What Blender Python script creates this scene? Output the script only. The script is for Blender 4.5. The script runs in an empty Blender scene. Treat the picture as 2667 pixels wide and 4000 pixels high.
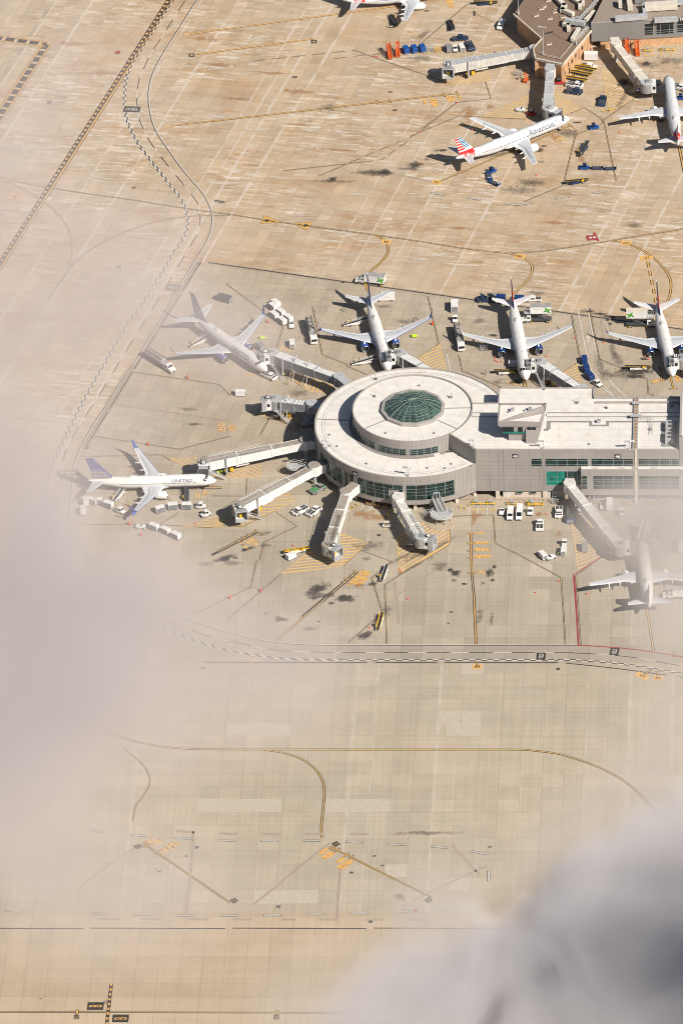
import bpy, bmesh, math, random
from mathutils import Vector, Matrix
import numpy as np
random.seed(7)
sc = bpy.context.scene
COL = sc.collection
PI = math.pi
# ---------------------------------------------------------------- camera
F = 33000.0; CX, CY = 1333.5, 2000.0
def _n(v): return v/np.linalg.norm(v)
_Y = _n(np.array([1887., 22800., -F]))
_X = np.array([580000., -243., F]); _X = _n(_X-_X.dot(_Y)*_Y)
_Z = np.cross(_X, _Y)
RM = np.array([_X, _Y, _Z])
CAM = -(RM@np.array([0, 0, -1.]))*(F/12.84)
cam_d = bpy.data.cameras.new('camera'); cam = bpy.data.objects.new('camera', cam_d); COL.objects.link(cam)
_m = Matrix([list(r) for r in RM]).to_4x4(); _m.translation = Vector(CAM)
cam.matrix_world = _m
cam_d.sensor_fit = 'VERTICAL'; cam_d.sensor_height = 36; cam_d.lens = 36*F/4000
cam_d.clip_start = 50; cam_d.clip_end = 20000
sc.camera = cam
def gp(x, y, z=0.):
    d = RM@np.array([(x-CX)/F, -(y-CY)/F, -1.]); t = (z-CAM[2])/d[2]; p = CAM+d*t
    return Vector((p[0], p[1], z))
VIEW = dict(P=(0,0,1),D=(0,0,1.7009),V1=(1334,0,.4247),V2=(2000,0,.4254),V3=(1600,350,.4254),V4=(2000,250,.4254),V5=(600,1000,.4254),
 V6=(1200,1000,.4254),V7=(1700,1050,.3189),V8=(2167,1050,.3189),W1=(200,1650,.4254),W2=(850,1300,.3827),W3=(1200,1400,.4464),
 W4=(1800,1450,.5529),W5=(850,1750,.3827),W6=(1350,1800,.4145),W7=(2000,1850,.4254),W8=(1200,1900,.3827),U1=(0,0,.574),
 U2=(700,0,.5102),U3=(0,2200,.8508),U4=(1334,2200,.8501),U5=(300,3100,.5102),U6=(1100,3100,.574),U7=(0,3600,.8508),
 U8=(1500,700,.7443),X5=(1700,500,.6167),X6=(300,1400,.3827),X7=(1900,1180,.4892),X8=(1300,550,.2551),X9=(600,2500,.574),
 XA=(1800,2500,.553),XB=(0,3500,.574),XC=(1500,2350,.3827),Y1=(1900,1500,.1913),Y2=(2300,1500,.2341),Y3=(2000,0,.213),
 Y4=(2334,0,.2124),Y5=(1780,1930,.2168),XD=(1900,1180,.4892),XE=(900,1000,.3827))
def G(v, x, y, z=0.):
    a, b, k = VIEW[v]; return gp(a+k*x, b+k*y, z)
# ---------------------------------------------------------------- sky, sun, exposure
SUN = Vector((.84, -.75, 1.0)).normalized()
w = bpy.data.worlds.new('World'); sc.world = w; w.use_nodes = True
nt = w.node_tree; nt.nodes.clear()
sky = nt.nodes.new('ShaderNodeTexSky'); sky.sky_type = 'NISHITA'; sky.sun_disc = False
sky.sun_elevation = math.asin(SUN.z); sky.sun_rotation = math.atan2(SUN.x, SUN.y)
sky.dust_density = 1.5
bgn = nt.nodes.new('ShaderNodeBackground'); bgn.inputs[1].default_value = 0.05
won = nt.nodes.new('ShaderNodeOutputWorld')
nt.links.new(sky.outputs[0], bgn.inputs[0]); nt.links.new(bgn.outputs[0], won.inputs[0])
sd = bpy.data.lights.new('sun', 'SUN'); sd.energy = 5.0; sd.angle = math.radians(.5); sd.color = (1, .93, .83)
so = bpy.data.objects.new('sun', sd); COL.objects.link(so)
so.rotation_euler = SUN.to_track_quat('Z', 'Y').to_euler(); so.location = (300, -300, 400)
sc.view_settings.view_transform = 'Standard'; sc.view_settings.look = 'None'
sc.view_settings.exposure = 0.25; sc.view_settings.gamma = 1
sc.cycles.filter_width = 1.0; sc.cycles.max_bounces = 5; sc.cycles.diffuse_bounces = 2; sc.cycles.glossy_bounces = 2
sc.cycles.volume_bounces = 1; sc.cycles.transparent_max_bounces = 24
# ---------------------------------------------------------------- materials
MATS = {}
def M(name, rgb=(.5,.5,.5), rough=.6, metal=0., var=.07, sc_=.7, spec=.4):
    if name in MATS: return MATS[name]
    m = bpy.data.materials.new(name); m.use_nodes = True; t = m.node_tree
    b = t.nodes['Principled BSDF']; b.inputs['Roughness'].default_value = rough; b.inputs['Metallic'].default_value = metal
    b.inputs['Specular IOR Level'].default_value = spec
    b.inputs['Base Color'].default_value = (*rgb, 1)
    if var > 0:
        tc = t.nodes.new('ShaderNodeTexCoord'); n = t.nodes.new('ShaderNodeTexNoise')
        n.inputs['Scale'].default_value = sc_; n.inputs['Detail'].default_value = 4
        r = t.nodes.new('ShaderNodeMapRange'); r.inputs[1].default_value = .3; r.inputs[2].default_value = .7
        r.inputs[3].default_value = 1-var*1.6; r.inputs[4].default_value = 1+var
        mx = t.nodes.new('ShaderNodeMix'); mx.data_type = 'RGBA'; mx.blend_type = 'MULTIPLY'; mx.inputs[0].default_value = 1
        mx.inputs[6].default_value = (*rgb, 1)
        t.links.new(tc.outputs['Object'], n.inputs[0]); t.links.new(n.outputs[0], r.inputs[0]); t.links.new(r.outputs[0], mx.inputs[7])
        t.links.new(mx.outputs[2], b.inputs['Base Color'])
    MATS[name] = m; return m
M('white_paint', (.72,.71,.69), .45); M('off_white', (.60,.585,.55), .5, var=.12); M('fuselage_white', (.70,.69,.67), .35, var=.05); M('fuselage_silver', (.60,.61,.63), .35, var=.05)
M('light_grey', (.42,.43,.44), .5, var=.1); M('mid_grey', (.24,.245,.25), .6, var=.12); M('dark_grey', (.07,.072,.078), .6)
M('black', (.015,.015,.018), .5); M('tyre', (.018,.018,.018), .85); M('dark_glass', (.012,.017,.022), .12, spec=.6, var=0)
M('wing_grey', (.50,.52,.55), .4, var=.06); M('wing_light', (.66,.67,.69), .35); M('wing_dark', (.36,.38,.41), .45)
M('bare_metal', (.6,.6,.6), .3, 1.0); M('navy', (.015,.045,.16), .4); M('blue', (.012,.08,.33), .4, var=.1)
M('dark_blue', (.02,.04,.10), .45, var=.15); M('delta_navy', (.008,.04,.16), .35); M('united_blue', (.04,.09,.34), .35)
M('united_fin', (.05,.07,.26), .35); M('united_globe', (.10,.14,.32), .4); M('gold_line', (.42,.33,.18), .5); M('aa_red', (.62,.03,.03), .35)
M('aa_blue', (.02,.19,.36), .35); M('text_grey', (.10,.12,.16), .5); M('orange', (.68,.13,.03), .5, var=.15)
M('red', (.50,.03,.03), .5); M('yellow', (.70,.42,.02), .5, var=.1); M('lime', (.55,.75,.05), .5); M('green', (.05,.24,.07), .5)
M('leaf_green', (.09,.35,.03), .5); M('trailer_grey', (.33,.32,.31), .6, var=.12); M('skin', (.42,.25,.16), .6)
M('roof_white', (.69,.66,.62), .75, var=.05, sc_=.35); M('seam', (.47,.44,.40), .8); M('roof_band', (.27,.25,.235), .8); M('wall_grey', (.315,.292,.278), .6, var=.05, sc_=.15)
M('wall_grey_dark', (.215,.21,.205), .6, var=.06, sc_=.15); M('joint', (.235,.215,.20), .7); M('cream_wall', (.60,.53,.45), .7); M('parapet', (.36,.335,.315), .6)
M('green_glass', (.010,.034,.034), .13, spec=.55, var=.55, sc_=.6); M('bright_green_glass', (.01,.20,.155), .2, var=.3, sc_=.5)
M('mullion', (.34,.37,.36), .5, var=0); M('dome_mullion', (.20,.26,.23), .5, var=0); M('dome_glass', (.05,.09,.078), .22, spec=.5, var=.45, sc_=.6)
M('brown_roof', (.215,.15,.108), .9, var=.1, sc_=1.5); M('taupe_roof', (.29,.235,.19), .9, var=.08, sc_=1.); M('orange_wall', (.56,.34,.19), .8, var=.12)
M('coping', (.62,.55,.45), .7); M('duct', (.62,.57,.49), .6, var=.1); M('sign_black', (.02,.02,.025), .6); M('sign_white', (.85,.85,.85), .6)
M('rust_roof', (.30,.20,.13), .9, var=.3, sc_=2.); M('corrugated', (.30,.31,.33), .5, var=.1); M('bridge_roof_taupe', (.33,.29,.25), .8, var=.1)
M('cone_orange', (.72,.10,.03), .6); M('belt_black', (.03,.03,.032), .8); M('curtain', (.16,.17,.19), .8); M('wood_brown', (.30,.17,.08), .8)
def stained(m, rgb, lo, hi, amt, scale, stretch=(1,1,1)):
    """lay brownish stains of their own shape over a material's colour"""
    m = MATS[m]; t = m.node_tree; b = t.nodes['Principled BSDF']; src = b.inputs['Base Color'].links[0].from_socket
    tc = t.nodes.new('ShaderNodeTexCoord'); mp = t.nodes.new('ShaderNodeMapping'); mp.inputs['Scale'].default_value = stretch; n = t.nodes.new('ShaderNodeTexNoise'); n.inputs['Scale'].default_value = scale; n.inputs['Detail'].default_value = 7; n.inputs['Roughness'].default_value = .65
    r = t.nodes.new('ShaderNodeMapRange'); r.inputs[1].default_value = lo; r.inputs[2].default_value = hi; r.inputs[4].default_value = amt
    x = t.nodes.new('ShaderNodeMix'); x.data_type = 'RGBA'; x.inputs[7].default_value = (*rgb, 1)
    t.links.new(tc.outputs['Object'], mp.inputs[0]); t.links.new(mp.outputs[0], n.inputs[0]); t.links.new(n.outputs[0], r.inputs[0]); t.links.new(r.outputs[0], x.inputs[0]); t.links.new(src, x.inputs[6]); t.links.new(x.outputs[2], b.inputs['Base Color'])
stained('roof_white', (.47,.40,.32), .55, .76, .45, .18); stained('white_paint', (.40,.36,.30), .58, .75, .4, .9, (1,1,.3)); stained('off_white', (.30,.24,.18), .55, .75, .55, .8, (1,1,.3))
stained('bridge_roof_taupe', (.16,.13,.10), .5, .7, .6, .5); stained('wall_grey', (.22,.20,.18), .56, .75, .5, .5, (1,1,.12)); stained('light_grey', (.20,.16,.12), .56, .75, .5, .9); stained('corrugated', (.36,.20,.12), .6, .75, .5, .5)
# ---------------------------------------------------------------- mesh helpers
class MB:
    def __init__(s): s.v = []; s.f = []; s.m = []
    def face(s, pts, m=0):
        n = len(s.v); s.v += [tuple(p) for p in pts]; s.f.append(tuple(range(n, n+len(pts)))); s.m.append(m)
    def tbox(s, lo, hi, m=0, top=None, T=None):
        """box with corners lo..hi; top=(x0,x1,y0,y1) lets the top face differ; T transforms it"""
        x0, y0, z0 = lo; x1, y1, z1 = hi; a0, a1, b0, b1 = top or (x0, x1, y0, y1)
        p = [Vector(q) for q in ((x0,y0,z0),(x1,y0,z0),(x1,y1,z0),(x0,y1,z0),(a0,b0,z1),(a1,b0,z1),(a1,b1,z1),(a0,b1,z1))]
        if T is not None: p = [T@q for q in p]
        n = len(s.v); s.v += [tuple(q) for q in p]
        for i, f in enumerate(((3,2,1,0),(4,5,6,7),(0,1,5,4),(1,2,6,5),(2,3,7,6),(3,0,4,7))):
            s.f.append(tuple(n+k for k in f)); s.m.append(m if not isinstance(m, (tuple, list)) else m[min(i, len(m)-1)])
    def box(s, c, d, m=0, T=None, rz=0):
        if rz:
            R = Matrix.Translation(Vector(c))@Matrix.Rotation(rz, 4, 'Z'); T = R if T is None else T@R; c = (0,0,0)
        s.tbox([c[i]-d[i]/2 for i in range(3)], [c[i]+d[i]/2 for i in range(3)], m, None, T)
    def prism(s, poly, z0, z1, m=0, mt=None, mb=None):
        a = sum(poly[i][0]*poly[(i+1)%len(poly)][1]-poly[(i+1)%len(poly)][0]*poly[i][1] for i in range(len(poly)))
        if a < 0: poly = list(reversed(poly))
        n = len(poly)
        s.face([(p[0], p[1], z1) for p in poly], m if mt is None else mt)
        s.face([(p[0], p[1], z0) for p in reversed(poly)], m if mb is None else mb)
        for i in range(n):
            p, q = poly[i], poly[(i+1) % n]
            s.face([(p[0],p[1],z0),(q[0],q[1],z0),(q[0],q[1],z1),(p[0],p[1],z1)], m)
    def sprism(s, prof, y0, y1, m=0):
        """side profile (x,z) extruded along y"""
        a = sum(prof[i][0]*prof[(i+1)%len(prof)][1]-prof[(i+1)%len(prof)][0]*prof[i][1] for i in range(len(prof)))
        if a < 0: prof = list(reversed(prof))
        n = len(prof)
        s.face([(p[0], y0, p[1]) for p in prof], m); s.face([(p[0], y1, p[1]) for p in reversed(prof)], m)
        for i in range(n):
            p, q = prof[i], prof[(i+1) % n]
            s.face([(q[0],y0,q[1]),(p[0],y0,p[1]),(p[0],y1,p[1]),(q[0],y1,q[1])], m)
    def tube(s, p, q, r, n=6, m=0, r2=None, cap=True):
        p = Vector(p); q = Vector(q); d = (q-p)
        if d.length < 1e-6: return
        rot = d.to_track_quat('Z', 'Y').to_matrix(); r2 = r if r2 is None else r2
        k = len(s.v)
        for c, rr in ((p, r), (q, r2)):
            for i in range(n):
                a = 2*PI*i/n; s.v.append(tuple(c+rot@Vector((rr*math.cos(a), rr*math.sin(a), 0))))
        for i in range(n):
            j = (i+1) % n; s.f.append((k+i, k+j, k+n+j, k+n+i)); s.m.append(m)
        if cap:
            s.f.append(tuple(k+i for i in reversed(range(n)))); s.m.append(m); s.f.append(tuple(k+n+i for i in range(n))); s.m.append(m)
    def rings(s, rings, m=0, cap0=True, cap1=True, closed=True, mf=None):
        """loft a list of equal-length point rings; mf(i,j,centre)->material"""
        k = len(s.v); n = len(rings[0])
        for r in rings: s.v += [tuple(p) for p in r]
        for i in range(len(rings)-1):
            for j in range(n if closed else n-1):
                a, b, c, d = k+i*n+j, k+i*n+(j+1)%n, k+(i+1)*n+(j+1)%n, k+(i+1)*n+j
                s.f.append((a, b, c, d))
                if mf:
                    ce = [(s.v[a][t]+s.v[b][t]+s.v[c][t]+s.v[d][t])/4 for t in range(3)]; s.m.append(mf(i, j, ce))
                else: s.m.append(m)
        if cap0: s.f.append(tuple(k+j for j in reversed(range(n)))); s.m.append(m)
        if cap1: s.f.append(tuple(k+(len(rings)-1)*n+j for j in range(n))); s.m.append(m)
    def mesh(s, name, mats, smooth=False):
        me = bpy.data.meshes.new(name); me.from_pydata(s.v, [], s.f)
        for mm in mats: me.materials.append(MATS[mm] if isinstance(mm, str) else mm)
        me.polygons.foreach_set('material_index', s.m)
        if smooth:
            me.polygons.foreach_set('use_smooth', [True]*len(s.f))
            bm = bmesh.new(); bm.from_mesh(me); bmesh.ops.remove_doubles(bm, verts=bm.verts, dist=1e-4)
            bmesh.ops.recalc_face_normals(bm, faces=bm.faces)
            for e in bm.edges:
                if len(e.link_faces) == 2 and e.calc_face_angle(0) > math.radians(38): e.smooth = False
            bm.to_mesh(me); bm.free()
        me.update(); return me
    def build(s, name, mats, parent=None, smooth=False, **kw):
        if isinstance(mats, str): mats = [mats]
        o = bpy.data.objects.new(name, s.mesh(name, mats, smooth)); COL.objects.link(o)
        if parent is not None: o.parent = parent
        for k, v in kw.items(): o[k] = v
        return o
def thing(name, label, cat, loc=(0,0,0), rz=0, group=None):
    o = bpy.data.objects.new(name, None); COL.objects.link(o); o.empty_display_size = 1
    o.location = loc; o.rotation_euler = (0, 0, rz); o['label'] = label; o['category'] = cat
    if group: o['group'] = group
    return o
def copy_tree(o, parent=None):
    c = o.copy(); COL.objects.link(c); c.parent = parent
    for ch in o.children: copy_tree(ch, c)
    return c
PROTO = {}
def place(key, builder, name, label, cat, loc, rz, group=None, mod=None):
    """build the first of a kind with its parts, copy it for every further one"""
    if key in PROTO: o = copy_tree(PROTO[key])
    else: o = thing(name, label, cat); builder(o); PROTO[key] = o
    o.location = loc; o.rotation_euler = (0, 0, rz); o['label'] = label; o['category'] = cat
    if group: o['group'] = group
    elif 'group' in o: del o['group']
    return o
def part(mb, name, mats, root, smooth=False): return mb.build(name, mats, root, smooth)
def wheels(root, xs, y, r=.35, w=.28, name='wheel'):
    me = None
    for x in xs:
        for s_ in (-1, 1):
            b = MB(); b.tube((0,-w/2,0),(0,w/2,0), r, 12, 0); b.tube((0,-w/2-.01,0),(0,w/2+.01,0), r*.5, 8, 1)
            if me is None: me = b.mesh(name, ['tyre','light_grey'])
            o = bpy.data.objects.new(name, me); COL.objects.link(o); o.parent = root; o.location = (x, s_*y, r)
FONT = None
def text_mesh(s, size, cut=0, bold=0.0):
    """text outline as a flat mesh, centred on its own middle; returns bmesh"""
    cu = bpy.data.curves.new('lettering', 'FONT'); cu.body = s; cu.size = size; cu.align_x = 'CENTER'; cu.align_y = 'CENTER'; cu.offset = bold
    cu.resolution_u = 3
    ob = bpy.data.objects.new('lettering', cu)
    dg = bpy.context.evaluated_depsgraph_get()
    COL.objects.link(ob); dg.update(); me = bpy.data.meshes.new_from_object(ob.evaluated_get(dg)); COL.objects.unlink(ob)
    bm = bmesh.new(); bm.from_mesh(me); bpy.data.meshes.remove(me); bpy.data.objects.remove(ob); bpy.data.curves.remove(cu)
    if bm.verts:
        zs = [v.co.y for v in bm.verts]; mid = (min(zs)+max(zs))/2; xs = [v.co.x for v in bm.verts]; mx = (min(xs)+max(xs))/2
        for v in bm.verts: v.co.y -= mid; v.co.x -= mx
        for i in range(1, cut):
            y = min(zs)-mid+(max(zs)-min(zs))*i/cut
            bmesh.ops.bisect_plane(bm, geom=bm.verts[:]+bm.edges[:]+bm.faces[:], plane_co=(0,y,0), plane_no=(0,1,0))
    return bm
def text_obj(name, s, size, mat, T, parent=None, bold=0.0, sx=1., sy=1.):
    bm = text_mesh(s, size, 0, bold); bm.transform(Matrix.Diagonal((sx, sy, 1, 1))); bm.transform(T); me = bpy.data.meshes.new(name); bm.to_mesh(me); bm.free()
    me.materials.append(MATS[mat]); o = bpy.data.objects.new(name, me); COL.objects.link(o); o.parent = parent; return o
# ---------------------------------------------------------------- ground
A75 = math.radians(75.1)
def slab_material(name, base, alt, ang, sx, sy, ox, oy, joint=.45, streak=0., tone=.10, rowband=.0, warm=(1.05,1,.93), pale_lines=0., ystreak=0.):
    m = bpy.data.materials.new(name); m.use_nodes = True; t = m.node_tree; N = t.nodes.new; L = t.links.new
    b = t.nodes['Principled BSDF']; b.inputs['Roughness'].default_value = .85; b.inputs['Specular IOR Level'].default_value = .25
    tc = N('ShaderNodeTexCoord'); mp = N('ShaderNodeMapping'); mp.vector_type = 'TEXTURE'
    mp.inputs['Location'].default_value = (ox, oy, 0); mp.inputs['Rotation'].default_value = (0, 0, ang); mp.inputs['Scale'].default_value = (sx, sy, 1)
    L(tc.outputs['Object'], mp.inputs[0])
    def math_(op, a, b_=None, c=None):
        n = N('ShaderNodeMath'); n.operation = op
        for i, q in enumerate((a, b_, c)):
            if q is None: continue
            if isinstance(q, (int, float)): n.inputs[i].default_value = q
            else: L(q, n.inputs[i])
        return n.outputs[0]
    def noise(vec, scale, detail=3, rough=.5, dist=0):
        n = N('ShaderNodeTexNoise'); n.inputs['Scale'].default_value = scale; n.inputs['Detail'].default_value = detail; n.inputs['Roughness'].default_value = rough
        n.inputs['Distortion'].default_value = dist; L(vec, n.inputs[0]); return n.outputs[0]
    def rng(v, a, b_, c, d):
        n = N('ShaderNodeMapRange'); n.inputs[1].default_value = a; n.inputs[2].default_value = b_; n.inputs[3].default_value = c; n.inputs[4].default_value = d; L(v, n.inputs[0]); return n.outputs[0]
    sp = N('ShaderNodeSeparateXYZ'); L(mp.outputs[0], sp.inputs[0])
    fx = math_('FLOOR', sp.outputs[0]); fy = math_('FLOOR', sp.outputs[1])
    cb = N('ShaderNodeCombineXYZ'); L(fx, cb.inputs[0]); L(fy, cb.inputs[1])
    wn = N('ShaderNodeTexWhiteNoise'); wn.noise_dimensions = '3D'; L(cb.outputs[0], wn.inputs[0])
    cx = N('ShaderNodeTexWhiteNoise'); cx.noise_dimensions = '1D'; L(fx, cx.inputs[1])
    cy = N('ShaderNodeTexWhiteNoise'); cy.noise_dimensions = '1D'; L(math_('ADD', fy, 137.3), cy.inputs[1])
    # joints: distance to the nearest line in metres
    def edge(c, size):
        f = math_('FRACT', c); d = math_('MINIMUM', f, math_('SUBTRACT', 1., f)); return math_('MULTIPLY', d, size)
    ex = edge(sp.outputs[0], sx); ey = edge(sp.outputs[1], sy)
    big = noise(tc.outputs['Object'], .012, 3); med = noise(tc.outputs['Object'], .09, 5, .6); fine = noise(tc.outputs['Object'], 1.1, 4, .65)
    v = math_('MULTIPLY_ADD', wn.outputs[0], tone, 1-tone*.5)
    v = math_('MULTIPLY', v, math_('MULTIPLY_ADD', cx.outputs[0], tone*.6, 1-tone*.3))
    if rowband: v = math_('MULTIPLY', v, math_('MULTIPLY_ADD', cy.outputs[0], rowband, 1-rowband*.5))
    v = math_('MULTIPLY', v, rng(med, .3, .7, .93, 1.06)); v = math_('MULTIPLY', v, rng(fine, .3, .7, .965, 1.03))
    if ystreak:      # long faint wear bands along the driving directions
        for sx_, sy_, k_ in ((1.1, .012, 1.), (.012, .9, .8)):
            my = N('ShaderNodeMapping'); my.inputs['Scale'].default_value = (sx_, sy_, 1); L(tc.outputs['Object'], my.inputs[0])
            v = math_('MULTIPLY', v, rng(noise(my.outputs[0], 1., 4, .6), .32, .68, 1-ystreak*k_, 1+ystreak*k_*.6))
    mixc = N('ShaderNodeMix'); mixc.data_type = 'RGBA'; mixc.inputs[6].default_value = (*base, 1); mixc.inputs[7].default_value = (*alt, 1)
    hue = N('ShaderNodeTexWhiteNoise'); hue.noise_dimensions = '3D'
    cb2 = N('ShaderNodeCombineXYZ'); L(fx, cb2.inputs[0]); L(fy, cb2.inputs[1]); cb2.inputs[2].default_value = 5.5; L(cb2.outputs[0], hue.inputs[0])
    L(math_('ADD', rng(big, .35, .65, 0, .75), math_('MULTIPLY', hue.outputs[0], .25)), mixc.inputs[0])
    col = mixc.outputs[2]
    if streak:
        # pale and dark scuffs drawn out across the slabs, broken at slab edges
        ms = N('ShaderNodeMapping'); ms.vector_type = 'TEXTURE'; ms.inputs['Rotation'].default_value = (0, 0, math.radians(-7)); ms.inputs['Scale'].default_value = (7.5, 1.25, 1)
        L(tc.outputs['Object'], ms.inputs[0])
        ad = N('ShaderNodeVectorMath'); ad.operation = 'ADD'; L(ms.outputs[0], ad.inputs[0])
        sc3 = N('ShaderNodeVectorMath'); sc3.operation = 'SCALE'; sc3.inputs[3].default_value = .55; L(wn.outputs[1], sc3.inputs[0]); L(sc3.outputs[0], ad.inputs[1])
        s1 = noise(ad.outputs[0], 1., 5, .6, .3)
        ad2 = N('ShaderNodeVectorMath'); ad2.operation = 'ADD'; ad2.inputs[1].default_value = (31, 7, 0); L(ad.outputs[0], ad2.inputs[0])
        s2 = noise(ad2.outputs[0], .8, 5, .6)
        zone = rng(noise(tc.outputs['Object'], .03, 2), .38, .6, .1, 1)
        pale = math_('MULTIPLY', math_('MULTIPLY', rng(s1, .52, .66, 0, 1), zone), streak)
        dark = math_('MULTIPLY', math_('MULTIPLY', rng(s2, .50, .68, 0, 1), zone), streak*.75)
        k1 = N('ShaderNodeMix'); k1.data_type = 'RGBA'; k1.inputs[7].default_value = (base[0]*.66, base[1]*.56, base[2]*.44, 1); L(dark, k1.inputs[0]); L(col, k1.inputs[6])
        mb = N('ShaderNodeMapping'); mb.inputs['Scale'].default_value = (.6, 1.5, 1); mb.inputs['Rotation'].default_value = (0,0,.1); L(tc.outputs['Object'], mb.inputs[0])
        br = math_('MULTIPLY', rng(noise(mb.outputs[0], .055, 7, .68, .4), .52, .66, 0, 1), streak*.55)
        kb = N('ShaderNodeMix'); kb.data_type = 'RGBA'; kb.inputs[7].default_value = (base[0]*.80, base[1]*.60, base[2]*.42, 1); L(br, kb.inputs[0]); L(k1.outputs[2], kb.inputs[6]); k1 = kb
        k2 = N('ShaderNodeMix'); k2.data_type = 'RGBA'; k2.inputs[7].default_value = (.62, .56, .49, 1); L(pale, k2.inputs[0]); L(k1.outputs[2], k2.inputs[6]); col = k2.outputs[2]
    mv = N('ShaderNodeMix'); mv.data_type = 'RGBA'; mv.blend_type = 'MULTIPLY'; mv.inputs[0].default_value = 1; L(col, mv.inputs[6]); L(v, mv.inputs[7]); col = mv.outputs[2]
    if pale_lines:
        # some column joints are sealed with a wide pale band
        cl = N('ShaderNodeTexWhiteNoise'); cl.noise_dimensions = '1D'; L(math_('ROUND', sp.outputs[0]), cl.inputs[1])
        wide = math_('MULTIPLY', rng(cl.outputs[0], .62, .95, 0, .42), rng(noise(tc.outputs['Object'], .15, 3), .35, .6, .3, 1.3))
        pl = math_('LESS_THAN', ex, wide)
        k3 = N('ShaderNodeMix'); k3.data_type = 'RGBA'; k3.inputs[7].default_value = (.60, .54, .47, 1); L(math_('MULTIPLY', pl, pale_lines), k3.inputs[0]); L(col, k3.inputs[6]); col = k3.outputs[2]
    jn = rng(noise(tc.outputs['Object'], .25, 3), .3, .7, .35, 1.1)
    jx = math_('MULTIPLY', math_('MULTIPLY', rng(ex, .03, .13, 1, 0), jn), joint); jy = math_('MULTIPLY', math_('MULTIPLY', rng(ey, .03, .11, 1, 0), jn), joint*.8)
    k4 = N('ShaderNodeMix'); k4.data_type = 'RGBA'; k4.inputs[7].default_value = (base[0]*.42, base[1]*.36, base[2]*.30, 1); L(math_('MAXIMUM', jx, jy), k4.inputs[0]); L(col, k4.inputs[6])
    L(k4.outputs[2], b.inputs['Base Color']); MATS[name] = m; return m
def vxy(p): return (p[0], p[1])
lo_x = gp(*(600+1070*.574, 2827)); lo_y = gp(700, 2500+566*.574)
slab_material('concrete_lower', (.40,.34,.26), (.375,.325,.257), 0, 6.22, 6.235, lo_x.x, lo_y.y, joint=.55, tone=.13, rowband=.06, pale_lines=.3, ystreak=.06)
slab_material('concrete_mid', (.44,.37,.28), (.41,.355,.278), 0, 6.22, 6.235, lo_x.x, lo_y.y, joint=.42, tone=.08, rowband=.05, pale_lines=.4, ystreak=.07)
slab_material('concrete_taxi', (.46,.36,.255), (.45,.365,.27), 0, 6.22, 6.235, lo_x.x, lo_y.y, joint=.5, tone=.05, rowband=.15, ystreak=.05)
up = G('U8', 0, 0); upo = gp(1900+1270*.3189, 800)
slab_material('concrete_upper', (.46,.345,.225), (.46,.375,.28), A75-PI/2, 3.92, 4.62, upo.x, upo.y, joint=.5, streak=1.0, tone=.13, pale_lines=.75)
slab_material('concrete_gate', (.41,.337,.252), (.39,.333,.262), A75-PI/2, 3.92, 4.62, upo.x, upo.y, joint=.55, streak=.25, tone=.13, pale_lines=.3, ystreak=.04)
slab_material('concrete_road', (.345,.30,.245), (.35,.305,.25), 0, 6.22, 6.235, lo_x.x, lo_y.y, joint=.45, tone=.14)
def sheet(name, poly, z, mat, kind='structure'):
    b = MB(); b.face([(p[0], p[1], z) for p in poly], 0)
    a = sum(poly[i][0]*poly[(i+1)%len(poly)][1]-poly[(i+1)%len(poly)][0]*poly[i][1] for i in range(len(poly)))
    if a < 0: b.f = [tuple(reversed(f)) for f in b.f]
    o = b.build(name, [mat]); o['kind'] = kind; return o
sheet('ground', [(-3000,-3000),(3000,-3000),(3000,3000),(-3000,3000)], 0, 'concrete_lower')
# older apron north of the pier, split along the trench drain
dl = gp(778, 1021); dr_ = G('V6', 1568, 410); dd = (dr_-dl).normalized(); dfar = dl+dd*900
lf = gp(0, 1050); lfd = (gp(669, 0)-lf).normalized()
dleft = G('X6', 65, 920); ldir = (dl-dleft).normalized()
far_n = dl+ldir*1800
dl0 = dleft-ldir*75
sheet('apron', [vxy(dl0), vxy(dl0+dd*900), vxy(dfar), vxy(dl)], .02, 'concrete_gate')
sheet('taxi_lane', [vxy(dl0-dd*1200), vxy(dl0), vxy(dl), vxy(dfar), vxy(dfar+ldir*1500), vxy(dl-dd*1200+ldir*1500)], .02, 'concrete_upper')
ys = gp(1000, 2592).y
sheet('far_apron', [(-900, gp(1000,3560).y), (900, gp(1000,3560).y), (900, ys), (-900, ys)], .028, 'concrete_mid')
sheet('near_apron', [(-72, ys), (900, ys), (900, gp(1000,1862).y), (-60, gp(1000,1862).y)], .028, 'concrete_lower')
sheet('taxiway', [(-900, -1200), (900, -1200), (900, gp(1000,3560).y), (-900, gp(1000,3560).y)], .028, 'concrete_taxi')
rd_t, rd_b = gp(1500, 2520).y, gp(1500, 2583).y
def curve(pts, n=8, closed=False):
    """Catmull-Rom through 2-D points"""
    P = [Vector((p[0], p[1])) for p in pts]; out = []
    for i in range(len(P)-1):
        a, b, c, d = P[max(i-1,0)], P[i], P[i+1], P[min(i+2, len(P)-1)]
        for k in range(n):
            t = k/n; out.append(.5*((2*b)+(c-a)*t+(2*a-5*b+4*c-d)*t*t+(3*b-a-3*c+d)*t**3))
    out.append(P[-1]); return out
LAY = {}
def addmark(key, z, verts): LAY.setdefault((key, z), []).append(verts)
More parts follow.
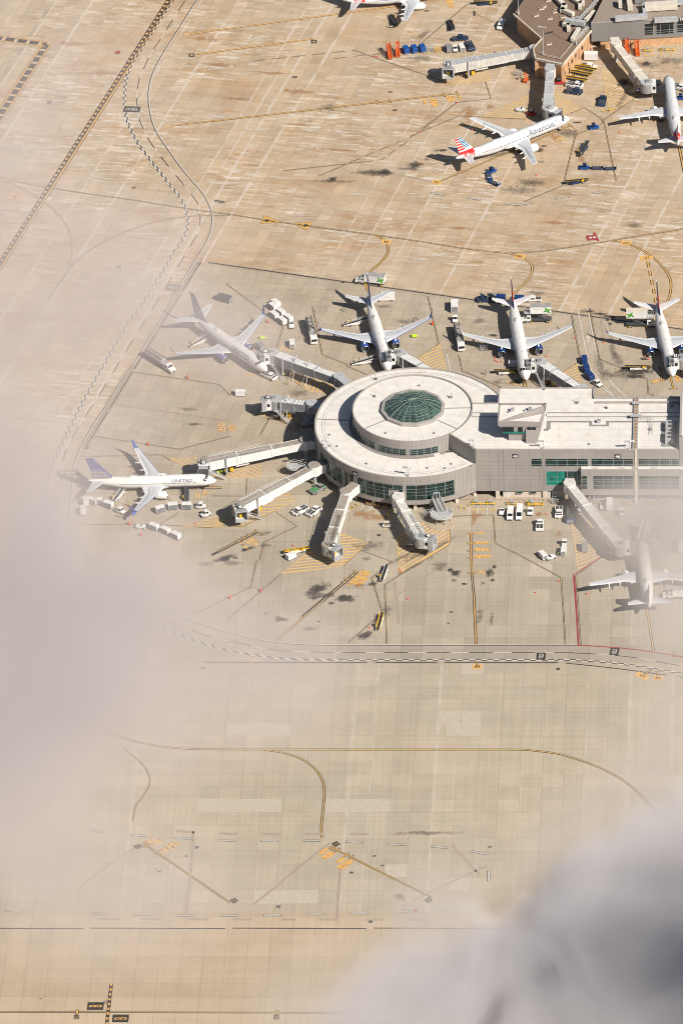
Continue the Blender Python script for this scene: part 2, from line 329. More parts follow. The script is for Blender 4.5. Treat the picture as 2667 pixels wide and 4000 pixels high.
def strip(pts, w, key, z, dash=None, off=0., phase=0.):
    """paint a band of width w along world polyline; dash=(on,off)"""
    P = [Vector((p[0], p[1])) for p in pts]
    nrm = []
    for i in range(len(P)):
        d = (P[min(i+1, len(P)-1)]-P[max(i-1, 0)]); d.normalize(); nrm.append(Vector((-d.y, d.x)))
    if off: P = [p+n*off for p, n in zip(P, nrm)]
    s_ = phase
    for i in range(len(P)-1):
        a, b = P[i], P[i+1]; L = (b-a).length
        if L < 1e-6: continue
        if not dash: segs = [(0, 1)]
        else:
            per = dash[0]+dash[1]; segs = []; k = math.floor(s_/per)
            while k*per < s_+L:
                u0 = max(k*per, s_); u1 = min(k*per+dash[0], s_+L)
                if u1 > u0: segs.append(((u0-s_)/L, (u1-s_)/L))
                k += 1
        s_ += L
        for u0, u1 in segs:
            p, q = a.lerp(b, u0), a.lerp(b, u1); n0 = nrm[i].lerp(nrm[i+1], u0)*w/2; n1 = nrm[i].lerp(nrm[i+1], u1)*w/2
            addmark(key, z, [p-n0, q-n1, q+n1, p+n0])
def pl(view, pts): return [G(view, *p) for p in pts]
def cv(view, pts, n=8): return curve(pl(view, pts), n)
ZK, ZB, ZC, ZT = .045, .06, .075, .09    # black underlay, bars, colour, text
def yline(pts, w=.3, edge=.2, dash=None, col='paint_yellow', bcol='paint_black'):
    strip(pts, w+2*edge, bcol, ZK, dash); strip(pts, w, col, ZC, dash)
def thin(pts, col='paint_brown'):   # narrow double-edged stand boundary line
    strip(pts, .5, 'paint_black_worn', ZK); strip(pts, .14, 'paint_tan', ZC)
def poly(pts, key, z): addmark(key, z, [Vector((p[0], p[1])) for p in pts])
def rect(c, w, h, ang, key, z):
    c = Vector((c[0], c[1])); u = Vector((math.cos(ang), math.sin(ang)))*w/2; v = Vector((-math.sin(ang), math.cos(ang)))*h/2
    poly([c-u-v, c+u-v, c+u+v, c-u+v], key, z)
PTXT = []
def ptext(s, c, size, ang, key, z=ZT, bold=.02, sx=1.):
    bm = text_mesh(s, size, 0, bold); bm.transform(Matrix.Diagonal((sx,1,1,1)))
    bm.transform(Matrix.Translation((c[0], c[1], 0))@Matrix.Rotation(ang, 4, 'Z')); bm.faces.ensure_lookup_table()
    for f in bm.faces: addmark(key, z, [Vector((v.co.x, v.co.y)) for v in f.verts])
    bm.free()
def clip_stripes(polyg, ang, spacing, w, key, z, phase=0):
    """diagonal hatching clipped to a convex-ish polygon"""
    P = [Vector((p[0], p[1])) for p in polyg]; u = Vector((math.cos(ang), math.sin(ang))); n = Vector((-u.y, u.x))
    lo = min(p.dot(n) for p in P); hi = max(p.dot(n) for p in P); k = lo+phase+spacing*.5
    while k < hi:
        xs = []
        for i in range(len(P)):
            a, b = P[i], P[(i+1) % len(P)]; da, db = a.dot(n)-k, b.dot(n)-k
            if da*db < 0: xs.append((a+(b-a)*(da/(da-db))).dot(u))
        xs.sort()
        for j in range(0, len(xs)-1, 2):
            if xs[j+1]-xs[j] > .4:
                p, q = u*xs[j]+n*k, u*xs[j+1]+n*k; addmark(key, z, [p-n*w/2, q-n*w/2, q+n*w/2, p+n*w/2])
        k += spacing
def zone(view, pts, ang, spacing=1.5, w=.5, worn=False, phase=0):
    P = pl(view, pts); key = 'paint_yellow_worn' if worn else 'paint_yellow_faded'
    clip_stripes(P, math.radians(ang), spacing, w, key, ZB, phase)
    strip(P+[P[0]], .34, key, ZC)
def note(view, pts, ang, rows=4, worn=False):
    """painted orange instruction panel with rows of small illegible marks"""
    P = pl(view, pts); poly(P, 'paint_orange_worn' if worn else 'paint_orange', ZC)
    a, b, c, d = P   # a->b is the reading direction, a->d downwards
    for r in range(rows):
        t = (r+.5)/rows; p = a.lerp(d, t); q = b.lerp(c, t); n = int((q-p).length/.42)
        dv = (a-d).normalized()*((a-d).length/rows*.22)
        for k in range(n):
            if random.random() < .3: continue
            u0 = (k+.15)/n; u1 = (k+random.uniform(.5, .85))/n; A, B = p.lerp(q, u0), p.lerp(q, u1)
            addmark('paint_black_worn', ZT, [v.xy for v in (A-dv, B-dv, B+dv, A+dv)])
def tickline(view, p0, p1, ticks, w=.3, tl=1.3, worn=False, endbar=True):
    """lead-in line with stop bars across it; ticks are fractions from p0"""
    a, b = G(view, *p0), G(view, *p1); kc = 'paint_yellow_worn' if worn else 'paint_yellow'
    yline([a, b], w, .2, col=kc); d = (b-a).xy.normalized(); n = Vector((-d.y, d.x))
    if worn: strip([a, b], 1.15, 'paint_black', ZK-.006)
    for t in ticks:
        c = a.xy.lerp(b.xy, t); strip([c-n*tl, c+n*tl], .62, 'paint_black', ZB); strip([c-n*(tl-.15), c+n*(tl-.15)], .26, kc, ZC)
# ---------------------------------------------------------------- painted markings
def paint(name, rgb, wear=.25, base=(.40,.33,.26)):
    m = M(name, rgb, .7, 0, 0); t = m.node_tree; b = t.nodes['Principled BSDF']
    tc = t.nodes.new('ShaderNodeTexCoord'); n = t.nodes.new('ShaderNodeTexNoise'); n.inputs['Scale'].default_value = .9; n.inputs['Detail'].default_value = 6; n.inputs['Roughness'].default_value = .7
    r = t.nodes.new('ShaderNodeMapRange'); r.inputs[1].default_value = .42; r.inputs[2].default_value = .68; r.inputs[3].default_value = wear*.25; r.inputs[4].default_value = min(1, wear*1.7)
    x = t.nodes.new('ShaderNodeMix'); x.data_type = 'RGBA'; x.inputs[6].default_value = (*rgb, 1); x.inputs[7].default_value = (*base, 1)
    t.links.new(tc.outputs['Object'], n.inputs[0]); t.links.new(n.outputs[0], r.inputs[0]); t.links.new(r.outputs[0], x.inputs[0]); t.links.new(x.outputs[2], b.inputs['Base Color'])
paint('paint_yellow', (.66,.35,.05), .35); paint('paint_yellow_faded', (.72,.44,.13), .3); paint('paint_yellow_worn', (.66,.42,.15), .35)
paint('paint_orange', (.74,.40,.09), .25); paint('paint_orange_worn', (.66,.40,.16), .45)
paint('paint_black', (.025,.024,.025), .1); paint('paint_black_worn', (.05,.043,.036), .28); paint('paint_white', (.62,.59,.54), .3); paint('paint_tan', (.42,.29,.13), .3)
paint('paint_red', (.30,.02,.035), .1); paint('asphalt_patch', (.085,.08,.08), .2); paint('pale_slab', (.50,.44,.35), .5); paint('grey_slab', (.33,.295,.245), .1)
paint('drain_iron', (.045,.035,.03), .12); paint('rubber_mark', (.31,.25,.185), .6)
def both(v, pts, *a, **k): return cv(v, pts, *a, **k)
# service road with chequered and broken edge lines
chk = cv('U1', [(1178,0),(1100,120),(1030,230),(960,335),(905,420),(870,510),(853,590),(849,680),(852,750),(870,830),(905,910),(950,990),(1010,1070),(1080,1160),(1150,1250),(1215,1330),(1255,1400),(1275,1470),(1277,1530),(1258,1600),(1210,1680),(1160,1760),(1110,1850),(1060,1920),(1020,1990),(970,2070)], 6)
chk += cv('P', [(500,1260),(392,1450),(330,1560),(270,1680),(225,1770),(195,1860),(182,1960),(190,2060),(225,2150),(300,2240),(400,2310),(476,2362),(545,2400),(613,2438),(706,2481),(800,2515),(902,2543),(1004,2561),(1106,2573),(1208,2577),(1334,2578)], 6)[0:]
chk2 = [gp(1334,2578), gp(2180,2578)]; chk3 = cv('U4', [(990,445),(1060,446),(1200,455),(1350,472),(1450,490),(1568,510),(1700,545)], 6)
for c in (chk, chk2, chk3):
    strip(c, .9, 'paint_white', ZB); strip(c, .43, 'paint_black', ZC, (1.8,1.8), .225); strip(c, .43, 'paint_black', ZC, (1.8,1.8), -.225, 1.8)
sol = cv('U1', [(1345,0),(1290,80),(1220,195),(1140,320),(1075,430),(1035,520),(1015,610),(1013,680),(1022,760),(1045,850),(1085,930),(1140,1010),(1210,1110),(1290,1210),(1360,1290),(1410,1365),(1440,1440),(1446,1500),(1435,1570),(1405,1650),(1350,1740),(1290,1840),(1215,1960),(1150,2080)], 6)
sol += cv('P', [(537,1400),(491,1465),(449,1532),(415,1588),(376,1645),(342,1702),(315,1752),(291,1820),(283,1888),(276,1969),(274,2024),(283,2067),(300,2101),(323,2139),(360,2175),(408,2208),(476,2255),(544,2302),(638,2366),(740,2421),(851,2459),(961,2488),(1072,2508),(1191,2518),(1334,2520)], 6)
for c in (sol, [gp(1334,2520), gp(2255,2521)]):
    strip(c, .28, 'paint_white', ZB, None, .15); strip(c, .28, 'paint_black', ZB, None, -.15)
redc = cv('U4', [(1085,379),(1150,381),(1300,392),(1420,408),(1568,432),(1700,465)], 6); strip(redc, .45, 'paint_red', ZB)
mid = cv('U1', [(1260,5),(1180,130),(1095,265),(1045,335),(1010,400),(978,470),(950,540),(935,620),(933,690),(940,760),(952,820),(978,880),(1010,945),(1050,1005),(1145,1130),(1240,1245),(1300,1320),(1345,1385),(1360,1450),(1362,1520),(1345,1590),(1300,1670),(1240,1770),(1180,1870),(1130,1955)], 6)
mid += cv('P', [(476,1400),(400,1526),(342,1614),(300,1680),(265,1745),(243,1820),(240,1870),(230,1920),(222,1990),(230,2060),(270,2130),(340,2190),(420,2250),(510,2332),(613,2400),(681,2436),(800,2481),(902,2506),(1046,2536),(1149,2545),(1334,2549)], 6)
mid3 = cv('U4', [(1060,413),(1200,420),(1350,435),(1460,455),(1568,475),(1700,505)], 6)
for c in (mid, [gp(1334,2549), gp(2235,2550)], mid3): strip(c, .3, 'paint_black', ZB, (7,5.6)); strip(c, .26, 'paint_white', ZB, (5.2,7.4), 0, 5.2)
# movement-area boundary: solid yellow beside black band with yellow dashes
e0, e1 = gp(675, -8), gp(-120, 1234)
strip([e0, e1], .5, 'paint_orange', ZC, None, .35); strip([e0, e1], 1.0, 'paint_black', ZK, None, .35)
strip([e0, e1], 1.35, 'paint_black', ZB, None, -.9); strip([e0, e1], .75, 'paint_orange', ZC, (1.1,1.5), -.9)
# hold-position bracket
b0, b1, b2 = G('U1',-40,255), G('U1',318,303), G('U1',-30,835)
for a, b in ((b0, b1), (b1, b2)):
    for o_ in (-1.4, 1.4): strip([a, b], .45, 'paint_yellow', ZC, None, o_); strip([a, b], .75, 'paint_black_worn', ZB, None, o_)
    strip([a, b], 1.9, 'paint_black', ZK, (3.0,1.2)); strip([a, b], 2.1, 'paint_yellow_worn', ZB, (.35, 3.85), 0, .8)
for q in ((325,65,298,118),(245,192,210,245),(162,322,125,375),(75,450,38,502)):
    a, b = G('U1', q[0], q[1]), G('U1', q[2], q[3]); strip([a, b], .9, 'paint_black_worn', ZB); strip([a, b], .5, 'pale_slab', ZC)
# taxi lane centre lines
cl = cv('P', [(-60,680),(0,692),(103,717),(201,735),(344,757),(517,781),(729,815),(900,838),(1016,857)], 5)
cl2 = cv('P', [(1016,857),(1200,882),(1500,923),(1700,953),(1823,972),(1947,986),(2039,987),(2162,975),(2378,941),(2700,889)], 6)
yline(cl, .25, .2, col='paint_tan'); yline(cl2, .28, .22, col='paint_tan', bcol='paint_black_worn')
yline(cv('U1', [(1568,1467),(1440,1465),(1270,1475),(1100,1500),(900,1560),(700,1650),(550,1750),(470,1840),(400,1940),(330,2040)], 5), .25, .16, col='paint_tan', bcol='paint_black_worn')
yline(cv('U1', [(-60,1220),(30,1240),(120,1265),(200,1310),(290,1365),(380,1440),(450,1530),(485,1620),(495,1690),(485,1760),(465,1830)], 5), .28, .18, col='paint_yellow_worn', bcol='paint_black_worn')
yline(cv('U1', [(-60,1190),(0,1203),(180,1245),(350,1280)], 5), .3, .16, col='paint_yellow_worn', bcol='paint_black_worn')
for tri, ar in (([(655,1652),(622,1712),(775,1702)], [(668,1690),(735,1697)]), ([(865,1713),(1017,1703),(982,1762)], [(905,1722),(970,1728)])):
    P = pl('U2', tri); poly(P, 'paint_yellow', ZC); strip(P+[P[0]], .35, 'paint_black', ZB+.002)
    a, b = pl('U2', ar); strip([a, b], .55, 'paint_black', ZT); d = (b-a).xy.normalized(); n = Vector((-d.y, d.x)); t = a.xy if ar[0][0] < 700 else b.xy; s_ = -1 if ar[0][0] < 700 else 1
    poly([t+d*s_*1.6, t+n*1.0-d*s_*.6, t-n*1.0-d*s_*.6], 'paint_black', ZT)
yline(cv('P', [(1465,920),(1497,934),(1513,962),(1515,985),(1500,1010),(1475,1035),(1448,1056)], 6), .4, .22)
yline(cv('P', [(1448,1056),(1436,1085),(1430,1106),(1436,1140)], 4), .4, .22)
yline(cv('X5', [(350,783),(450,793),(530,812),(590,845),(612,880),(608,920),(580,965),(530,1015),(490,1060)], 6), .4, .22, col='paint_yellow_faded')
yline(cv('X5', [(1120,715),(1210,730),(1290,765),(1350,800),(1430,870),(1475,935),(1490,990),(1482,1060),(1460,1110),(1430,1150)], 6), .4, .22)
strip(pl('X5', [(1330,800),(1343,860)]), .3, 'paint_yellow', ZC); q = pl('X5', [(1343,850),(1400,1130)])
strip(q, 1.0, 'paint_black', ZK, (2.9,2.3)); strip(q, .5, 'paint_yellow', ZC, (2.9,2.3))
def numplate(v, x, y, s, ang, size=1.6, col='paint_orange', tcol='paint_black', w=None, h=None, sx=1.):
    c = G(v, x, y); a = math.radians(ang); rect(c, w or size*.85*len(s), h or size*1.35, a, col, ZC); ptext(s, c, size, a, tcol, ZT, .03, sx)
numplate('P', 1509, 945, '39', 168, 1.8); numplate('X5', 535, 815, '38', 160, 1.9); numplate('X5', 1205, 730, '37', 165, 1.9); numplate('X5', 1335, 822, '37I', 186, 1.6)
numplate('V3', 247, 852, '29', 145, 1.7); numplate('XA', 112, 190, '45', 0, 2., w=2.7, h=2.3); numplate('XA', 1388, 270, '46', 4, 2., w=2.7, h=2.3); numplate('XA', 1277, 255, '47I', -40, 1.7)
yline(pl('XA', [(112,182),(110,148)]), .3, .22); yline(pl('XA', [(1386,258),(1378,208)]), .3, .2); yline(pl('XA', [(1290,248),(1345,206)]), .3, .2)
yline(pl('X9', [(712,108),(640,175)]), .35, .15, col='paint_yellow_worn', bcol='paint_yellow_worn'); yline(pl('U1', [(1020,1985),(985,1955)]), .5, .1, col='paint_yellow_worn')
yline(pl('XA', [(1475,108),(1510,84)]), .3, .2, col='paint_yellow_worn'); strip(pl('XA', [(1490,118),(1568,116)]), .4, 'paint_red', ZB)
numplate('U1', 900, 745, 'YIELD', 176, 2.0, 'paint_black', 'paint_white', w=5.4, h=3.6, sx=.8); numplate('U1', 1176, 1957, 'YIELD', -13, 2.2, 'paint_black_worn', 'paint_white', w=4.4, h=3.6, sx=.62)
strip(pl('U1', [(870,772),(940,770)]), .5, 'paint_white', ZC); strip(pl('U1', [(1150,1925),(1222,1930)]), .3, 'paint_black', ZB)
numplate('W1', 155, 464, '20 MPH', 0, 1.9, 'paint_black_worn', 'paint_white', w=6.6, h=2.9, sx=.85)
for x, y in ((915,428),(1252,407)):
    numplate('U4', x, y, 'YIELD', 90+(0 if x < 1000 else -6), 1.9, 'paint_black', 'paint_white', w=3.2*1.15, h=2.7, sx=.5)
rect(G('P', 2310, 929), 3.4, 3.0, math.radians(10), 'paint_red', ZC); strip([G('P',2318,909), G('P',2335,943)], .8, 'paint_red', ZC+.004)
rect(G('P', 2305, 929), .9, 1.0, .17, 'paint_white', ZT); rect(G('P', 2320, 928), .9, 1.0, .17, 'paint_white', ZT)
# trench drains
strip([dl+dd*3, dl+dd*400], .55, 'drain_iron', ZB); strip([dl+dd*3, dl+dd*400], 1.3, 'rubber_mark', ZK)
strip([dleft, dl], .4, 'drain_iron', ZB, (21, 2), -.6); strip([dleft, dl], .2, 'asphalt_patch', ZB, None, .5); strip([dleft, dl], 1.6, 'rubber_mark', ZK, None, -.3)
yy = gp(1000, 2589).y
strip([gp(800,2589), gp(1434,2589)], .42, 'paint_black', ZB); strip([gp(1465,2589), gp(1706,2589)], .42, 'paint_black', ZB); strip([gp(1737,2589), gp(2177,2589)], .42, 'paint_black', ZB)
strip(cv('U4', [(1030,460),(1250,483),(1490,515)]), .42, 'paint_black', ZB); strip(pl('U4', [(1550,522),(1700,560)]), .42, 'paint_black', ZB); strip(pl('X9', [(60,-30),(300,137)]), .5, 'rubber_mark', ZB)
for a, b in ((-200,326),(352,879),(908,1431),(1460,1960)): strip([gp(a,3626), gp(b,3628)], .45, 'paint_black', ZB)
# white bars with black outline
for v, L_ in (('U5', [(412,316,543,326),(751,339,883,349),(1077,357,1211,363),(1407,363,1540,364),(112,918,244,923),(442,927,574,930),(770,934,903,936),(1100,935,1233,935),(1431,932,1564,930),(90,277,220,297)]),
              ('U6', [(149,321,265,321),(436,328,553,334),(725,343,842,350),(1013,360,1128,370),(1291,394,1404,414),(1406,525,1406,598),(173,822,291,819),(468,815,587,813),(763,807,879,803),(1051,788,1166,770)]),
              ('XB', [(39,101,155,106)]), ('V3', [(190,950,315,967),(527,995,655,1012),(865,1045,990,1060),(990,1060,1118,1040),(1335,1003,1462,987)]), ('U8', [(1093,75,1165,64)])):
    for x0, y0, x1, y1 in L_: s_ = [G(v,x0,y0), G(v,x1,y1)]; strip(s_, .95, 'paint_black', ZB); c = s_[1]-s_[0]; strip([s_[0]+c*.025, s_[1]-c*.025], .6, 'paint_white', ZC); strip([s_[0]+c*.025, s_[1]-c*.025], .1, 'paint_black_worn', ZT)
# rubbed-out bars
for v, L_ in (('U5', [(175,960,335,962),(510,960,668,962),(850,962,1010,963),(1185,962,1340,963),(765,287,900,298),(1090,305,1238,310),(1420,308,1568,312)]), ('U6', [(165,275,297,276),(460,275,594,276),(757,275,850,276),(0,855,100,857),(255,856,390,857),(560,857,695,858),(860,857,1000,858)])):
    for x0, y0, x1, y1 in L_: strip([G(v,x0,y0), G(v,x1,y1)], 1.1, 'rubber_mark', ZK)
for v, P in (('U5', [(895,290),(870,620),(830,950)]), ('U5', [(0,740),(150,620),(460,400)]), ('U6', [(402,480),(375,850)]), ('U6', [(0,600),(130,490),(330,335)]), ('U5', [(1345,855),(1568,680)]), ('U6', [(885,730),(1180,590),(1400,490)]), ('U6', [(1155,350),(1350,560)]), ('X8', [(800,480),(1568,640)]), ('X7', [(910,60),(925,320)]), ('X7', [(975,150),(1010,330),(1050,500)]), ('W6', [(490,1260),(900,1000)]), ('W7', [(700,870),(740,930)]), ('U4', [(245,80),(262,280)])):
    strip(cv(v, P), .8, 'rubber_mark', ZK)
# lower taxi lines
yline(cv('U3', [(480,770),(540,793),(620,818),(720,838),(820,850),(950,855),(1250,856),(1568,856)], 5)+cv('U4', [(10,857),(400,857),(780,857),(870,861),(990,876),(1090,904),(1190,941)], 5)+cv('P', [(2350,3003),(2420,3040),(2480,3086),(2540,3150),(2590,3220)], 5), .3, .27, col='paint_yellow_faded')
yline(cv('X9', [(740,747),(830,760),(910,775),(1000,808),(1070,852),(1125,910),(1155,975),(1162,1045)], 6)+cv('P', [(1266,3120),(1262,3157),(1255,3226),(1257,3272)], 5), .26, .25, col='paint_yellow_faded')
yline(cv('P', [(480,2920),(540,2970),(575,3010),(585,3060),(560,3110),(530,3150),(518,3212)], 5), .22, .14, col='paint_tan', bcol='paint_black_worn')
yline([gp(-60,3953), gp(1400,3957)], .25, .22, col='paint_tan')
yline([gp(1400,3957), gp(2700,3960)], .25, .22, col='paint_tan')
q = pl('XB', [(760,597),(727,885)]); strip(q, 1.0, 'paint_black', ZB); strip(q, .6, 'paint_yellow', ZC, (1.1,1.1))
for x, y in ((652,750),(822,834)): rect(G('XB',x,y), 4.6, 3.5, 0, 'paint_black', ZB); ptext('B', G('XB',x,y), 5.2, PI/2, 'paint_yellow', ZT, .04, .42)
for v, x, y, s_ in (('XB',523,825,'T2'),('U7',1269,440,'T3')): numplate(v, x, y, s_, -90, 1.5, 'paint_black', 'paint_tan', w=2., h=1.5)
for v, x, y in (('XB',527,791),('U7',1272,418)): rect(G(v,x,y), .9, 2.2, 0, 'paint_black', ZC+.002); rect(G(v,x,y), .45, 1.8, 0, 'paint_orange', ZT)
for v, x, y, a, s_ in (('U5',1205,820,38,'15'),('U5',467,407,38,'15'),('U6',370,343,38,'14'),('U6',997,727,38,'14')): numplate(v, x, y, s_, a, 1.3, 'paint_black', 'paint_tan', w=1.9, h=1.9)
for v, x, y in (('U2',96,424),('U2',1031,320)): rect(G(v,x,y), 1.9, 2.2, .1, 'paint_black', ZB); rect(G(v,x,y), .9, 1.0, .1, 'paint_tan', ZC)
for v, x, y in (('U2',60,264),('P',655,492)): rect(G(v,x,y), 1.7, 1.4, .1, 'paint_orange_worn', ZC)
tickline('U5', (515,385), (1172,835), [.0,.035,.15], worn=False); tickline('U6', (335,365), (1022,709), [0,.025,.06,.155,.2])
for P in ([(525,368),(575,335),(600,345),(548,385)], [(560,380),(635,345),(668,362),(590,405)], [(630,435),(745,362),(795,390),(670,460)]): note('U5', [P[1],P[2],P[3],P[0]], 0, 4, True)
for P in ([(243,410),(295,370),(322,380),(270,420)], [(265,440),(330,390),(368,405),(305,448)], [(368,465),(415,430),(437,445),(385,478)], [(372,500),(455,445),(492,465),(410,522)]): note('U6', P, 0, 4)
rect(G('U6',908,796), 1.0, 1.1, 0, 'paint_red', ZC); rect(G('U1',803,358), 1.7, 1.9, -.1, 'paint_red', ZC)
for v, x, y, w_, h_ in (('U6',1415,363,.9,1.),('U1',338,697,1.5,1.7),('U1',810,1815,1.5,1.6),('U1',1510,1376,1.9,1.5),('U1',1475,1367,1.7,1.2),('U2',885,592,1.5,1.4),('U5',1543,867,1.2,1.2),('U5',922,413,1.,1.2)): rect(G(v,x,y), w_, h_, -.05, 'asphalt_patch', ZC)
def disc(v, x, y, r, key='drain_iron', z=ZC): c = G(v,x,y); poly([(c.x+r*math.cos(a*PI/8), c.y+r*math.sin(a*PI/8)) for a in range(16)], key, z)
for v, x, y in (('U6',605,873),('XA',685,205),('W6',313,702),('V6',330,240),('X9',338,190),('U1',1358,1797),('U1',913,1278),('V8',637,630),('V8',673,675),('V8',1000,432),('X6',112,915)): disc(v, x, y, .62)
for v, P in (('U3', [(1040,735),(1332,735),(1330,792),(1038,792)]), ('U6', [(300,38),(738,38),(735,127),(297,127)]), ('U5', [(925,42),(1568,42),(1568,140),(920,140)]), ('U6', [(1140,572),(1286,572),(1283,662),(1137,662)]), ('XA', [(0,502),(143,502),(133,677),(-105,677),(-100,590),(0,590)]), ('U4', [(447,680),(545,680),(542,738),(444,738)]),
             ('XA', [(12,165),(161,165),(155,242),(6,242)]), ('U6', [(0,658),(250,658),(247,748),(0,748)]), ('U5', [(1355,742),(1568,742),(1568,845),(1350,845)]), ('U6', [(855,482),(700,482),(702,570),(848,570)]), ('U4', [(867,0),(960,0),(950,60),(862,60)]), ('W7', [(172,840),(368,840),(360,945),(165,945)])): poly(pl(v, P), 'pale_slab', .033+.004*random.random())
poly([(-20,rd_b),(300,rd_b),(300,rd_t),(-20,rd_t)], 'road', .034)
# stand boundary lines
for v, P in (('V1',[(180,488),(520,605),(900,735),(1025,778)]), ('V1',[(735,395),(1150,42),(1568,-20)]), ('V1',[(1320,750),(1370,910),(1060,942),(750,1175)]), ('V3',[(0,430),(455,242),(1060,272)]), ('V3',[(0,445),(90,388),(430,120)]),
 ('V4',[(500,468),(660,402),(820,505),(825,548),(578,655),(465,1115)]), ('V4',[(465,1115),(325,1175)]), ('V4',[(1190,265),(835,515),(950,1070)]), ('X5',[(555,470),(805,365)]),
 ('W6',[(1010,523),(1390,510),(1407,775),(1568,860)]), ('W7',[(0,715),(445,955),(470,1293)]), ('U4',[(1008,65),(1027,375)]), ('W6',[(1010,523),(1012,560),(985,610),(978,620),(980,785),(368,1165),(370,1327)]), ('U4',[(198,97),(207,370)]),
 ('W6',[(0,955),(137,842),(428,948),(243,1105),(312,1327)]), ('U4',[(138,68),(187,228),(30,365)]), ('W5',[(1275,1205),(1455,1042)]), ('W5',[(365,1307),(395,1160),(430,1140),(470,963),(808,800),(583,645),(250,803),(0,795)]),
 ('U3',[(1175,0),(1153,110),(875,242)]), ('U3',[(1290,50),(1195,130),(1040,262)]), ('W5',[(-60,490),(290,492),(300,310)]), ('V8',[(420,480),(540,1105),(1125,1350),(1140,1535),(1190,1540),(1205,1580)]), ('V8',[(200,570),(305,1100)]), ('V8',[(105,1265),(260,1160)]),
 ('V6',[(48,465),(137,905),(360,995),(370,1015),(560,1095)]), ('V6',[(1105,368),(1205,808),(1030,930)]), ('V5',[(665,255),(1010,510)]), ('V5',[(1190,640),(1130,850)]), ('V7',[(285,1060),(325,1250),(800,1450)]),
 ('X6',[(575,140),(1450,265),(1568,380)]), ('X6',[(180,795),(1050,928),(1568,795)]), ('X6',[(45,1003),(870,985),(965,1045)]), ('W2',[(530,870),(438,1037)]), ('W2',[(690,420),(870,555)]), ('W7',[(1250,515),(1320,515),(1340,635),(1568,740)]),
 ('W7',[(820,765),(585,935),(610,1293)]), ('U4',[(1075,60),(1097,375)]), ('W1',[(230,940),(1000,935),(1170,830)]), ('W1',[(1000,940),(1440,965),(1568,950)])): thin(pl(v, P))
for P in ([(830,755),(560,935),(590,1293)],): strip(pl('W7', P), .45, 'paint_red', ZC)
strip(pl('U4', [(1067,60),(1087,379)]), .45, 'paint_red', ZC); strip(pl('X6',[(330,458),(1568,640)]), .8, 'rubber_mark', ZB)
for v, P, d_ in (('U2',[(565,468),(1340,385),(1410,410)],(4.2,2.4)), ('U2',[(1180,450),(1568,405)],(4.2,2.4)), ('X8',[(480,238),(1050,0)],(4,2.2)), ('X8',[(840,222),(1160,0)],(4,2.2)), ('X8',[(680,297),(750,290),(800,258)],None)): strip(pl(v,P), .5, 'paint_black_worn', ZK, d_); strip(pl(v,P), .16, 'paint_tan', ZC, d_)
for P in ([(800,1307),(1100,1275),(1480,1232)], [(1070,1347),(1385,1212)]): thin(pl('U2', P))
# lead-in lines, hatched zones, instruction panels
yline(pl('U2', [(75,262),(1568,60)])+[G('V1',600,38)], .45, .17, col='paint_orange'); yline(pl('U2', [(120,418),(1035,297)]), .45, .17, col='paint_orange'); tickline('P', (1784,365), (670,492), [0,.045,.235,.28], .42)
tickline('V3', (1472,330), (262,850), [0,.05,.15]); yline(pl('V4', [(1530,765),(1600,1120)]), .4, .3)
tickline('W6', (1178,682), (1187,1060), [.01,.265,.445,.615,.99]); yline([G('W6',1187,1060), G('U4',607,150)], .3, .25, bcol='paint_black', col='paint_tan'); yline(pl('U4', [(607,150),(617,375)]), .35, .25)
tickline('W8', (505,872), (150,1176), [0,.13,.26,.36], worn=True); yline([G('W8',150,1176), gp(1075,2507)], .32, .2); strip([G('W8',400,960), gp(1180,2410)], 1.15, 'paint_black', ZK-.006); strip(pl('W5', [(400,860),(-60,1095)]), 1.1, 'paint_black', ZK-.006)
for k in range(7): strip(pl('W6', [(500+k*62,1020-k*28),(760+k*50,800-k*18)]), .55, 'rubber_mark', ZK-.007)
for k in range(8): strip(pl('V8', [(470+k*12,1130+k*42),(545+k*14,1185+k*42)]), .5, 'rubber_mark', ZK-.007)
tickline('W5', (410,852), (0,1060), [.0,.2,.35,.47], worn=True); strip(pl('U3', [(895,0),(640,118)]), .8, 'rubber_mark', ZB)
tickline('W1', (1568,600), (1180,598), [.2,.6,.7], worn=True); strip(pl('W1', [(190,632),(1200,600)]), .4, 'paint_tan', ZB)
yline(pl('V7', [(1078,1350),(1102,1450)]), .6, .3); tickline('V8', (1305,1370), (1283,1200), [0]); tickline('V8', (1445,1470), (1405,1300), [0,.9]); yline(pl('W7', [(1215,1120),(1245,1290)])+pl('U4', [(1395,180),(1433,410)]), .32, .22, col='paint_yellow_faded')
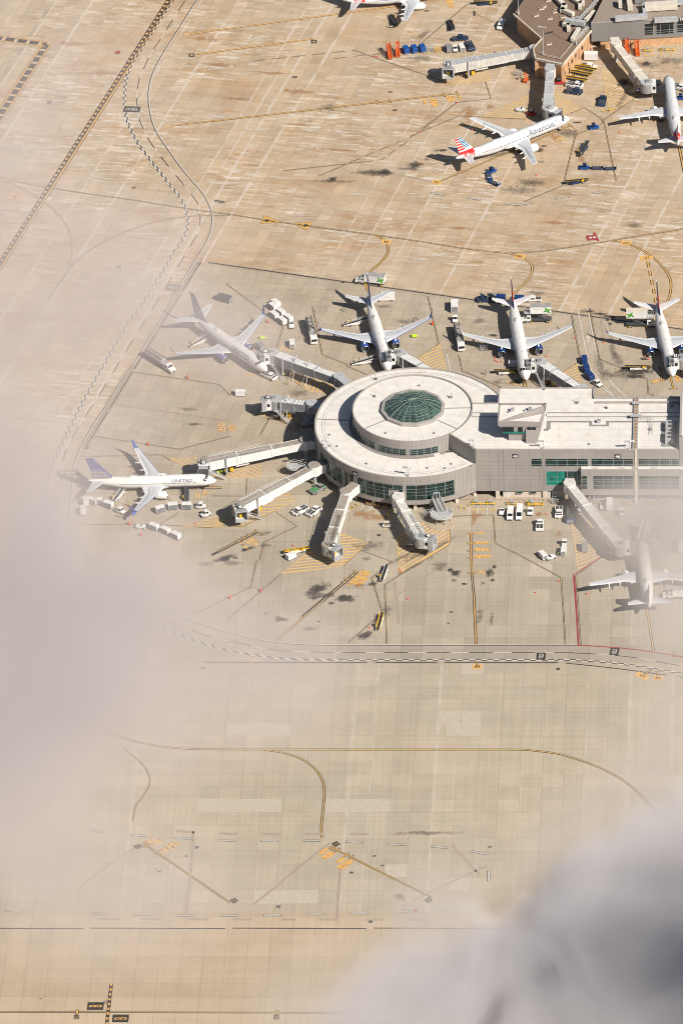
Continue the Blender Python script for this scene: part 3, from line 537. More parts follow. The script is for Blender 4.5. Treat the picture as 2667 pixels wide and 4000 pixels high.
for v, P, r_, wn_ in (('V1',[(745,910),(772,908),(780,955),(752,962)],3,0),('V1',[(805,907),(868,903),(888,975),(825,982)],5,0),('V1',[(960,887),(1030,882),(1042,930),(975,942)],4,0),('V1',[(1060,880),(1090,876),(1100,918),(1075,922)],3,0),('V1',[(955,5),(1010,0),(1033,68),(990,75)],5,0),
 ('V3',[(1290,430),(1350,410),(1430,465),(1350,485)],4,1),('V3',[(1410,375),(1440,365),(1490,400),(1465,408)],3,1),('V3',[(1480,345),(1495,340),(1548,375),(1525,382)],3,1),
 ('W6',[(1210,675),(1300,675),(1300,688),(1210,688)],1,0),('W6',[(1213,763),(1348,763),(1350,785),(1213,785)],2,0),('W6',[(1217,826),(1357,826),(1357,850),(1217,852)],2,0),('W6',[(1217,888),(1366,888),(1366,916),(1217,918)],3,0),('W6',[(1222,1036),(1315,1036),(1315,1066),(1222,1066)],2,1),
 ('W8',[(480,935),(585,975),(535,1030),(420,985)],5,0),('W8',[(510,905),(625,938),(590,972),(480,925)],3,0),('W8',[(570,853),(650,883),(605,925),(505,895)],5,0),('W8',[(408,993),(450,1010),(440,1020),(400,1003)],1,0),
 ('W5',[(218,975),(245,968),(348,1043),(318,1053)],2,1),('W5',[(265,955),(370,905),(425,985),(375,1010)],6,1),('W5',[(418,878),(436,870),(488,908),(470,912)],1,1),
 ('X6',[(1450,655),(1530,655),(1510,750),(1430,745)],5,1),('W2',[(115,940),(205,940),(170,1010),(98,1005)],6,1),('V8',[(1183,1368),(1265,1362),(1268,1395),(1185,1398)],3,0),('V8',[(1462,1312),(1500,1310),(1540,1380),(1475,1388)],5,0),
 ('V7',[(870,1375),(960,1372),(965,1395),(872,1400)],2,1),('V7',[(930,1400),(1050,1395),(1052,1420),(935,1428)],2,1),('W1',[(1322,620),(1335,620),(1332,690),(1320,690)],4,1),('W1',[(1345,640),(1365,640),(1362,710),(1345,710)],4,1),('W1',[(1390,625),(1450,625),(1448,660),(1385,695)],4,1),('W1',[(1483,615),(1495,615),(1493,645),(1482,645)],2,1),
 ('W2',[(265,430),(370,405),(375,430),(260,468)],3,1)): note(v, P, 0, r_, wn_)
for v, P, a, s_, wn_ in (('W8',[(1150,380),(1255,378),(1310,412),(1440,413),(1448,588),(935,900),(922,520)],47,1.45,0), ('W5',[(1250,875),(1525,972),(1270,1205),(640,1290),(930,1060)],10,1.5,0), ('W5',[(680,440),(800,530),(583,645),(250,803),(-20,798),(-20,745),(300,600)],8,1.55,1),
 ('W5',[(-60,300),(435,308),(437,105),(290,140)],-42,1.5,1), ('W1',[(1085,332),(1368,325),(1225,405)],-42,1.5,1), ('W7',[(545,460),(830,600),(860,730),(605,890)],38,1.5,0), ('W7',[(675,437),(755,432),(812,530),(795,545)],38,1.5,0),
 ('W2',[(700,425),(1190,450),(1170,530),(1125,610),(950,605)],78,1.5,0), ('W2',[(610,175),(635,100),(760,205)],78,1.5,1), ('W2',[(580,870),(765,825),(695,920)],60,1.5,0), ('W2',[(340,830),(530,872),(520,780)],60,1.5,1), ('V6',[(1030,935),(1210,808),(1265,1045),(1130,1030)],38,1.4,0),
 ('V8',[(105,1270),(262,1165),(310,1400)],35,1.4,0), ('V1',[(1025,778),(1365,738),(1310,575),(1100,690),(900,735)],38,1.4,1), ('V3',[(670,248),(1085,60),(1320,25),(1568,180),(1440,235),(1060,272)],-4,1.25,1), ('V4',[(820,62),(1085,55),(1190,265),(895,462)],40,1.4,1), ('W1',[(1200,960),(1330,930),(1568,840),(1568,960)],4,1.5,1)): zone(v, P, a, s_, .52, wn_)
# white lane lines, arrow and parking bays
for v, P in (('V8',[(275,490),(390,1090),(440,1240),(720,1568)]), ('V8',[(395,480),(530,1150),(600,1300),(870,1568)]), ('Y2',[(210,60),(430,230)]), ('Y2',[(365,0),(500,125),(650,230)]), ('V6',[(1280,900),(1310,1050)])): strip(cv(v, P), .3, 'paint_white', ZC)
a = G('V8',405,845); poly([(a.x-.9,a.y-.3),(a.x+.9,a.y-.3),(a.x,a.y+1.3)], 'paint_white', ZC); rect((a.x,a.y-1.6), .5, 2.6, 0, 'paint_white', ZC)
for x in (233,400,565,730,898,1065,1230,1393): strip(pl('Y5', [(x,232),(x,380)]), .2, 'paint_white', ZC)
for x0, x1 in ((265,375),(425,527),(600,715),(755,790),(1455,1515)): strip(pl('Y5', [(x0,286),(x1,287)]), .55, 'paint_yellow', ZC)
strip(pl('Y5', [(0,105),(1568,105)]), .15, 'paint_red', ZB); strip(pl('W7', [(968,322),(1140,322)]), .2, 'paint_white', ZC); strip(pl('W7', [(1225,322),(1495,322),(1495,510)]), .2, 'paint_white', ZC)
for x in (1055,1140,1225,1293,1360,1428): strip(pl('W7', [(x,322),(x,400)]), .2, 'paint_white', ZC)
for x in (1070,1240,1305,1370,1435): strip(pl('W7', [(x,336),(x+55,336)]), .4, 'paint_yellow_faded', ZC)
for x in (0,90,145,200): strip(pl('V2', [(1175+x*1.45,510-x*.06),(1190+x*1.45,562-x*.06)]), .18, 'paint_white', ZC)
for x in (1195,1270,1350,1430): strip(pl('V2', [(x,515-(x-1195)*.08),(x+50,512-(x-1195)*.08)]), .5, 'paint_yellow', ZC)
for x0,y0,x1,y1 in ((1455,640,1500,565),(180,410,135,470),(255,420,215,480)): strip(pl('W6' if x0 < 1000 else 'W5', [(x0,y0),(x1,y1)]), .22, 'paint_white', ZC)
numplate('U1', 105, 1340, 'A', 172, 2.6, 'paint_orange_worn', 'paint_black_worn', w=4.6, h=3.6)
strip([G('U1',118,1352), G('U1',88,1362)], .3, 'paint_black_worn', ZT)
MATS['road'] = MATS['concrete_road']
MARKNAME = {'paint_yellow':'yellow_marking','paint_yellow_faded':'faded_yellow_marking','paint_yellow_worn':'worn_yellow_marking','paint_orange':'orange_marking','paint_orange_worn':'worn_orange_marking','paint_black':'black_marking','paint_black_worn':'worn_black_marking','paint_white':'white_marking','paint_tan':'tan_marking','paint_red':'red_marking','asphalt_patch':'asphalt_patch','pale_slab':'pale_slab','grey_slab':'grey_slab','drain_iron':'drain','rubber_mark':'rubber_mark','road':'road'}
MM = {}
for (key, z), L_ in LAY.items():
    b = MM.setdefault(key, MB())
    for k, P in enumerate(L_):
        P = [Vector((p[0], p[1])) for p in P]
        a = sum(P[i].x*P[(i+1)%len(P)].y-P[(i+1)%len(P)].x*P[i].y for i in range(len(P)))
        if a < 0: P.reverse()
        b.face([(p.x, p.y, z+(k % 5)*.0011) for p in P])
for key, b in MM.items(): o = b.build(MARKNAME[key], [key]); o['kind'] = 'structure'
# soft stains: tyre rubber, oil and rust
def stain_mat(name, rgb, dens):
    m = bpy.data.materials.new(name); m.use_nodes = True; t = m.node_tree; N = t.nodes.new; L = t.links.new
    b = t.nodes['Principled BSDF']; b.inputs['Base Color'].default_value = (*rgb, 1); b.inputs['Roughness'].default_value = .8
    tc = N('ShaderNodeTexCoord'); g = N('ShaderNodeTexGradient'); g.gradient_type = 'SPHERICAL'
    mp = N('ShaderNodeMapping'); mp.inputs['Location'].default_value = (-1,-1,0); mp.inputs['Scale'].default_value = (2,2,0)
    L(tc.outputs['Generated'], mp.inputs[0]); L(mp.outputs[0], g.inputs[0])
    n = N('ShaderNodeTexNoise'); n.inputs['Scale'].default_value = .55; n.inputs['Detail'].default_value = 6; n.inputs['Roughness'].default_value = .7; L(tc.outputs['Object'], n.inputs[0])
    oi = N('ShaderNodeObjectInfo'); n.noise_dimensions = '4D'; w4 = N('ShaderNodeMath'); w4.operation = 'MULTIPLY'; w4.inputs[1].default_value = 50; L(oi.outputs['Random'], w4.inputs[0]); L(w4.outputs[0], n.inputs['W'])
    a = N('ShaderNodeMath'); a.operation = 'MULTIPLY_ADD'; a.inputs[1].default_value = 2.6; a.inputs[2].default_value = -1.5; L(n.outputs[0], a.inputs[0])
    ad = N('ShaderNodeMath'); ad.operation = 'ADD'; L(a.outputs[0], ad.inputs[0]); L(g.outputs['Fac'], ad.inputs[1])
    r = N('ShaderNodeMapRange'); r.inputs[1].default_value = .12; r.inputs[2].default_value = .62; r.inputs[4].default_value = dens; L(ad.outputs[0], r.inputs[0])
    e = N('ShaderNodeMath'); e.operation = 'MULTIPLY'; L(r.outputs[0], e.inputs[0])
    e2 = N('ShaderNodeMapRange'); e2.inputs[2].default_value = .12; L(g.outputs['Fac'], e2.inputs[0]); L(e2.outputs[0], e.inputs[1]); L(e.outputs[0], b.inputs['Alpha']); MATS[name] = m
stain_mat('oil', (.055,.048,.042), .8); stain_mat('soot', (.12,.10,.085), .38); stain_mat('rust', (.42,.22,.09), .5); stain_mat('bleach', (.62,.57,.50), .7)
nst = 0
def stain(v, x, y, w_, h_, mat, ang=0):
    global nst
    c = G(v, x, y); b = MB(); b.face([(-w_/2,-h_/2,0),(w_/2,-h_/2,0),(w_/2,h_/2,0),(-w_/2,h_/2,0)]); o = b.build('stain', [mat]); o['kind'] = 'structure'
    o.location = (c.x, c.y, .104+.0008*nst); nst += 1; o.rotation_euler = (0,0,math.radians(ang))
for s_ in (('U3',1455,110,5,6,'oil'),('U3',1500,98,6,5,'soot'),('U3',1445,160,3,3,'oil'),('U3',1275,250,3.4,2.4,'oil'),('U3',1220,232,3,2,'soot'),('U3',1520,185,4,2.4,'oil'),('U3',1465,268,1.6,1.6,'oil'),
 ('W6',985,1030,3,3,'oil'),('W6',1032,1065,4,6,'oil'),('W6',1015,1130,3,3,'soot'),('W6',1105,1165,3.5,2,'oil'),('W6',1352,1060,4,7,'oil'),('W6',1400,1005,2.2,3,'oil'),('W6',1380,1128,2,2,'oil'),('W6',1290,1160,3,3,'soot'),
 ('U4',15,160,7,5,'oil'),('U4',40,175,5,3,'soot'),('U4',100,335,8,7,'soot',40),('U4',130,320,5,5,'soot'),('W5',80,1130,5,5,'oil',20),('W5',140,1110,6,4,'soot'),('W5',190,1125,3,2,'oil'),('U3',950,5,9,4,'soot'),
 ('W8',620,740,5,4,'soot'),('W8',660,990,5,4,'oil',30),('W8',390,1150,8,4,'oil'),('W8',80,1040,8,6,'soot'),('W8',80,1140,4,3,'soot'),('W8',620,610,16,8,'soot',10),
 ('U2',1440,1320,16,5,'soot'),('U2',1540,1325,12,4,'oil'),('X8',500,490,9,3,'soot'),('X8',690,470,10,6,'soot'),('X8',810,490,5,9,'oil'),('X8',1250,380,6,8,'oil'),('X8',1100,430,10,3,'soot'),('X8',0,600,5,5,'oil'),
 ('U2',1140,830,9,9,'soot'),('V1',450,850,3.5,2,'oil'),('V1',490,1015,4,2,'oil'),('V1',780,100,3,2,'oil'),('V1',760,320,4,14,'soot',-30),('V1',720,540,16,6,'soot'),('V3',160,640,3,4,'soot'),('V3',40,705,8,8,'soot'),
 ('V3',300,560,8,3,'oil'),('V3',820,600,20,3,'soot',25),('V3',1190,550,4,3,'oil'),('V3',1230,520,3,2,'oil'),('V4',240,800,5,2.4,'oil'),('V3',1450,390,10,6,'soot'),('V4',500,640,12,6,'soot'),('V4',590,540,5,2,'oil'),('V3',1100,860,12,10,'soot'),
 ('W1',1320,20,9,2.5,'soot'),('X6',1180,675,9,2.5,'soot'),('X6',1150,520,12,4,'soot'),('W1',1030,705,10,4,'soot'),('V8',900,1290,20,12,'soot'),('V8',1080,1110,5,3,'oil'),('V8',960,1320,8,4,'oil'),('V8',560,560,8,3,'oil',-8),('V8',660,590,6,2.4,'oil'),('V8',400,520,7,3,'soot'),('V8',420,530,5,1.6,'oil'),
 ('V7',600,1000,8,3,'soot'),('V7',700,820,4,2,'oil'),('V7',780,1390,6,5,'soot'),('V7',540,640,7,5,'soot'),('U8',1310,240,6,6,'soot'),('U8',790,20,14,5,'soot'),('U6',632,427,2,1.6,'oil'),('U6',480,540,2.6,1.8,'oil'),('U6',690,492,2.4,1.6,'oil'),('U6',800,705,5,6,'soot'),('U6',1000,270,30,3,'soot'),
 ('U5',840,482,1.6,1.4,'oil'),('U5',615,580,1.6,1.4,'oil'),('U5',635,597,1.6,1.2,'oil'),('U7',190,356,1.6,1,'oil'),('U7',490,370,3,4,'soot'),('W6',220,510,11,7,'rust'),('W6',300,540,9,5,'rust'),('W6',130,500,7,6,'rust'),('W6',1205,560,2.6,10,'rust'),('W6',1250,520,4,5,'rust',-30),
 ('Y5',1500,370,3,4,'rust'),('Y5',330,400,3,8,'rust'),('W7',440,555,4,5,'rust'),('W7',520,550,2,2,'rust'),('W7',240,370,3.4,3,'rust'),('V3',560,230,7,16,'rust',-20),('V3',500,200,4,10,'rust',-35),('V3',740,165,4,8,'rust'),('V2',1240,600,14,6,'soot'),('V2',1450,560,16,7,'soot'),('V2',1230,590,6,5,'oil'),('V1',1230,260,4,1.6,'rust'),('V1',130,1050,4,1.5,'rust'),('V4',640,880,4,7,'rust'),('V4',400,680,6,5,'rust'),('V4',1220,130,8,8,'soot'),('V4',1010,330,4,18,'soot',-20),('V2',1040,760,10,8,'oil'),('U4',690,260,2,12,'soot'),('XC',690,110,2.4,1.4,'oil'),('XC',660,225,1.2,1.2,'oil'),('XC',30,100,5,9,'soot'),('XC',980,150,4,10,'soot'),
 ('V3',670,930,6,1.6,'bleach'),('V3',240,1000,8,1.6,'bleach'),('X8',750,50,12,2,'bleach'),('X8',350,830,12,2,'bleach'),('X8',1250,820,9,2,'bleach'),('P',1700,1000,10,2.5,'bleach'),('P',1640,1015,12,2.5,'bleach'),('W2',820,960,14,10,'soot'),('U2',1180,1390,26,3,'soot',-4),('U2',1500,1340,20,3,'soot',-3),('U3',1440,140,9,7,'oil',30),('U3',1420,300,7,4,'soot'),('U3',1500,150,10,4,'oil',10),('U3',1290,262,6,4,'oil'),('W5',60,1140,9,5,'oil',25),('W5',150,1180,9,4,'soot',10),('W5',290,1040,8,3,'oil',20),('W5',470,880,9,3,'soot',25),('W5',500,1000,7,3,'soot'),('W8',380,1140,10,5,'oil',15),('W8',100,1060,9,6,'oil',20),('W8',540,1010,7,3,'soot'),('U4',110,330,7,5,'oil',45),('W6',560,900,24,3,'soot',42),('W6',700,880,24,3,'soot',42),('W6',850,820,22,3,'soot',45),('W6',640,1000,24,3,'soot',42),('W6',900,1000,10,8,'soot'),('V8',700,1000,3,22,'soot',8),('V8',560,1200,3,26,'soot',10),('V8',770,1100,5,14,'soot',15),('V8',1000,1250,18,8,'oil'),('V8',640,1300,8,10,'soot'),('V7',1250,300,10,4,'soot'),('V6',900,600,12,5,'soot'),('V6',700,470,8,4,'soot'),('V6',800,1050,8,5,'oil'),('V5',1130,1060,8,5,'oil'),('W2',830,620,12,6,'soot'),('W2',600,880,10,4,'oil'),('X7',240,640,10,4,'oil'),('U8',700,60,18,7,'soot'),('U8',400,260,16,3,'rust',-5),('U8',900,230,14,3,'rust',-4),('U2',300,500,18,4,'rust',-5),('U2',450,760,16,4,'rust',-4),('U2',900,700,18,4,'rust',-5),('U2',200,300,16,4,'rust',-5),('U2',700,560,20,3,'rust',-5),('U1',700,500,20,4,'rust',-5),('U1',500,300,20,4,'rust',-5),('U2',1200,1150,22,2.5,'rust',-6),('U2',1000,1000,14,2.5,'bleach',-4),('U2',600,1000,16,2.5,'bleach',-4),('U2',1400,700,12,3,'bleach',-4),('U2',300,900,14,3,'bleach',-4)): stain(*s_)
# ---------------------------------------------------------------- airliners (local frame: nose tip at x=0, tail towards -x, +y port)
def pf(u, a): return max(0., u)**a
class Plane:
    def __init__(s, L, R, cz, kind): s.L, s.R, s.cz, s.kind = L, R, cz, kind
    def sec(s, d):
        """radius, centre height and half-width factor at distance d behind the nose"""
        R, L, cz = s.R, s.L, s.cz
        Ln, Lt = R*3.1, L*.345
        if d < Ln: u = d/Ln; r = R*pf(1-(1-u)**2.1, .62); z = cz-.26*R*(1-u)**1.6
        elif d > L-Lt: u = (d-(L-Lt))/Lt; r = R*(1-.86*u**1.55); z = cz+(R-r)*.72
        else: r = R; z = cz
        return max(r, .02), z
    def pt(s, d, th, e=0.):
        r, z = s.sec(d); r += e; return Vector((-d, r*math.cos(th), z+r*1.04*math.sin(th)))
def airliner(L, R, cz, kind, livery, semi, winglet, engine_col, span_shift=0, name_txt=None, txt=None, eng=None):
    """returns a builder that adds the parts of one airliner to a root"""
    P = Plane(L, R, cz, kind); a320 = kind == 'a'
    def build(root):
        # fuselage
        ds = [0, .05, .15, .3, .5, .75, 1.05, 1.4, 1.8, 2.25, 2.75, 3.3, 3.9, 4.6, 5.4, 6.3]; d = 7.2
        while d < L-.3: ds.append(d); d += .75 if d < L*.6 else .4
        ds += [L-.12, L]; n = 48
        rg = [[P.pt(d, 2*PI*j/n) for j in range(n)] for d in ds]
        def mf(i, j, c):
            d = -c[0]; r, z = P.sec(d); rel = (c[2]-z)/max(r, .1)
            if livery == 'aa':
                q = d-L*.845; up = c[2]-(cz-.2)
                if 0 < q < 5.2 and rel > -.15:
                    s_ = (q*.55-up*.9+4)
                    if 1.2 < q+up*.6 < 3.4: return 1
                    if 4.0 < q+up*.6 < 5.1: return 1
            if livery == 'united' and rel < -.45: return 2
            return 0
        b = MB(); b.rings(rg, 0, mf=mf); part(b, 'fuselage', ['fuselage_silver' if livery == 'aa' else 'fuselage_white', 'aa_red', 'light_grey'], root, True)
        # cockpit windows
        b = MB(); k0 = R*(1.22 if a320 else 1.3)
        for s_ in (-1, 1):
            for (t0, t1, dl0_, dh0_, dl1_, dh1_) in ((.04,.40,0,.42,.06,.46),(.46,.72,.08,.50,.24,.66),(.78,1.0,.28,.72,.50,.86)):
                for i in range(3):
                    for j in range(3):
                        q = []
                        for a_, c_ in ((i,j),(i+1,j),(i+1,j+1),(i,j+1)):
                            ta, tc_ = a_/3, c_/3; lo_ = dl0_+(dl1_-dl0_)*ta; hi_ = dh0_+(dh1_-dh0_)*ta; d_ = k0+R*(lo_+(hi_-lo_)*tc_)
                            th = (t0+(t1-t0)*ta)*(1.28-.28*tc_); q.append(P.pt(d_, PI/2-s_*th, .035))
                        if s_ > 0: q.reverse()
                        b.face(q, 0)
        part(b, 'cockpit_window', ['dark_glass'], root)
        # cabin window rows, doors, lettering
        for s_ in (-1, 1):
            b = MB(); d = 6.4; th0 = math.asin(.16)
            while d < L-9.2:
                if abs(d-L*.19) > .4 and abs(d-L*.44) > .3:
                    for t0, t1 in ((th0-.075, th0+.085),):
                        q = [(d-.14,t0),(d+.14,t0),(d+.14,t1),(d-.14,t1)]
                        p = [P.pt(a_, t_ if s_ > 0 else PI-t_, .02) for a_, t_ in q]
                        b.face(p if s_ < 0 else list(reversed(p)), 0)
                d += .54
            part(b, 'window_row', ['dark_grey'], root)
            b = MB()
            for dx in (5.0, L-8.2, L*.40):
                wd = .42 if dx != L*.40 else .26; z0, z1 = (-.12, .62) if dx != L*.40 else (.05, .5)
                for (a0, a1, t0, t1) in ((dx-wd,dx-wd+.07,z0,z1),(dx+wd-.07,dx+wd,z0,z1),(dx-wd,dx+wd,z0,z0+.04),(dx-wd,dx+wd,z1-.04,z1)):
                    p = [P.pt(a_, t_ if s_ > 0 else PI-t_, .018) for a_, t_ in ((a0,t0),(a1,t0),(a1,t1),(a0,t1))]
                    b.face(p if s_ < 0 else list(reversed(p)), 0)
            part(b, 'door_outline', ['mid_grey'], root)
            if txt:
                word, size, dmid, thc, tm, sx = txt
                bm = text_mesh(word, size, 8, .02); bm.transform(Matrix.Diagonal((sx, 1, 1, 1)))
                for v in bm.verts:
                    u, h = v.co.x, v.co.y; d_ = dmid-u*(-s_) if s_ < 0 else dmid+u
                    # starboard (y<0) reads tail to nose, port reads nose to tail
                    d_ = dmid-u if s_ < 0 else dmid+u
                    th = thc+h/R; v.co = P.pt(d_, th if s_ > 0 else PI-th, .035)
                me = bpy.data.meshes.new('airline_name'); bmesh.ops.recalc_face_normals(bm, faces=bm.faces); bm.to_mesh(me); bm.free(); me.materials.append(MATS[tm])
                o = bpy.data.objects.new('airline_name', me); COL.objects.link(o); o.parent = root
            if livery == 'aa':      # small two-tone emblem ahead of the name
                for pts_, mm in (([(5.4,.62),(6.3,.88),(6.9,.98),(6.2,.78)],'aa_blue'),([(5.9,.70),(5.2,.32),(4.75,.20),(5.1,.48)],'aa_red')):
                    b = MB(); p = [P.pt(a_, t_ if s_ > 0 else PI-t_, .04) for a_, t_ in pts_]; b.face(p if s_ < 0 else list(reversed(p)), 0); part(b, 'emblem', [mm], root)
        # belly fairing
        b = MB(); x0 = L*.36; x1 = L*.60; rg = []
        for k in range(11):
            u = k/10; d = x0+(x1-x0)*u; w_ = math.sin(PI*min(1, max(0, u)))**.45
            rg.append([Vector((-d, (R*.55+R*.62*w_)*math.cos(2*PI*j/20), cz-R*.62+(R*.28+R*.30*w_)*math.sin(2*PI*j/20))) for j in range(20)])
        b.rings(rg, 0); part(b, 'belly_fairing', ['fuselage_white' if livery != 'united' else 'light_grey'], root, True)
        # wings
        rootx = L*(.335 if a320 else .345)+2.2; zr = cz-R*.52; dih = math.radians(5.6)
        cr, ck, ct = (7.2, 4.1, 1.6) if not a320 else (7.1, 3.9, 1.7); yk = 5.6 if not a320 else 6.4; yr = R*.85; sw = .52
        def wsec(y):
            t = (y-yr)/(yk-yr) if y < yk else (y-yk)/(semi-yk); c = cr+(ck-cr)*t if y < yk else ck+(ct-ck)*t
            xle = rootx+(y-yr)*sw; z = zr+(y-yr)*math.tan(dih)+(max(0, y-yk)/(semi-yk))**2*.35; return xle, c, z, (.14 if y < yk else .11)*c*.85
        AF = [(0,0),(.015,.28),(.06,.5),(.15,.78),(.32,1.),(.55,.80),(.72,.5),(.73,.47),(.88,.2),(1,.03),(.88,-.1),(.6,-.45),(.3,-.6),(.08,-.38)]
        AM = [1,1,0,0,0,0,3,2,2,2,0,0,0,1]
        def wring(y, s_): xle, c, z, th = wsec(y); return [Vector((-(xle+c*u), s_*y, z+th*.6*v)) for u, v in AF]
        for s_ in (-1, 1):
            ysn = [yr*.6, yr, 3.2, yk, 8., 10.5, 13., 15.5, semi-.25, semi]
            ysn = [y for y in ysn if y <= semi]; rg = [wring(y, s_) for y in ysn]
            if s_ < 0: rg = [list(reversed(r)) for r in rg]
            nA = len(AF)
            def wm(i, j, c, s_=s_):
                jj = j if s_ > 0 else (nA-2-j) % nA
                k = AM[jj]
                if k == 2 and i in (3,): return 3 if False else 2
                return k
            b = MB(); b.rings(rg, 0, mf=wm); part(b, 'wing', ['wing_grey', 'wing_light' if livery != 'united' else 'wing_light', 'wing_light', 'wing_dark'], root)
            if livery == 'united2' or livery == 'united':
                pass
            # flap-track fairings
            for y in ([3.9, 7.4, 10.9] if not a320 else [4.3, 7.8, 11.2]):
                xle, c, z, th = wsec(y); b = MB(); rg = []
                for k in range(7):
                    u = k/6; r = .05+.21*math.sin(PI*(.12+.88*u)**1.)**.8 if u < 1 else .03
                    rg.append([Vector((-(xle+c*.55+u*3.1), s_*y+r*math.cos(2*PI*j/8), z-.22-.1*u+r*1.2*math.sin(2*PI*j/8))) for j in range(8)])
                b.rings(rg, 0); part(b, 'flap_fairing', ['wing_light'], root, True)
            # spoiler/flap seams
            b = MB()
            for ya, yb, u0 in ((2.6,yk,.70),(yk,semi*.78,.70),(yk,semi*.78,.56)):
                p = []
                for y in (ya, yb): xle, c, z, th = wsec(y); p.append(Vector((-(xle+c*u0), s_*y, z+th*.52)))
                b.tube(p[0], p[1], .035, 4, 0)
            part(b, 'flap_seam', ['mid_grey'], root)
            # winglets
            xle, c, z, th = wsec(semi)
            if winglet:
                wl = {'split': ((2.5, 'united_blue'), (-.9, 'united_blue')), 'blend': ((2.4, 'delta_navy'),), 'blend_white': ((2.4, 'wing_light'),), 'shark': ((2.3, 'wing_light'),), 'united': ((2.5, 'united_blue'),)}[winglet]
                for h, mm in wl:
                    b = MB(); rg = []
                    for k in range(6):
                        u = k/5; cc = c*(1-.62*u); yy_ = semi+.05+.75*math.sin(u*PI/2)*(1 if h > 0 else .8)+(.25*u if h > 0 else .3*u); zz = z+h*(1-math.cos(u*PI/2))**.8*(1 if h > 0 else 1)
                        xx = xle+.1+u*1.55*(1 if h > 0 else .75)+(c-cc)*.15
                        rg.append([Vector((-(xx+cc*q[0]), s_*yy_+s_*q[1], zz)) for q in ((0,0),(.3,.07),(.7,.05),(1,0),(.7,-.05),(.3,-.07))])
                    if s_ < 0: rg = [list(reversed(r)) for r in rg]
                    b.rings(rg, 0); part(b, 'winglet', [mm], root, True)
            else:
                b = MB(); b.tube((-(xle-.1), s_*(semi+.06), z), (-(xle+c+.25), s_*(semi+.08), z+.05), .13, 6, 0, .06); part(b, 'wing_tip', ['wing_light'], root, True)
            if livery in ('united', 'united2'):
                b = MB()
                for ya, yb in ((yk, semi*.55), (semi*.55, semi)):
                    p = []
                    for y in (ya, yb): x_, c_, z_, t_ = wsec(y); p.append((x_, y, z_))
                    b.tube((-p[0][0]+.03, s_*p[0][1], p[0][2]+.01), (-p[1][0]+.03, s_*p[1][1], p[1][2]+.01), .09, 5, 0)
                part(b, 'leading_edge_stripe', ['united_fin'], root)
            # engines
            ye = 4.9 if not a320 else 5.8; re = eng or (1.12 if not a320 else 1.28); xle, c, z, th = wsec(ye); ex = xle-2.5 if not a320 else xle-2.4; ez = z-re*.98-.12; ln = 3.9 if not a320 else 4.2
            prof = [(0,.86),(.08,.95),(.3,1.0),(1.1,1.08),(2.0,1.06),(3.0,.92),(ln,.74)]; n = 24
            b = MB(); rg = [[Vector((-(ex+u), s_*ye+re*q*math.cos(2*PI*j/n), ez+re*q*.97*math.sin(2*PI*j/n))) for j in range(n)] for u, q in prof]
            b.rings(rg, 0, cap0=False, cap1=False)
            part(b, 'nacelle', [engine_col], root, True); nac = root.children[-1] if False else [o for o in root.children if o.name.startswith('nacelle')][-1]
            b = MB(); prof = [(.30,1.005),(.06,.955),(0,.88),(.05,.82),(.3,.79)]
            rg = [[Vector((-(ex+u), s_*ye+re*q*math.cos(2*PI*j/n), ez+re*q*.97*math.sin(2*PI*j/n))) for j in range(n)] for u, q in prof]
            b.rings(rg, 0, cap0=False, cap1=False); b.build('inlet_lip', ['bare_metal'], nac, True)
            b = MB(); rg = [[Vector((-(ex+u), s_*ye+re*q*math.cos(2*PI*j/n), ez+re*q*math.sin(2*PI*j/n))) for j in range(n)] for u, q in ((.3,.79),(.9,.76))]
            b.rings(rg, 0, cap0=False, cap1=True); b.tube((-(ex+.95), s_*ye, ez), (-(ex+.45), s_*ye, ez), re*.24, 12, 1, .02); b.build('fan', ['dark_grey', 'mid_grey'], nac, True)
            b = MB(); b.tube((-(ex+ln-.25), s_*ye, ez), (-(ex+ln+.75), s_*ye, ez), re*.55, 16, 0, re*.4); b.tube((-(ex+ln+.7), s_*ye, ez), (-(ex+ln+1.4), s_*ye, ez), re*.24, 12, 0, .05); b.build('exhaust_nozzle', ['mid_grey'], nac, True)
            b = MB(); b.sprism([(-(ex+.9), ez+re*.9), (-(ex+1.6), ez+re*1.32), (-(xle+.15), z+th*.35), (-(xle+2.2), z), (-(ex+ln+.6), ez+re*.35), (-(ex+ln-.6), ez+re*.6)], s_*ye-.2, s_*ye+.2, 0)
            part(b, 'pylon', ['wing_light'], root)
            # main gear
            b = MB(); gx = L*.5; gy = 2.86 if not a320 else 3.8; b.tube((-gx, s_*gy, .5), (-gx, s_*gy, zr+.2), .14, 8, 0); b.tube((-gx, s_*gy, 1.1), (-gx, s_*gy*.55, zr), .08, 6, 0); part(b, 'landing_gear_leg', ['light_grey'], root)
            for o_ in (-.4, .4):
                b = MB(); b.tube((-gx, s_*gy+o_-.19, .56), (-gx, s_*gy+o_+.19, .56), .56, 16, 0); b.tube((-gx, s_*gy+o_-.2, .56), (-gx, s_*gy+o_+.2, .56), .26, 10, 1); part(b, 'wheel', ['tyre', 'light_grey'], root)
        b = MB(); b.tube((-4.2, 0, .4), (-4.2, 0, cz-R*.8), .1, 8, 0); b.tube((-4.2,0,1.0), (-5.2,0,cz-R*.8), .06, 6, 0); part(b, 'landing_gear_leg', ['light_grey'], root)
        for o_ in (-.28, .28): b = MB(); b.tube((-4.2, o_-.11, .36), (-4.2, o_+.11, .36), .36, 12, 0); part(b, 'wheel', ['tyre'], root)
        # tailplane
        xt = L-(5.3 if not a320 else 6.4); zt = P.sec(min(xt+2, L-.5))[1]+.2
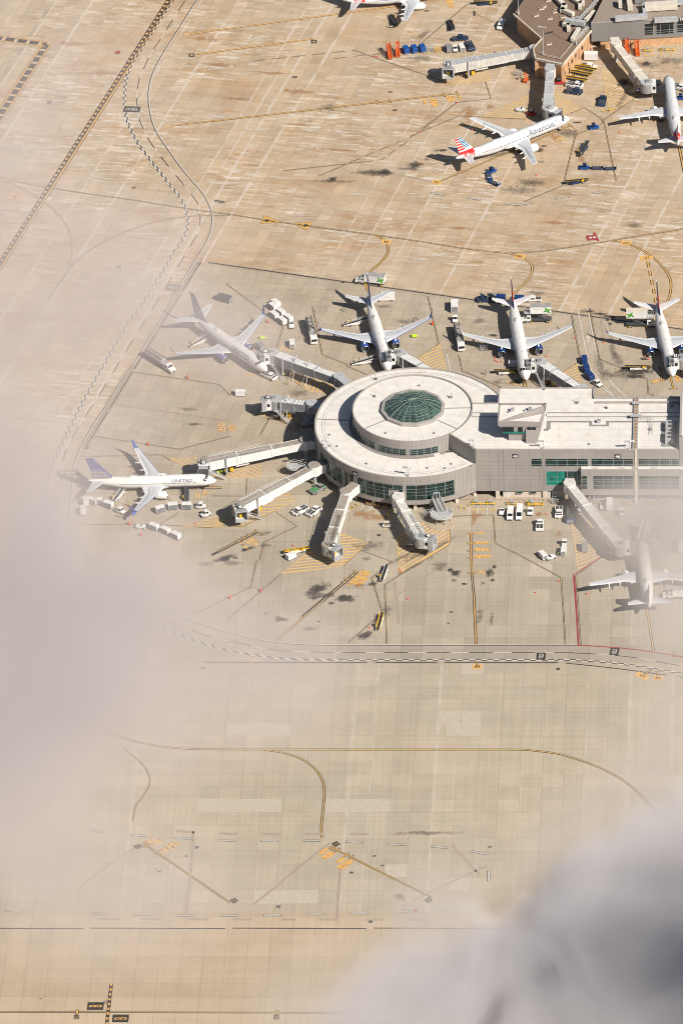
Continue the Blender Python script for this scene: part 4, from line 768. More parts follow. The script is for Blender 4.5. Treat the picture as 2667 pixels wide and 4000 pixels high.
        for s_ in (-1, 1):
            rg = []
            for k in range(5):
                u = k/4; y = .5+u*(6.7 if not a320 else 5.8); c = 4.0-2.5*u; x = xt+y*.66-.3; z = zt+y*math.tan(math.radians(7))
                r_ = [Vector((-(x+c*a_), s_*y, z+c*.05*b_)) for a_, b_ in AF]
                rg.append(r_ if s_ > 0 else list(reversed(r_)))
            b = MB(); nA = len(AF); b.rings(rg, 0, mf=lambda i, j, c, s_=s_: (1 if AM[j if s_ > 0 else (nA-2-j) % nA] else 0)); part(b, 'tailplane', ['wing_grey' if livery != 'delta' else 'wing_light', 'wing_light'], root)
        # fin with livery, built as a fine patch so the colours follow the design
        zb = P.sec(L-6)[1]+P.sec(L-6)[0]*.8; ht = 12.55*(1.02 if not a320 else .97)-zb; x0 = L-(8.0 if not a320 else 7.7); c0 = 6.6 if not a320 else 6.3; c1 = 2.3; swf = .86*ht/ht
        NU, NV = 40, 64
        def fin_col(u, v, x, z):
            if livery == 'aa':
                if .09 < v < .25: return 1
                if u > .52+.2*(v-.5): return 1 if v > .33 and (v-.33) % .145 < .085 else 0
                return 2 if v > .42 and (v-.42) % .084 < .056 else 0
            if livery == 'united':
                hz_ = v*ht; X = u*(c0+(c1-c0)*v)+hz_*.82; dx, dz = X-5.9, hz_+.5; r = math.hypot(dx, dz)
                if r < 4.5:
                    w_ = math.sqrt(max(.01, 20.3-dz*dz))
                    if any(abs(abs(dx)/w_-q) < .035 for q in (0.,.35,.68,.98)) or any(abs(dz-q) < .13 for q in (1.2,2.3,3.4)): return 3
                    return 2
                return 1
            if livery == 'united2':
                r = math.hypot(u-.35, v+.05)
                if r < .55:
                    if any(abs(r-q) < .018 for q in (.12,.25,.38,.5)): return 3
                    return 2
                return 1
            if livery == 'delta':
                if .28 < v+.3*u < .66: return 2
                return 1
            return 0
        cols = {'aa': ['fuselage_white','aa_red','aa_blue'], 'united': ['fuselage_white','united_fin','united_globe','gold_line'], 'united2': ['fuselage_white','united_fin','united_globe','wing_grey'], 'delta': ['fuselage_white','delta_navy','aa_red','aa_red'], 'plain': ['fuselage_white']}[livery]
        b = MB()
        for s_ in (-1, 1):
            g = []
            for i in range(NV+1):
                v = i/NV; z = zb-.5+(ht+.5)*v; hh = max(0, (z-zb)/ht); xl = x0+hh*(ht*.82); c = c0+(c1-c0)*hh
                g.append([Vector((-(xl+c*(j/NU)), s_*.28*(1-.55*hh)*math.sin(PI*min(1, .04+.92*(j/NU)**.65)), z)) for j in range(NU+1)])
            for i in range(NV):
                for j in range(NU):
                    q = [g[i][j], g[i][j+1], g[i+1][j+1], g[i+1][j]]; b.face(q if s_ > 0 else list(reversed(q)), fin_col((j+.5)/NU, (i+.5)/NV, 0, 0))
        b.face([(-(x0+ht*.82),0,zb+ht),(-(x0+ht*.82+c1*.5),.13,zb+ht),(-(x0+ht*.82+c1),0,zb+ht),(-(x0+ht*.82+c1*.5),-.13,zb+ht)], 0)
        part(b, 'fin', cols, root)
        b = MB(); b.face([(-(x0-3.6),.0,zb-.02),(-(x0+.9),.16,zb+.9),(-(x0+1.5),.25,zb-.4)], 0); b.face([(-(x0-3.6),.0,zb-.02),(-(x0+1.5),-.25,zb-.4),(-(x0+.9),-.16,zb+.9)], 0)
        part(b, 'dorsal_fin', ['fuselage_white' if livery in ('aa', 'plain', 'united', 'united2') else 'delta_navy'], root)
        # radome hump, antennas, tail cone outlet
        b = MB(); rg = []; dd_ = L*.66; zt_ = P.sec(dd_)[1]+P.sec(dd_)[0]*1.04
        for k in range(6): u = k/5; rg.append([Vector((-dd_+1.5*math.cos(u*PI/2)*math.cos(2*PI*j/16), .72*math.cos(u*PI/2)*math.sin(2*PI*j/16), zt_-.12+.5*math.sin(u*PI/2))) for j in range(16)])
        b.rings(rg, 0); part(b, 'satellite_dome', ['off_white'], root, True)
        b = MB()
        for d_ in (L*.25, L*.42): z_ = P.sec(d_)[1]+P.sec(d_)[0]*1.04; b.sprism([(-d_,z_-.05),(-d_-.5,z_-.05),(-d_-.45,z_+.32),(-d_-.25,z_+.32)], -.03, .03, 0)
        part(b, 'antenna', ['light_grey'], root)
        b = MB(); r, z = P.sec(L); b.tube((-L+.02, 0, z), (-L-.15, 0, z), r*.8, 10, 0); part(b, 'exhaust_outlet', ['mid_grey'], root)
    return build
def put_plane(key, spec, name, label, v, nose, tail, zn=3.2, zt=4.9, group='airliners parked at the gates'):
    N = G(v, *nose, zn); T = G(v, *tail, zt); d = N-T; rz = math.atan2(d.y, d.x)
    b = spec if callable(spec) else airliner(*spec)
    o = place(key, b, name, label, 'airliner', (N.x, N.y, 0), rz, group); return o
put_plane('aa321', airliner(44.9, 2.02, 3.75, 'a', 'aa', 17.5, None, 'fuselage_white', txt=('American', 2.5, 12.5, .54, 'text_grey', 1.03)), 'airliner', 'silver jet lettered American with red, white and blue striped fin', 'V3', (1463,262), (425,632))
o = put_plane('aa738', airliner(41., 1.9, 3.4, 'b', 'aa', 17.4, 'blend_white', 'fuselage_white', txt=('American', 2.0, 10.6, .52, 'text_grey', 1.)), 'airliner', 'white jet cut off by the top edge, red at its fin base', 'V1', (1463,0), (300,0))
# the jet at the top edge: placed from its engine and near wing tip
a_ = math.atan2((G('V1',560,40)-G('V1',0,120)).y, (G('V1',560,40)-G('V1',0,120)).x); tip = G('V1',640,196,3.9); ca, sa = math.cos(a_), math.sin(a_)
lx, ly = -(41*.345+15.8*.52+.8), -17.4
o.location = (tip.x-(lx*ca-ly*sa), tip.y-(lx*sa+ly*ca), 0); o.rotation_euler = (0,0,a_)
put_plane('aa321b', airliner(45.2, 2.02, 3.75, 'a', 'aa', 17.5, None, 'fuselage_white', txt=('American', 2.5, 12.5, .54, 'text_grey', 1.03)), 'airliner', 'silver jet at the right edge, nose up, with red tail flash', 'V4', (1425,115), (1520,750))
put_plane('u40', airliner(38.9, 1.9, 3.35, 'b', 'united2', 17.1, 'united', 'united_blue', txt=('UNITED', 2.0, 11.4, .52, 'united_fin', 1.25), eng=1.2), 'airliner', 'white jet with blue engines and dark blue fin in thin cloud, nose to lower right', 'V5', (1040,1045), (365,530))
put_plane('u39', airliner(41.4, 1.9, 3.35, 'b', 'united2', 17.1, 'split', 'united_blue', txt=('UNITED', 2.0, 12.2, .42, 'united_fin', 1.25), eng=1.2), 'airliner', 'white jet with blue split wing tips, nose down above the round building', 'V6', (745,1047), (555,355))
put_plane('d38', airliner(45.4, 2.02, 3.75, 'a', 'delta', 16.9, 'shark', 'delta_navy', txt=('DELTA', 1.5, 12.6, .36, 'united_fin', 1.2)), 'airliner', 'long white jet with navy engines and red-tipped fin, nose down beside gate sign 38', 'V7', (1110,1357), (925,310))
put_plane('d37', airliner(39.6, 1.9, 3.35, 'b', 'delta', 17.1, 'blend', 'delta_navy', txt=('DELTA', 1.5, 11.4, .36, 'united_fin', 1.2)), 'airliner', 'white jet with navy winglets at the right edge beside gate sign 37', 'V8', (1440,1300), (1245,410))
put_plane('u42', airliner(38.9, 1.9, 3.35, 'b', 'united', 17.1, 'split', 'fuselage_white', txt=('UNITED', 1.3, 10.4, .56, 'text_grey', 1.4)), 'airliner', 'white jet lettered UNITED seen side-on, blue and gold globe fin, white engines', 'W1', (1518,527), (360,522))
put_plane('h46', airliner(37.4, 1.98, 3.7, 'a', 'plain', 17.0, None, 'fuselage_white', txt=('UNITED', 1.6, 8.4, .60, 'light_grey', 1.25)), 'airliner', 'white jet without winglets in thin cloud below gate sign 46', 'W7', (1185,615), (1255,1205))
# ---------------------------------------------------------------- pier building with round end
RC = Vector((20.9, 30.3, 0)); RO, RI, CR_ = 30.2, 18.45, 10.; ZB_, ZR, ZT_ = 2.55, 12.25, 17.4
FY = 7.6
def arcpts(r, a0, a1, n, z): return [Vector((RC.x+r*math.cos(a0+(a1-a0)*i/n), RC.y+r*math.sin(a0+(a1-a0)*i/n), z)) for i in range(n+1)]
def wallarc(b, r, a0, a1, z0, z1, m=0, n=None, outward=True):
    n = n or max(2, int((a1-a0)/math.radians(2.5))+1); A = arcpts(r, a0, a1, n, z0); B = arcpts(r, a0, a1, n, z1)
    for i in range(n): q = [A[i], A[i+1], B[i+1], B[i]]; b.face(q if outward else list(reversed(q)), m)
def flatring(b, r0, r1, a0, a1, z, m=0, n=None, up=True):
    n = n or max(2, int((a1-a0)/math.radians(2.5))+1); A = arcpts(r0, a0, a1, n, z); B = arcpts(r1, a0, a1, n, z)
    for i in range(n): q = [A[i], B[i], B[i+1], A[i+1]]; b.face(q if up else list(reversed(q)), m)
def angx(px, R, cx_=1616, a=389):   # photo x of a point on the front of the drum -> angle
    return -PI/2+math.asin(max(-1, min(1, (px-cx_)/a)))
rot = thing('rotunda_building', 'round grey two-tier terminal with white roofs and a green glass dome', 'terminal', (0,0,0))
b = MB(); wallarc(b, RO, math.radians(-180), math.radians(180), ZB_, ZR+.35, 0)
wallarc(b, RO-.45, math.radians(-180), math.radians(180), ZR-.1, ZR+.35, 1, None, False); flatring(b, RO-.45, RO, math.radians(-180), math.radians(180), ZR+.35, 1)
part(b, 'outer_wall', ['wall_grey','parapet'], rot)
b = MB()
for zz in (ZB_+.04, 4.05, 10.0, 11.1):
    wallarc(b, RO+.02, math.radians(-170), math.radians(-20), zz, zz+.07, 0)
for k in range(60):
    a = math.radians(-172+k*2.6); c, s_ = math.cos(a), math.sin(a); p = Vector((RC.x+(RO+.02)*c, RC.y+(RO+.02)*s_, 0)); t = Vector((-s_, c, 0))*.035
    b.face([p-t+Vector((0,0,ZB_)), p+t+Vector((0,0,ZB_)), p+t+Vector((0,0,ZR+.3)), p-t+Vector((0,0,ZR+.3))], 0)
part(b, 'panel_joint', ['joint'], rot)
b = MB(); n = 144; b.prism([vxy(p) for p in arcpts(RO-.5, 0, 2*PI*(n-1)/n, n-1, 0)], ZR-.6, ZR, 0); part(b, 'lower_roof', ['roof_white'], rot)
b = MB()
for r_, w_ in ((RO-2.4,.12),(RO-3.2,.06)): flatring(b, r_, r_+w_, math.radians(-180), math.radians(180), ZR+.03, 0)
part(b, 'roof_cable', ['mid_grey'], rot)
b = MB()
for k in range(46):   # welded membrane seams
    a = 2*PI*k/46+.03; c, s_ = math.cos(a), math.sin(a); t = Vector((-s_, c, 0))*.035
    for r0, r1, z in ((RI+1.3,RO-.6,ZR+.012),(CR_+.2,RI-.5,ZT_+.012)):
        if r0 < 12 and k % 2: continue
        p, q = RC+Vector((c,s_,0))*r0, RC+Vector((c,s_,0))*r1; b.face([Vector((v.x,v.y,z)) for v in (p-t, q-t, q+t, p+t)], 0)
part(b, 'membrane_seam', ['seam'], rot)
b = MB(); flatring(b, RI, RI+1.25, math.radians(-205), math.radians(-68), ZR+.05, 0)
flatring(b, RI, RI+1.25, math.radians(-62), math.radians(-44), ZR+.05, 0); part(b, 'roof_gutter', ['roof_band'], rot)
# inner drum
b = MB(); n = 120; wallarc(b, RI, 0, 2*PI, ZR-.2, ZT_+.45, 0, n); wallarc(b, RI-.4, 0, 2*PI, ZT_-.1, ZT_+.45, 1, n, False); flatring(b, RI-.4, RI, 0, 2*PI, ZT_+.45, 1, n); part(b, 'inner_wall', ['wall_grey','parapet'], rot)
b = MB(); b.prism([vxy(p) for p in arcpts(RI-.42, 0, 2*PI*(n-1)/n, n-1, 0)], ZT_-.6, ZT_, 0); part(b, 'upper_roof', ['roof_white'], rot)
b = MB()
for zz in (14.3, 16.1): wallarc(b, RI+.02, math.radians(-170), math.radians(-30), zz, zz+.06, 0)
for k in range(34):
    a = math.radians(-172+k*4.2); c, s_ = math.cos(a), math.sin(a); p = Vector((RC.x+(RI+.02)*c, RC.y+(RI+.02)*s_, 0)); t = Vector((-s_, c, 0))*.03
    b.face([p-t+Vector((0,0,ZR)), p+t+Vector((0,0,ZR)), p+t+Vector((0,0,ZT_+.4)), p-t+Vector((0,0,ZT_+.4))], 0)
part(b, 'panel_joint', ['joint'], rot)
b = MB()
for a in (math.radians(2), math.radians(-38), math.radians(-143)):
    c, s_ = math.cos(a), math.sin(a); t = Vector((-s_, c, 0))*.22
    p, q = RC+Vector((c,s_,0))*9.6, RC+Vector((c,s_,0))*17.9; b.face([Vector((v.x,v.y,ZT_+.03)) for v in (p-t, q-t, q+t, p+t)], 0)
a = math.radians(176); c, s_ = math.cos(a), math.sin(a); t = Vector((-s_, c, 0))*.25; p, q = RC+Vector((c,s_,0))*18.5, RC+Vector((c,s_,0))*29.7
b.face([Vector((v.x,v.y,ZR+.04)) for v in (p-t, q-t, q+t, p+t)], 0); part(b, 'roof_expansion_strip', ['roof_band'], rot)
# windows of the outer drum (each bay with its own mullions)
def drum_window(r, a0, a1, z0, z1, nv, hz, glass='green_glass'):
    b = MB(); wallarc(b, r+.03, a0, a1, z0, z1, 0, max(2, int((a1-a0)*30))); w_ = b.build('window', [glass], rot)
    b = MB(); n = max(2, int((a1-a0)*30))
    for k in range(nv+1):
        a = a0+(a1-a0)*k/nv; c, s_ = math.cos(a), math.sin(a); p = Vector((RC.x+(r+.06)*c, RC.y+(r+.06)*s_, 0)); b.box((p.x, p.y, (z0+z1)/2), (.08,.08,z1-z0), 0, None, a)
    for z in hz: wallarc(b, r+.07, a0, a1, z-.035, z+.035, 0, n)
    b.build('mullion', ['mullion'], w_)
W_ = lambda x: angx(1200+.4464*x, RO)
for x0, x1, nv in ((130,330,5),(345,440,2),(468,875,5),(903,1320,5)): drum_window(RO, W_(x0), W_(x1), 4.25, 9.75, nv, (4.3,5.9,7.2,8.3,9.7))
for k in range(3): a0 = math.radians(-176+k*13-26); drum_window(RO, a0, a0+math.radians(11), 4.25, 9.75, 4, (4.3,5.9,7.2,8.3,9.7))
W2_ = lambda x: angx(1200+.4464*x, RI, 1611, 236)
for x0, x1, nv in ((410,610,4),(648,883,4),(915,1157,4)): drum_window(RI, W2_(x0), W2_(x1), 12.75, 15., nv, (12.8,13.5,14.25,14.95))
# door with lintel panel at the stair
aD = W_(1162); 
def on_drum(a, r, z): return Vector((RC.x+r*math.cos(a), RC.y+r*math.sin(a), z))
b = MB(); wallarc(b, RO+.14, aD-.03, aD+.035, 4.0, 6.6, 0, 3); d_ = b.build('door', ['mullion'], rot); b = MB(); wallarc(b, RO+.17, aD-.022, aD-.002, 4.25, 6.1, 0, 2); wallarc(b, RO+.17, aD+.006, aD+.027, 4.25, 6.1, 0, 2); b.build('pane', ['dark_glass'], d_)
b = MB(); a = W_(795); wallarc(b, RO+.15, a-.055, a+.05, 4.1, 7.9, 0, 4); part(b, 'wall_panel', ['wall_grey'], rot)
# gate number signs
def sign_on(root, text, p, ang, s_=1.15, ww=None, name='gate_sign', tcol='sign_white'):
    T = Matrix.Translation(p)@Matrix.Rotation(ang, 4, 'Z')@Matrix.Rotation(PI/2, 4, 'X')   # local x right, y up, z out of the wall
    b = MB(); b.tbox((-(ww or s_*.68)-.1,-s_*.6,-.05), ((ww or s_*.68)+.1,s_*.6,.06), 0, None, T); o = b.build(name, ['sign_black'], root)
    text_obj('number', text, s_*1.15, tcol, T@Matrix.Translation((0,0,.08)), o, .03, 1.05); return o
a = angx(1200+.4464*452, RO); sign_on(rot, '44', on_drum(a, RO+.08, 10.75), a+PI/2)
a = angx(1200+.4464*250, RO); sign_on(rot, '43', on_drum(a, RO+.08, 10.75), a+PI/2)
# ground floor set back, columns, soffit
b = MB(); b.prism([vxy(p) for p in arcpts(RO-.6, 0, 2*PI*71/72, 71, 0)], ZB_-.25, ZB_, 0); part(b, 'soffit', ['wall_grey_dark'], rot)
b = MB(); b.prism([vxy(p) for p in arcpts(RO-5.2, 0, 2*PI*71/72, 71, 0)], 0, ZB_-.2, 0); part(b, 'ground_floor_wall', ['cream_wall'], rot)
for k in range(15):
    a = math.radians(-178+k*13); p = on_drum(a, RO-1.6, 0); b = MB(); b.box((p.x,p.y,1.2), (1.0,1.0,2.4), 0, None, a); part(b, 'column', ['cream_wall'], rot)
# glass dome
cz_ = ZT_; CR = 9.9; n = 12; a_off = math.radians(15-4)
def dod(r, z, k): a = a_off+2*PI*k/n; return Vector((RC.x+.1+r*math.cos(a), RC.y-.3+r*math.sin(a), z))
b = MB(); b.rings([[dod(CR,cz_-.2,k) for k in range(n)], [dod(CR,cz_+.95,k) for k in range(n)], [dod(CR-.85,cz_+1.05,k) for k in range(n)], [dod(CR-.95,cz_+.6,k) for k in range(n)]], 0, False, False); part(b, 'skylight_kerb', ['parapet'], rot)
apex = Vector((RC.x+.1, RC.y-.3, cz_+3.9)); rr = [(CR-1.0,.95),(7.4,2.0),(5.6,2.75),(3.6,3.35),(0.01,3.9)]
b = MB()
for k in range(n):
    for i in range(len(rr)-1): b.face([dod(rr[i][0],cz_+rr[i][1],k), dod(rr[i][0],cz_+rr[i][1],k+1), dod(rr[i+1][0],cz_+rr[i+1][1],k+1), dod(rr[i+1][0],cz_+rr[i+1][1],k)], 0)
dm = part(b, 'glass_dome', ['dome_glass'], rot); b = MB()
for k in range(n*2):
    for i in range(len(rr)-1):
        f = lambda q, kk: dod(rr[q][0], cz_+rr[q][1]+.05, kk//2) if kk % 2 == 0 else (dod(rr[q][0], cz_+rr[q][1]+.05, kk//2)+dod(rr[q][0], cz_+rr[q][1]+.05, kk//2+1))/2
        if k % 2 and i == 3: continue
        b.tube(f(i,k), f(i+1,k), .055 if k % 2 else .08, 4, 0, None, False)
for k in range(n):
    for r_, z_ in rr[:-1]: b.tube(dod(r_,cz_+z_+.05,k), dod(r_,cz_+z_+.05,k+1), .055, 4, 0, None, False)
    p0, p1 = dod(8.2,cz_+1.55,k), dod(8.2,cz_+1.55,k+1); b.tube(p0, p1, .04, 4, 0, None, False); p0, p1 = dod(6.5,cz_+2.45,k), dod(6.5,cz_+2.45,k+1); b.tube(p0, p1, .04, 4, 0, None, False)
b.build('mullion', ['dome_mullion'], dm)
# small roof fittings, each a thing of its own
def floodlight(root, h=3.2, n=4):
    b = MB(); b.tube((0,0,0),(0,0,h), .07, 6, 0); b.box((0,0,.25),(.7,.7,.4),0); b.tube((-1.1,0,h-.25),(1.1,0,h-.25),.05,5,0); part(b, 'mast', ['light_grey'], root)
    for k in range(n):
        x = -1.2+2.4*k/(n-1); T = Matrix.Translation((x, -.25, h))@Matrix.Rotation(.5*(1 if x > 0 else -1), 4, 'Z')@Matrix.Rotation(-.7, 4, 'X')
        b = MB(); b.tbox((-.34,-.1,-.3),(.34,.12,.3),0,None,T); part(b, 'lamp_head', ['light_grey'], root)
def vent(root): b = MB(); b.tube((0,0,0),(0,0,.5),.16,8,0); b.tube((0,0,.5),(0,0,.62),.26,8,0); part(b, 'vent_pipe', ['mid_grey'], root)
def gadget(root):
    b = MB(); b.box((0,0,.2),(1.0,.7,.35),0); b.tube((.2,0,.3),(.2,0,1.9),.04,5,0); b.tube((-.4,.1,.3),(-.4,.1,1.1),.04,5,0); b.box((.2,0,1.6),(.5,.12,.12),0); part(b, 'frame', ['mid_grey'], root); b = MB(); b.box((-.2,.1,.7),(.35,.3,.3),0); part(b, 'camera_box', ['light_grey'], root)
FG = 'floodlight masts on the white roofs'
for v, x, y, z, lab in (('W3',882,1030,ZR,'floodlight mast at the front edge of the round roof above the stair bridge'), ('W3',170,790,ZR,'floodlight mast at the left rim of the round roof'), ('Y1',1152,1330,ZT_+.2,'floodlight mast on the long roof just right of the ramp tower'), ('Y2',668,1095,ZT_+.2,'floodlight mast at the roof edge above gate sign 46'), ('W4',88,545,ZT_+.2,'floodlight mast at the roof corner left of gate sign 45')):
    place('flood', floodlight, 'floodlight_mast', lab, 'floodlight', G(v,x,y,z), random.uniform(-.3,.3), FG)
for v, x, y, z, lab in (('W3',1255,345,ZT_,'aerial frame right of the glass dome'), ('W3',590,335,ZT_,'aerial frame left of the glass dome'), ('W4',822,225,ZT_+.2,'aerial frame near the back edge of the raised roof block'), ('W4',1025,262,ZT_+.2,'aerial frame right of the raised roof block'), ('W4',1335,415,ZT_+.2,'aerial frame beside the roof ladder'), ('W4',1436,402,ZT_+.2,'aerial frame at the edge of the shade at the roof end'), ('W4',1487,250,ZT_+.2,'box and tall whip aerial at the back right roof edge'), ('W3',600,185,ZR,'equipment frame on the far rim of the round roof behind the upper tier')):
    place('gadget', gadget, 'roof_aerial', lab, 'roof aerial', G(v,x,y,z), random.uniform(0,3), 'aerial frames on the roofs')
VL = ['left of the two vents in front of the glass dome','right of the two vents in front of the glass dome','vent left of the mast above gate sign 44','vent at the right of the lower round roof','upper vent of the group at the left rim of the round roof','right vent of the group at the left rim of the round roof','vent alone on the left of the lower round roof','vent behind the glass dome','vent in the middle of the long pier roof','left vent on the ramp tower roof','right vent on the ramp tower roof','vent at the back edge of the raised roof block','vent at the right end of the lower round roof edge','vent on the round roof edge above the curved walkway','vent just right of the walkway on the round roof edge']
for v, x, y, z in (('W3',687,660,ZT_),('W3',1110,660,ZT_),('W3',520,928,ZR),('W3',1260,930,ZR),('W3',200,773,ZR),('W3',262,775,ZR),('W3',197,675,ZR),('W3',980,245,ZT_),('W4',905,520,ZT_+.2),('W4',335,295,24.4),('W4',448,285,24.4),('Y1',1180,125,ZT_+.2),('W3',1430,905+45,ZR),('W3',1050,965,ZR),('W3',1205,967,ZR)):
    place('vent', vent, 'roof_vent', 'small dark '+VL.pop(0), 'vent', G(v,x,y,z), 0, 'vent pipes on the white roofs')
# ---------------------------------------------------------------- pier with gates 45 and 46
X0, X1, XB_ = 40.8, 102.6, 175.
YB, YB2 = 41.4, 35.8; RT = 17.55
pier = thing('pier_building', 'long grey two-storey pier with white roof and gate signs 45 and 46', 'terminal', (0,0,0))
drum_back = G('W4', 90, 300, RT)
foot = [(32.6,16.0),(X0,FY),(X1,FY),(X1,YB2),(76.2,YB2),(76.2,YB),(46.9,YB),(46.9,33.0),(38.9,33.0),(39.3,30.0),(38.6,25.2),(36.6,20.8)]
b = MB(); b.prism(foot, ZB_, RT, 0, 1, 2); part(b, 'wall', ['wall_grey','roof_white','wall_grey_dark'], pier)
b = MB()   # parapet upstand
for i in range(len(foot)):
    p, q = Vector(foot[i]), Vector(foot[(i+1) % len(foot)])
    if i >= 8: continue
    d = (q-p).normalized(); nrm = Vector((-d.y, d.x)); w_ = .42 if i != 1 else .3; h = .4 if i != 3 else .9
    c = (p+q)/2+nrm*w_/2; b.box((c.x, c.y, RT+h/2-.01), ((q-p).length, w_, h), 0, None, math.atan2(d.y, d.x))
part(b, 'parapet', ['parapet'], pier)
b = MB(); b.box((61.5, 37.2, RT+.03),(1,1,.01),0) if False else None
def band(x0, x1, y, w_, z=RT+.03, m=0): b.tbox((x0, y-w_/2, z-.02), (x1, y+w_/2, z), m)
band(39.3,47.5,27.8,.75); band(62.,X1,27.8,.85); band(39.,47.6,25.75,.5); band(62.,X1,25.75,.5); band(62.,75.5,23.1,.9); band(81.,X1-3,23.1,.9); band(75.,81.,21.0,.9); b.tbox((75.,21,RT),(75.9,23.5,RT+.02),0); b.tbox((80.1,21,RT),(81.,23.5,RT+.02),0); b.tbox((62.,19,RT),(63.3,22.8,RT+.02),0); b.tbox((61.2,18.,RT),(62.7,19.3,RT+.02),0)
part(b, 'roof_gutter', ['roof_band'], pier)
b = MB(); b.tbox((39.2,26.,RT),(47.,27.4,RT+.28),0); b.tbox((62.,26.,RT),(X1,27.3,RT+.28),0); b.tbox((76.8,32.9,RT),(X1,33.2,RT+.75),1); part(b, 'roof_kerb', ['roof_white','parapet'], pier)
b = MB()
for y in np.arange(9.6, 25, 3.05): b.tbox((41.5,y,RT+.004),(88.3,y+.07,RT+.012),0); b.tbox((90.1,y,RT+.004),(X1,y+.07,RT+.012),0)
for y in np.arange(29.5, 41, 3.05): b.tbox((47.3,y,RT+.004),(75.8 if y > 33 else X1,y+.07,RT+.012),0)
for x in np.arange(66, 100, 9.1): b.tbox((x,FY+.5,RT+.005),(x+.06,22.3,RT+.011),0)
part(b, 'membrane_seam', ['seam'], pier)
b = MB(); b.tbox((88.4,FY+.3,RT),(90.,YB2-.3,RT+.5),0); b.tbox((88.7,FY+.3,RT+.5),(89.7,YB2-.4,RT+.56),1)
for k in range(34): b.tbox((88.6,FY+.8+k*.78,RT+.56),(89.8,FY+.95+k*.78,RT+.62),0)
part(b, 'expansion_joint', ['light_grey','wood_brown'], pier)
# walkway frame and ladder on the roof
b = MB(); x_, y_ = 89.2, 24.6
b.box((x_,y_,RT+1.25),(3.4,1.3,.1),0)
for dx in (-1.6,1.6):
    for dy in (-.6,.6): b.tube((x_+dx,y_+dy,RT),(x_+dx,y_+dy,RT+2.2),.05,5,0)
for k in range(9):
    xx = x_+1.7+k*.45; b.tube((xx,y_-.6,RT),(xx,y_-.6,RT+1.6),.04,4,0); b.tube((xx,y_-.6,RT+1.6),(xx,y_+.3,RT+1.2),.04,4,0)
b.tube((x_+4.2,y_-9,RT+.2),(x_+4.2,y_-.6,RT+.9),.05,4,0); b.tube((x_+5.2,y_-9,RT+.2),(x_+5.2,y_-.6,RT+.9),.05,4,0)
for k in range(7): b.tube((x_+4.2,y_-9+k*1.3,RT+.25+k*.1),(x_+5.2,y_-9+k*1.3,RT+.25+k*.1),.04,4,0)
b.box((x_,y_+7.3,RT+1.0),(2.4,1.1,.1),0)
for dx in (-1.2,1.2): b.tube((x_+dx,y_+7.3,RT),(x_+dx,y_+7.3,RT+2.),.05,5,0)
part(b, 'roof_walkway', ['light_grey'], pier)
b = MB()   # wall joints
for z in (6.7,8.3,10.9,11.9,13.4,16.6): b.tbox((X0,FY-.02,z),(X1,FY+.01,z+.05),0)
for x in np.arange(X0+.3, X1, 4.02): b.tbox((x-.03,FY-.025,ZB_),(x+.03,FY+.01,RT+.3),0)
for x in (47.8,49.3,60.1,61.6): b.tbox((x-.04,FY-.03,ZB_),(x+.04,FY+.01,RT+.3),0)
part(b, 'panel_joint', ['joint'], pier)
def wx(x): return G('W4', x, 620, 15).x
def wz(y, yf=FY): # height on the facade plane y=yf for a photo row
    py = 1450+.5529*y; lo, hi = 0., 25.
    for _ in range(30):
        m_ = (lo+hi)/2
        if gp(2300, py, m_).y > yf: lo = m_
        else: hi = m_
    return (lo+hi)/2
def facade_window(x0, x1, y0, y1, vx, hy, yf=FY, glass='green_glass', split=None):
    xa, xb = wx(x0), wx(x1); za, zb = wz(y1, yf), wz(y0, yf); b = MB(); b.tbox((xa,yf-.04,za),(xb,yf+.02,zb),0); w_ = b.build('window', [glass], pier); b = MB()
    for v in list(vx)+[x0, x1]: x = wx(v); b.tbox((x-.045,yf-.09,za),(x+.045,yf-.03,zb),0)
    for h in list(hy)+[y0, y1]: z = wz(h, yf); b.tbox((xa,yf-.08,z-.035),(xb,yf-.03,z+.035),0)
    b.build('mullion', ['mullion'], w_)
facade_window(495,568,617,670,[],[629,657]); facade_window(595,893,617,670,[675,746,819],[629,657]); facade_window(920,1213,617,670,[1000,1073,1143],[629,657]); facade_window(1252,1545,617,670,[1326,1398,1470,1482,1528,1540],[629,657])
facade_window(598,731,706,803,[673],[747,777],glass='bright_green_glass'); facade_window(731,842,706,803,[746,818],[747,777])
facade_window(388,427,848,864,[],[]); facade_window(485,524,848,864,[],[])
# projecting lower gate rooms
BX0, BF = wx(848)-.1, FY-2.0
b = MB(); b.tbox((BX0,BF,ZB_-.15),(XB_,FY+.2,11.55),0); part(b, 'gate_room_wall', ['wall_grey'], pier)
b = MB(); b.tbox((BX0,BF+.25,11.55),(88.4,FY,11.62),0); b.tbox((90.1,BF+.25,11.55),(XB_,FY,11.62),0); part(b, 'gate_room_roof', ['roof_white'], pier)
b = MB(); b.tbox((BX0,BF-.02,11.5),(XB_,BF+.25,11.85),0); b.tbox((88.4,BF+.2,11.5),(90.1,FY,11.75),0)
for x in (924+19, 1132, 1358): xx = wx(x); b.tbox((xx-1.,BF+.8,11.63),(xx+1.,BF+1.2,11.75),0)
part(b, 'gate_room_parapet', ['parapet'], pier)
b = MB()
for x in (846,905,1228,1245,1545): xx = wx(x); b.tbox((xx-.03,BF-.02,ZB_),(xx+.03,BF+.01,11.5),0)
for z in (4.2,9.9): b.tbox((BX0,BF-.02,z),(X1,BF+.01,z+.05),0)
part(b, 'panel_joint', ['joint'], pier)
facade_window(850,888,738,833,[],[765,779,808],BF); facade_window(930,1213,738,833,[1000,1073,1145],[765,779,808],BF); facade_window(1254,1539,738,833,[1326,1398,1470],[765,779,808],BF)
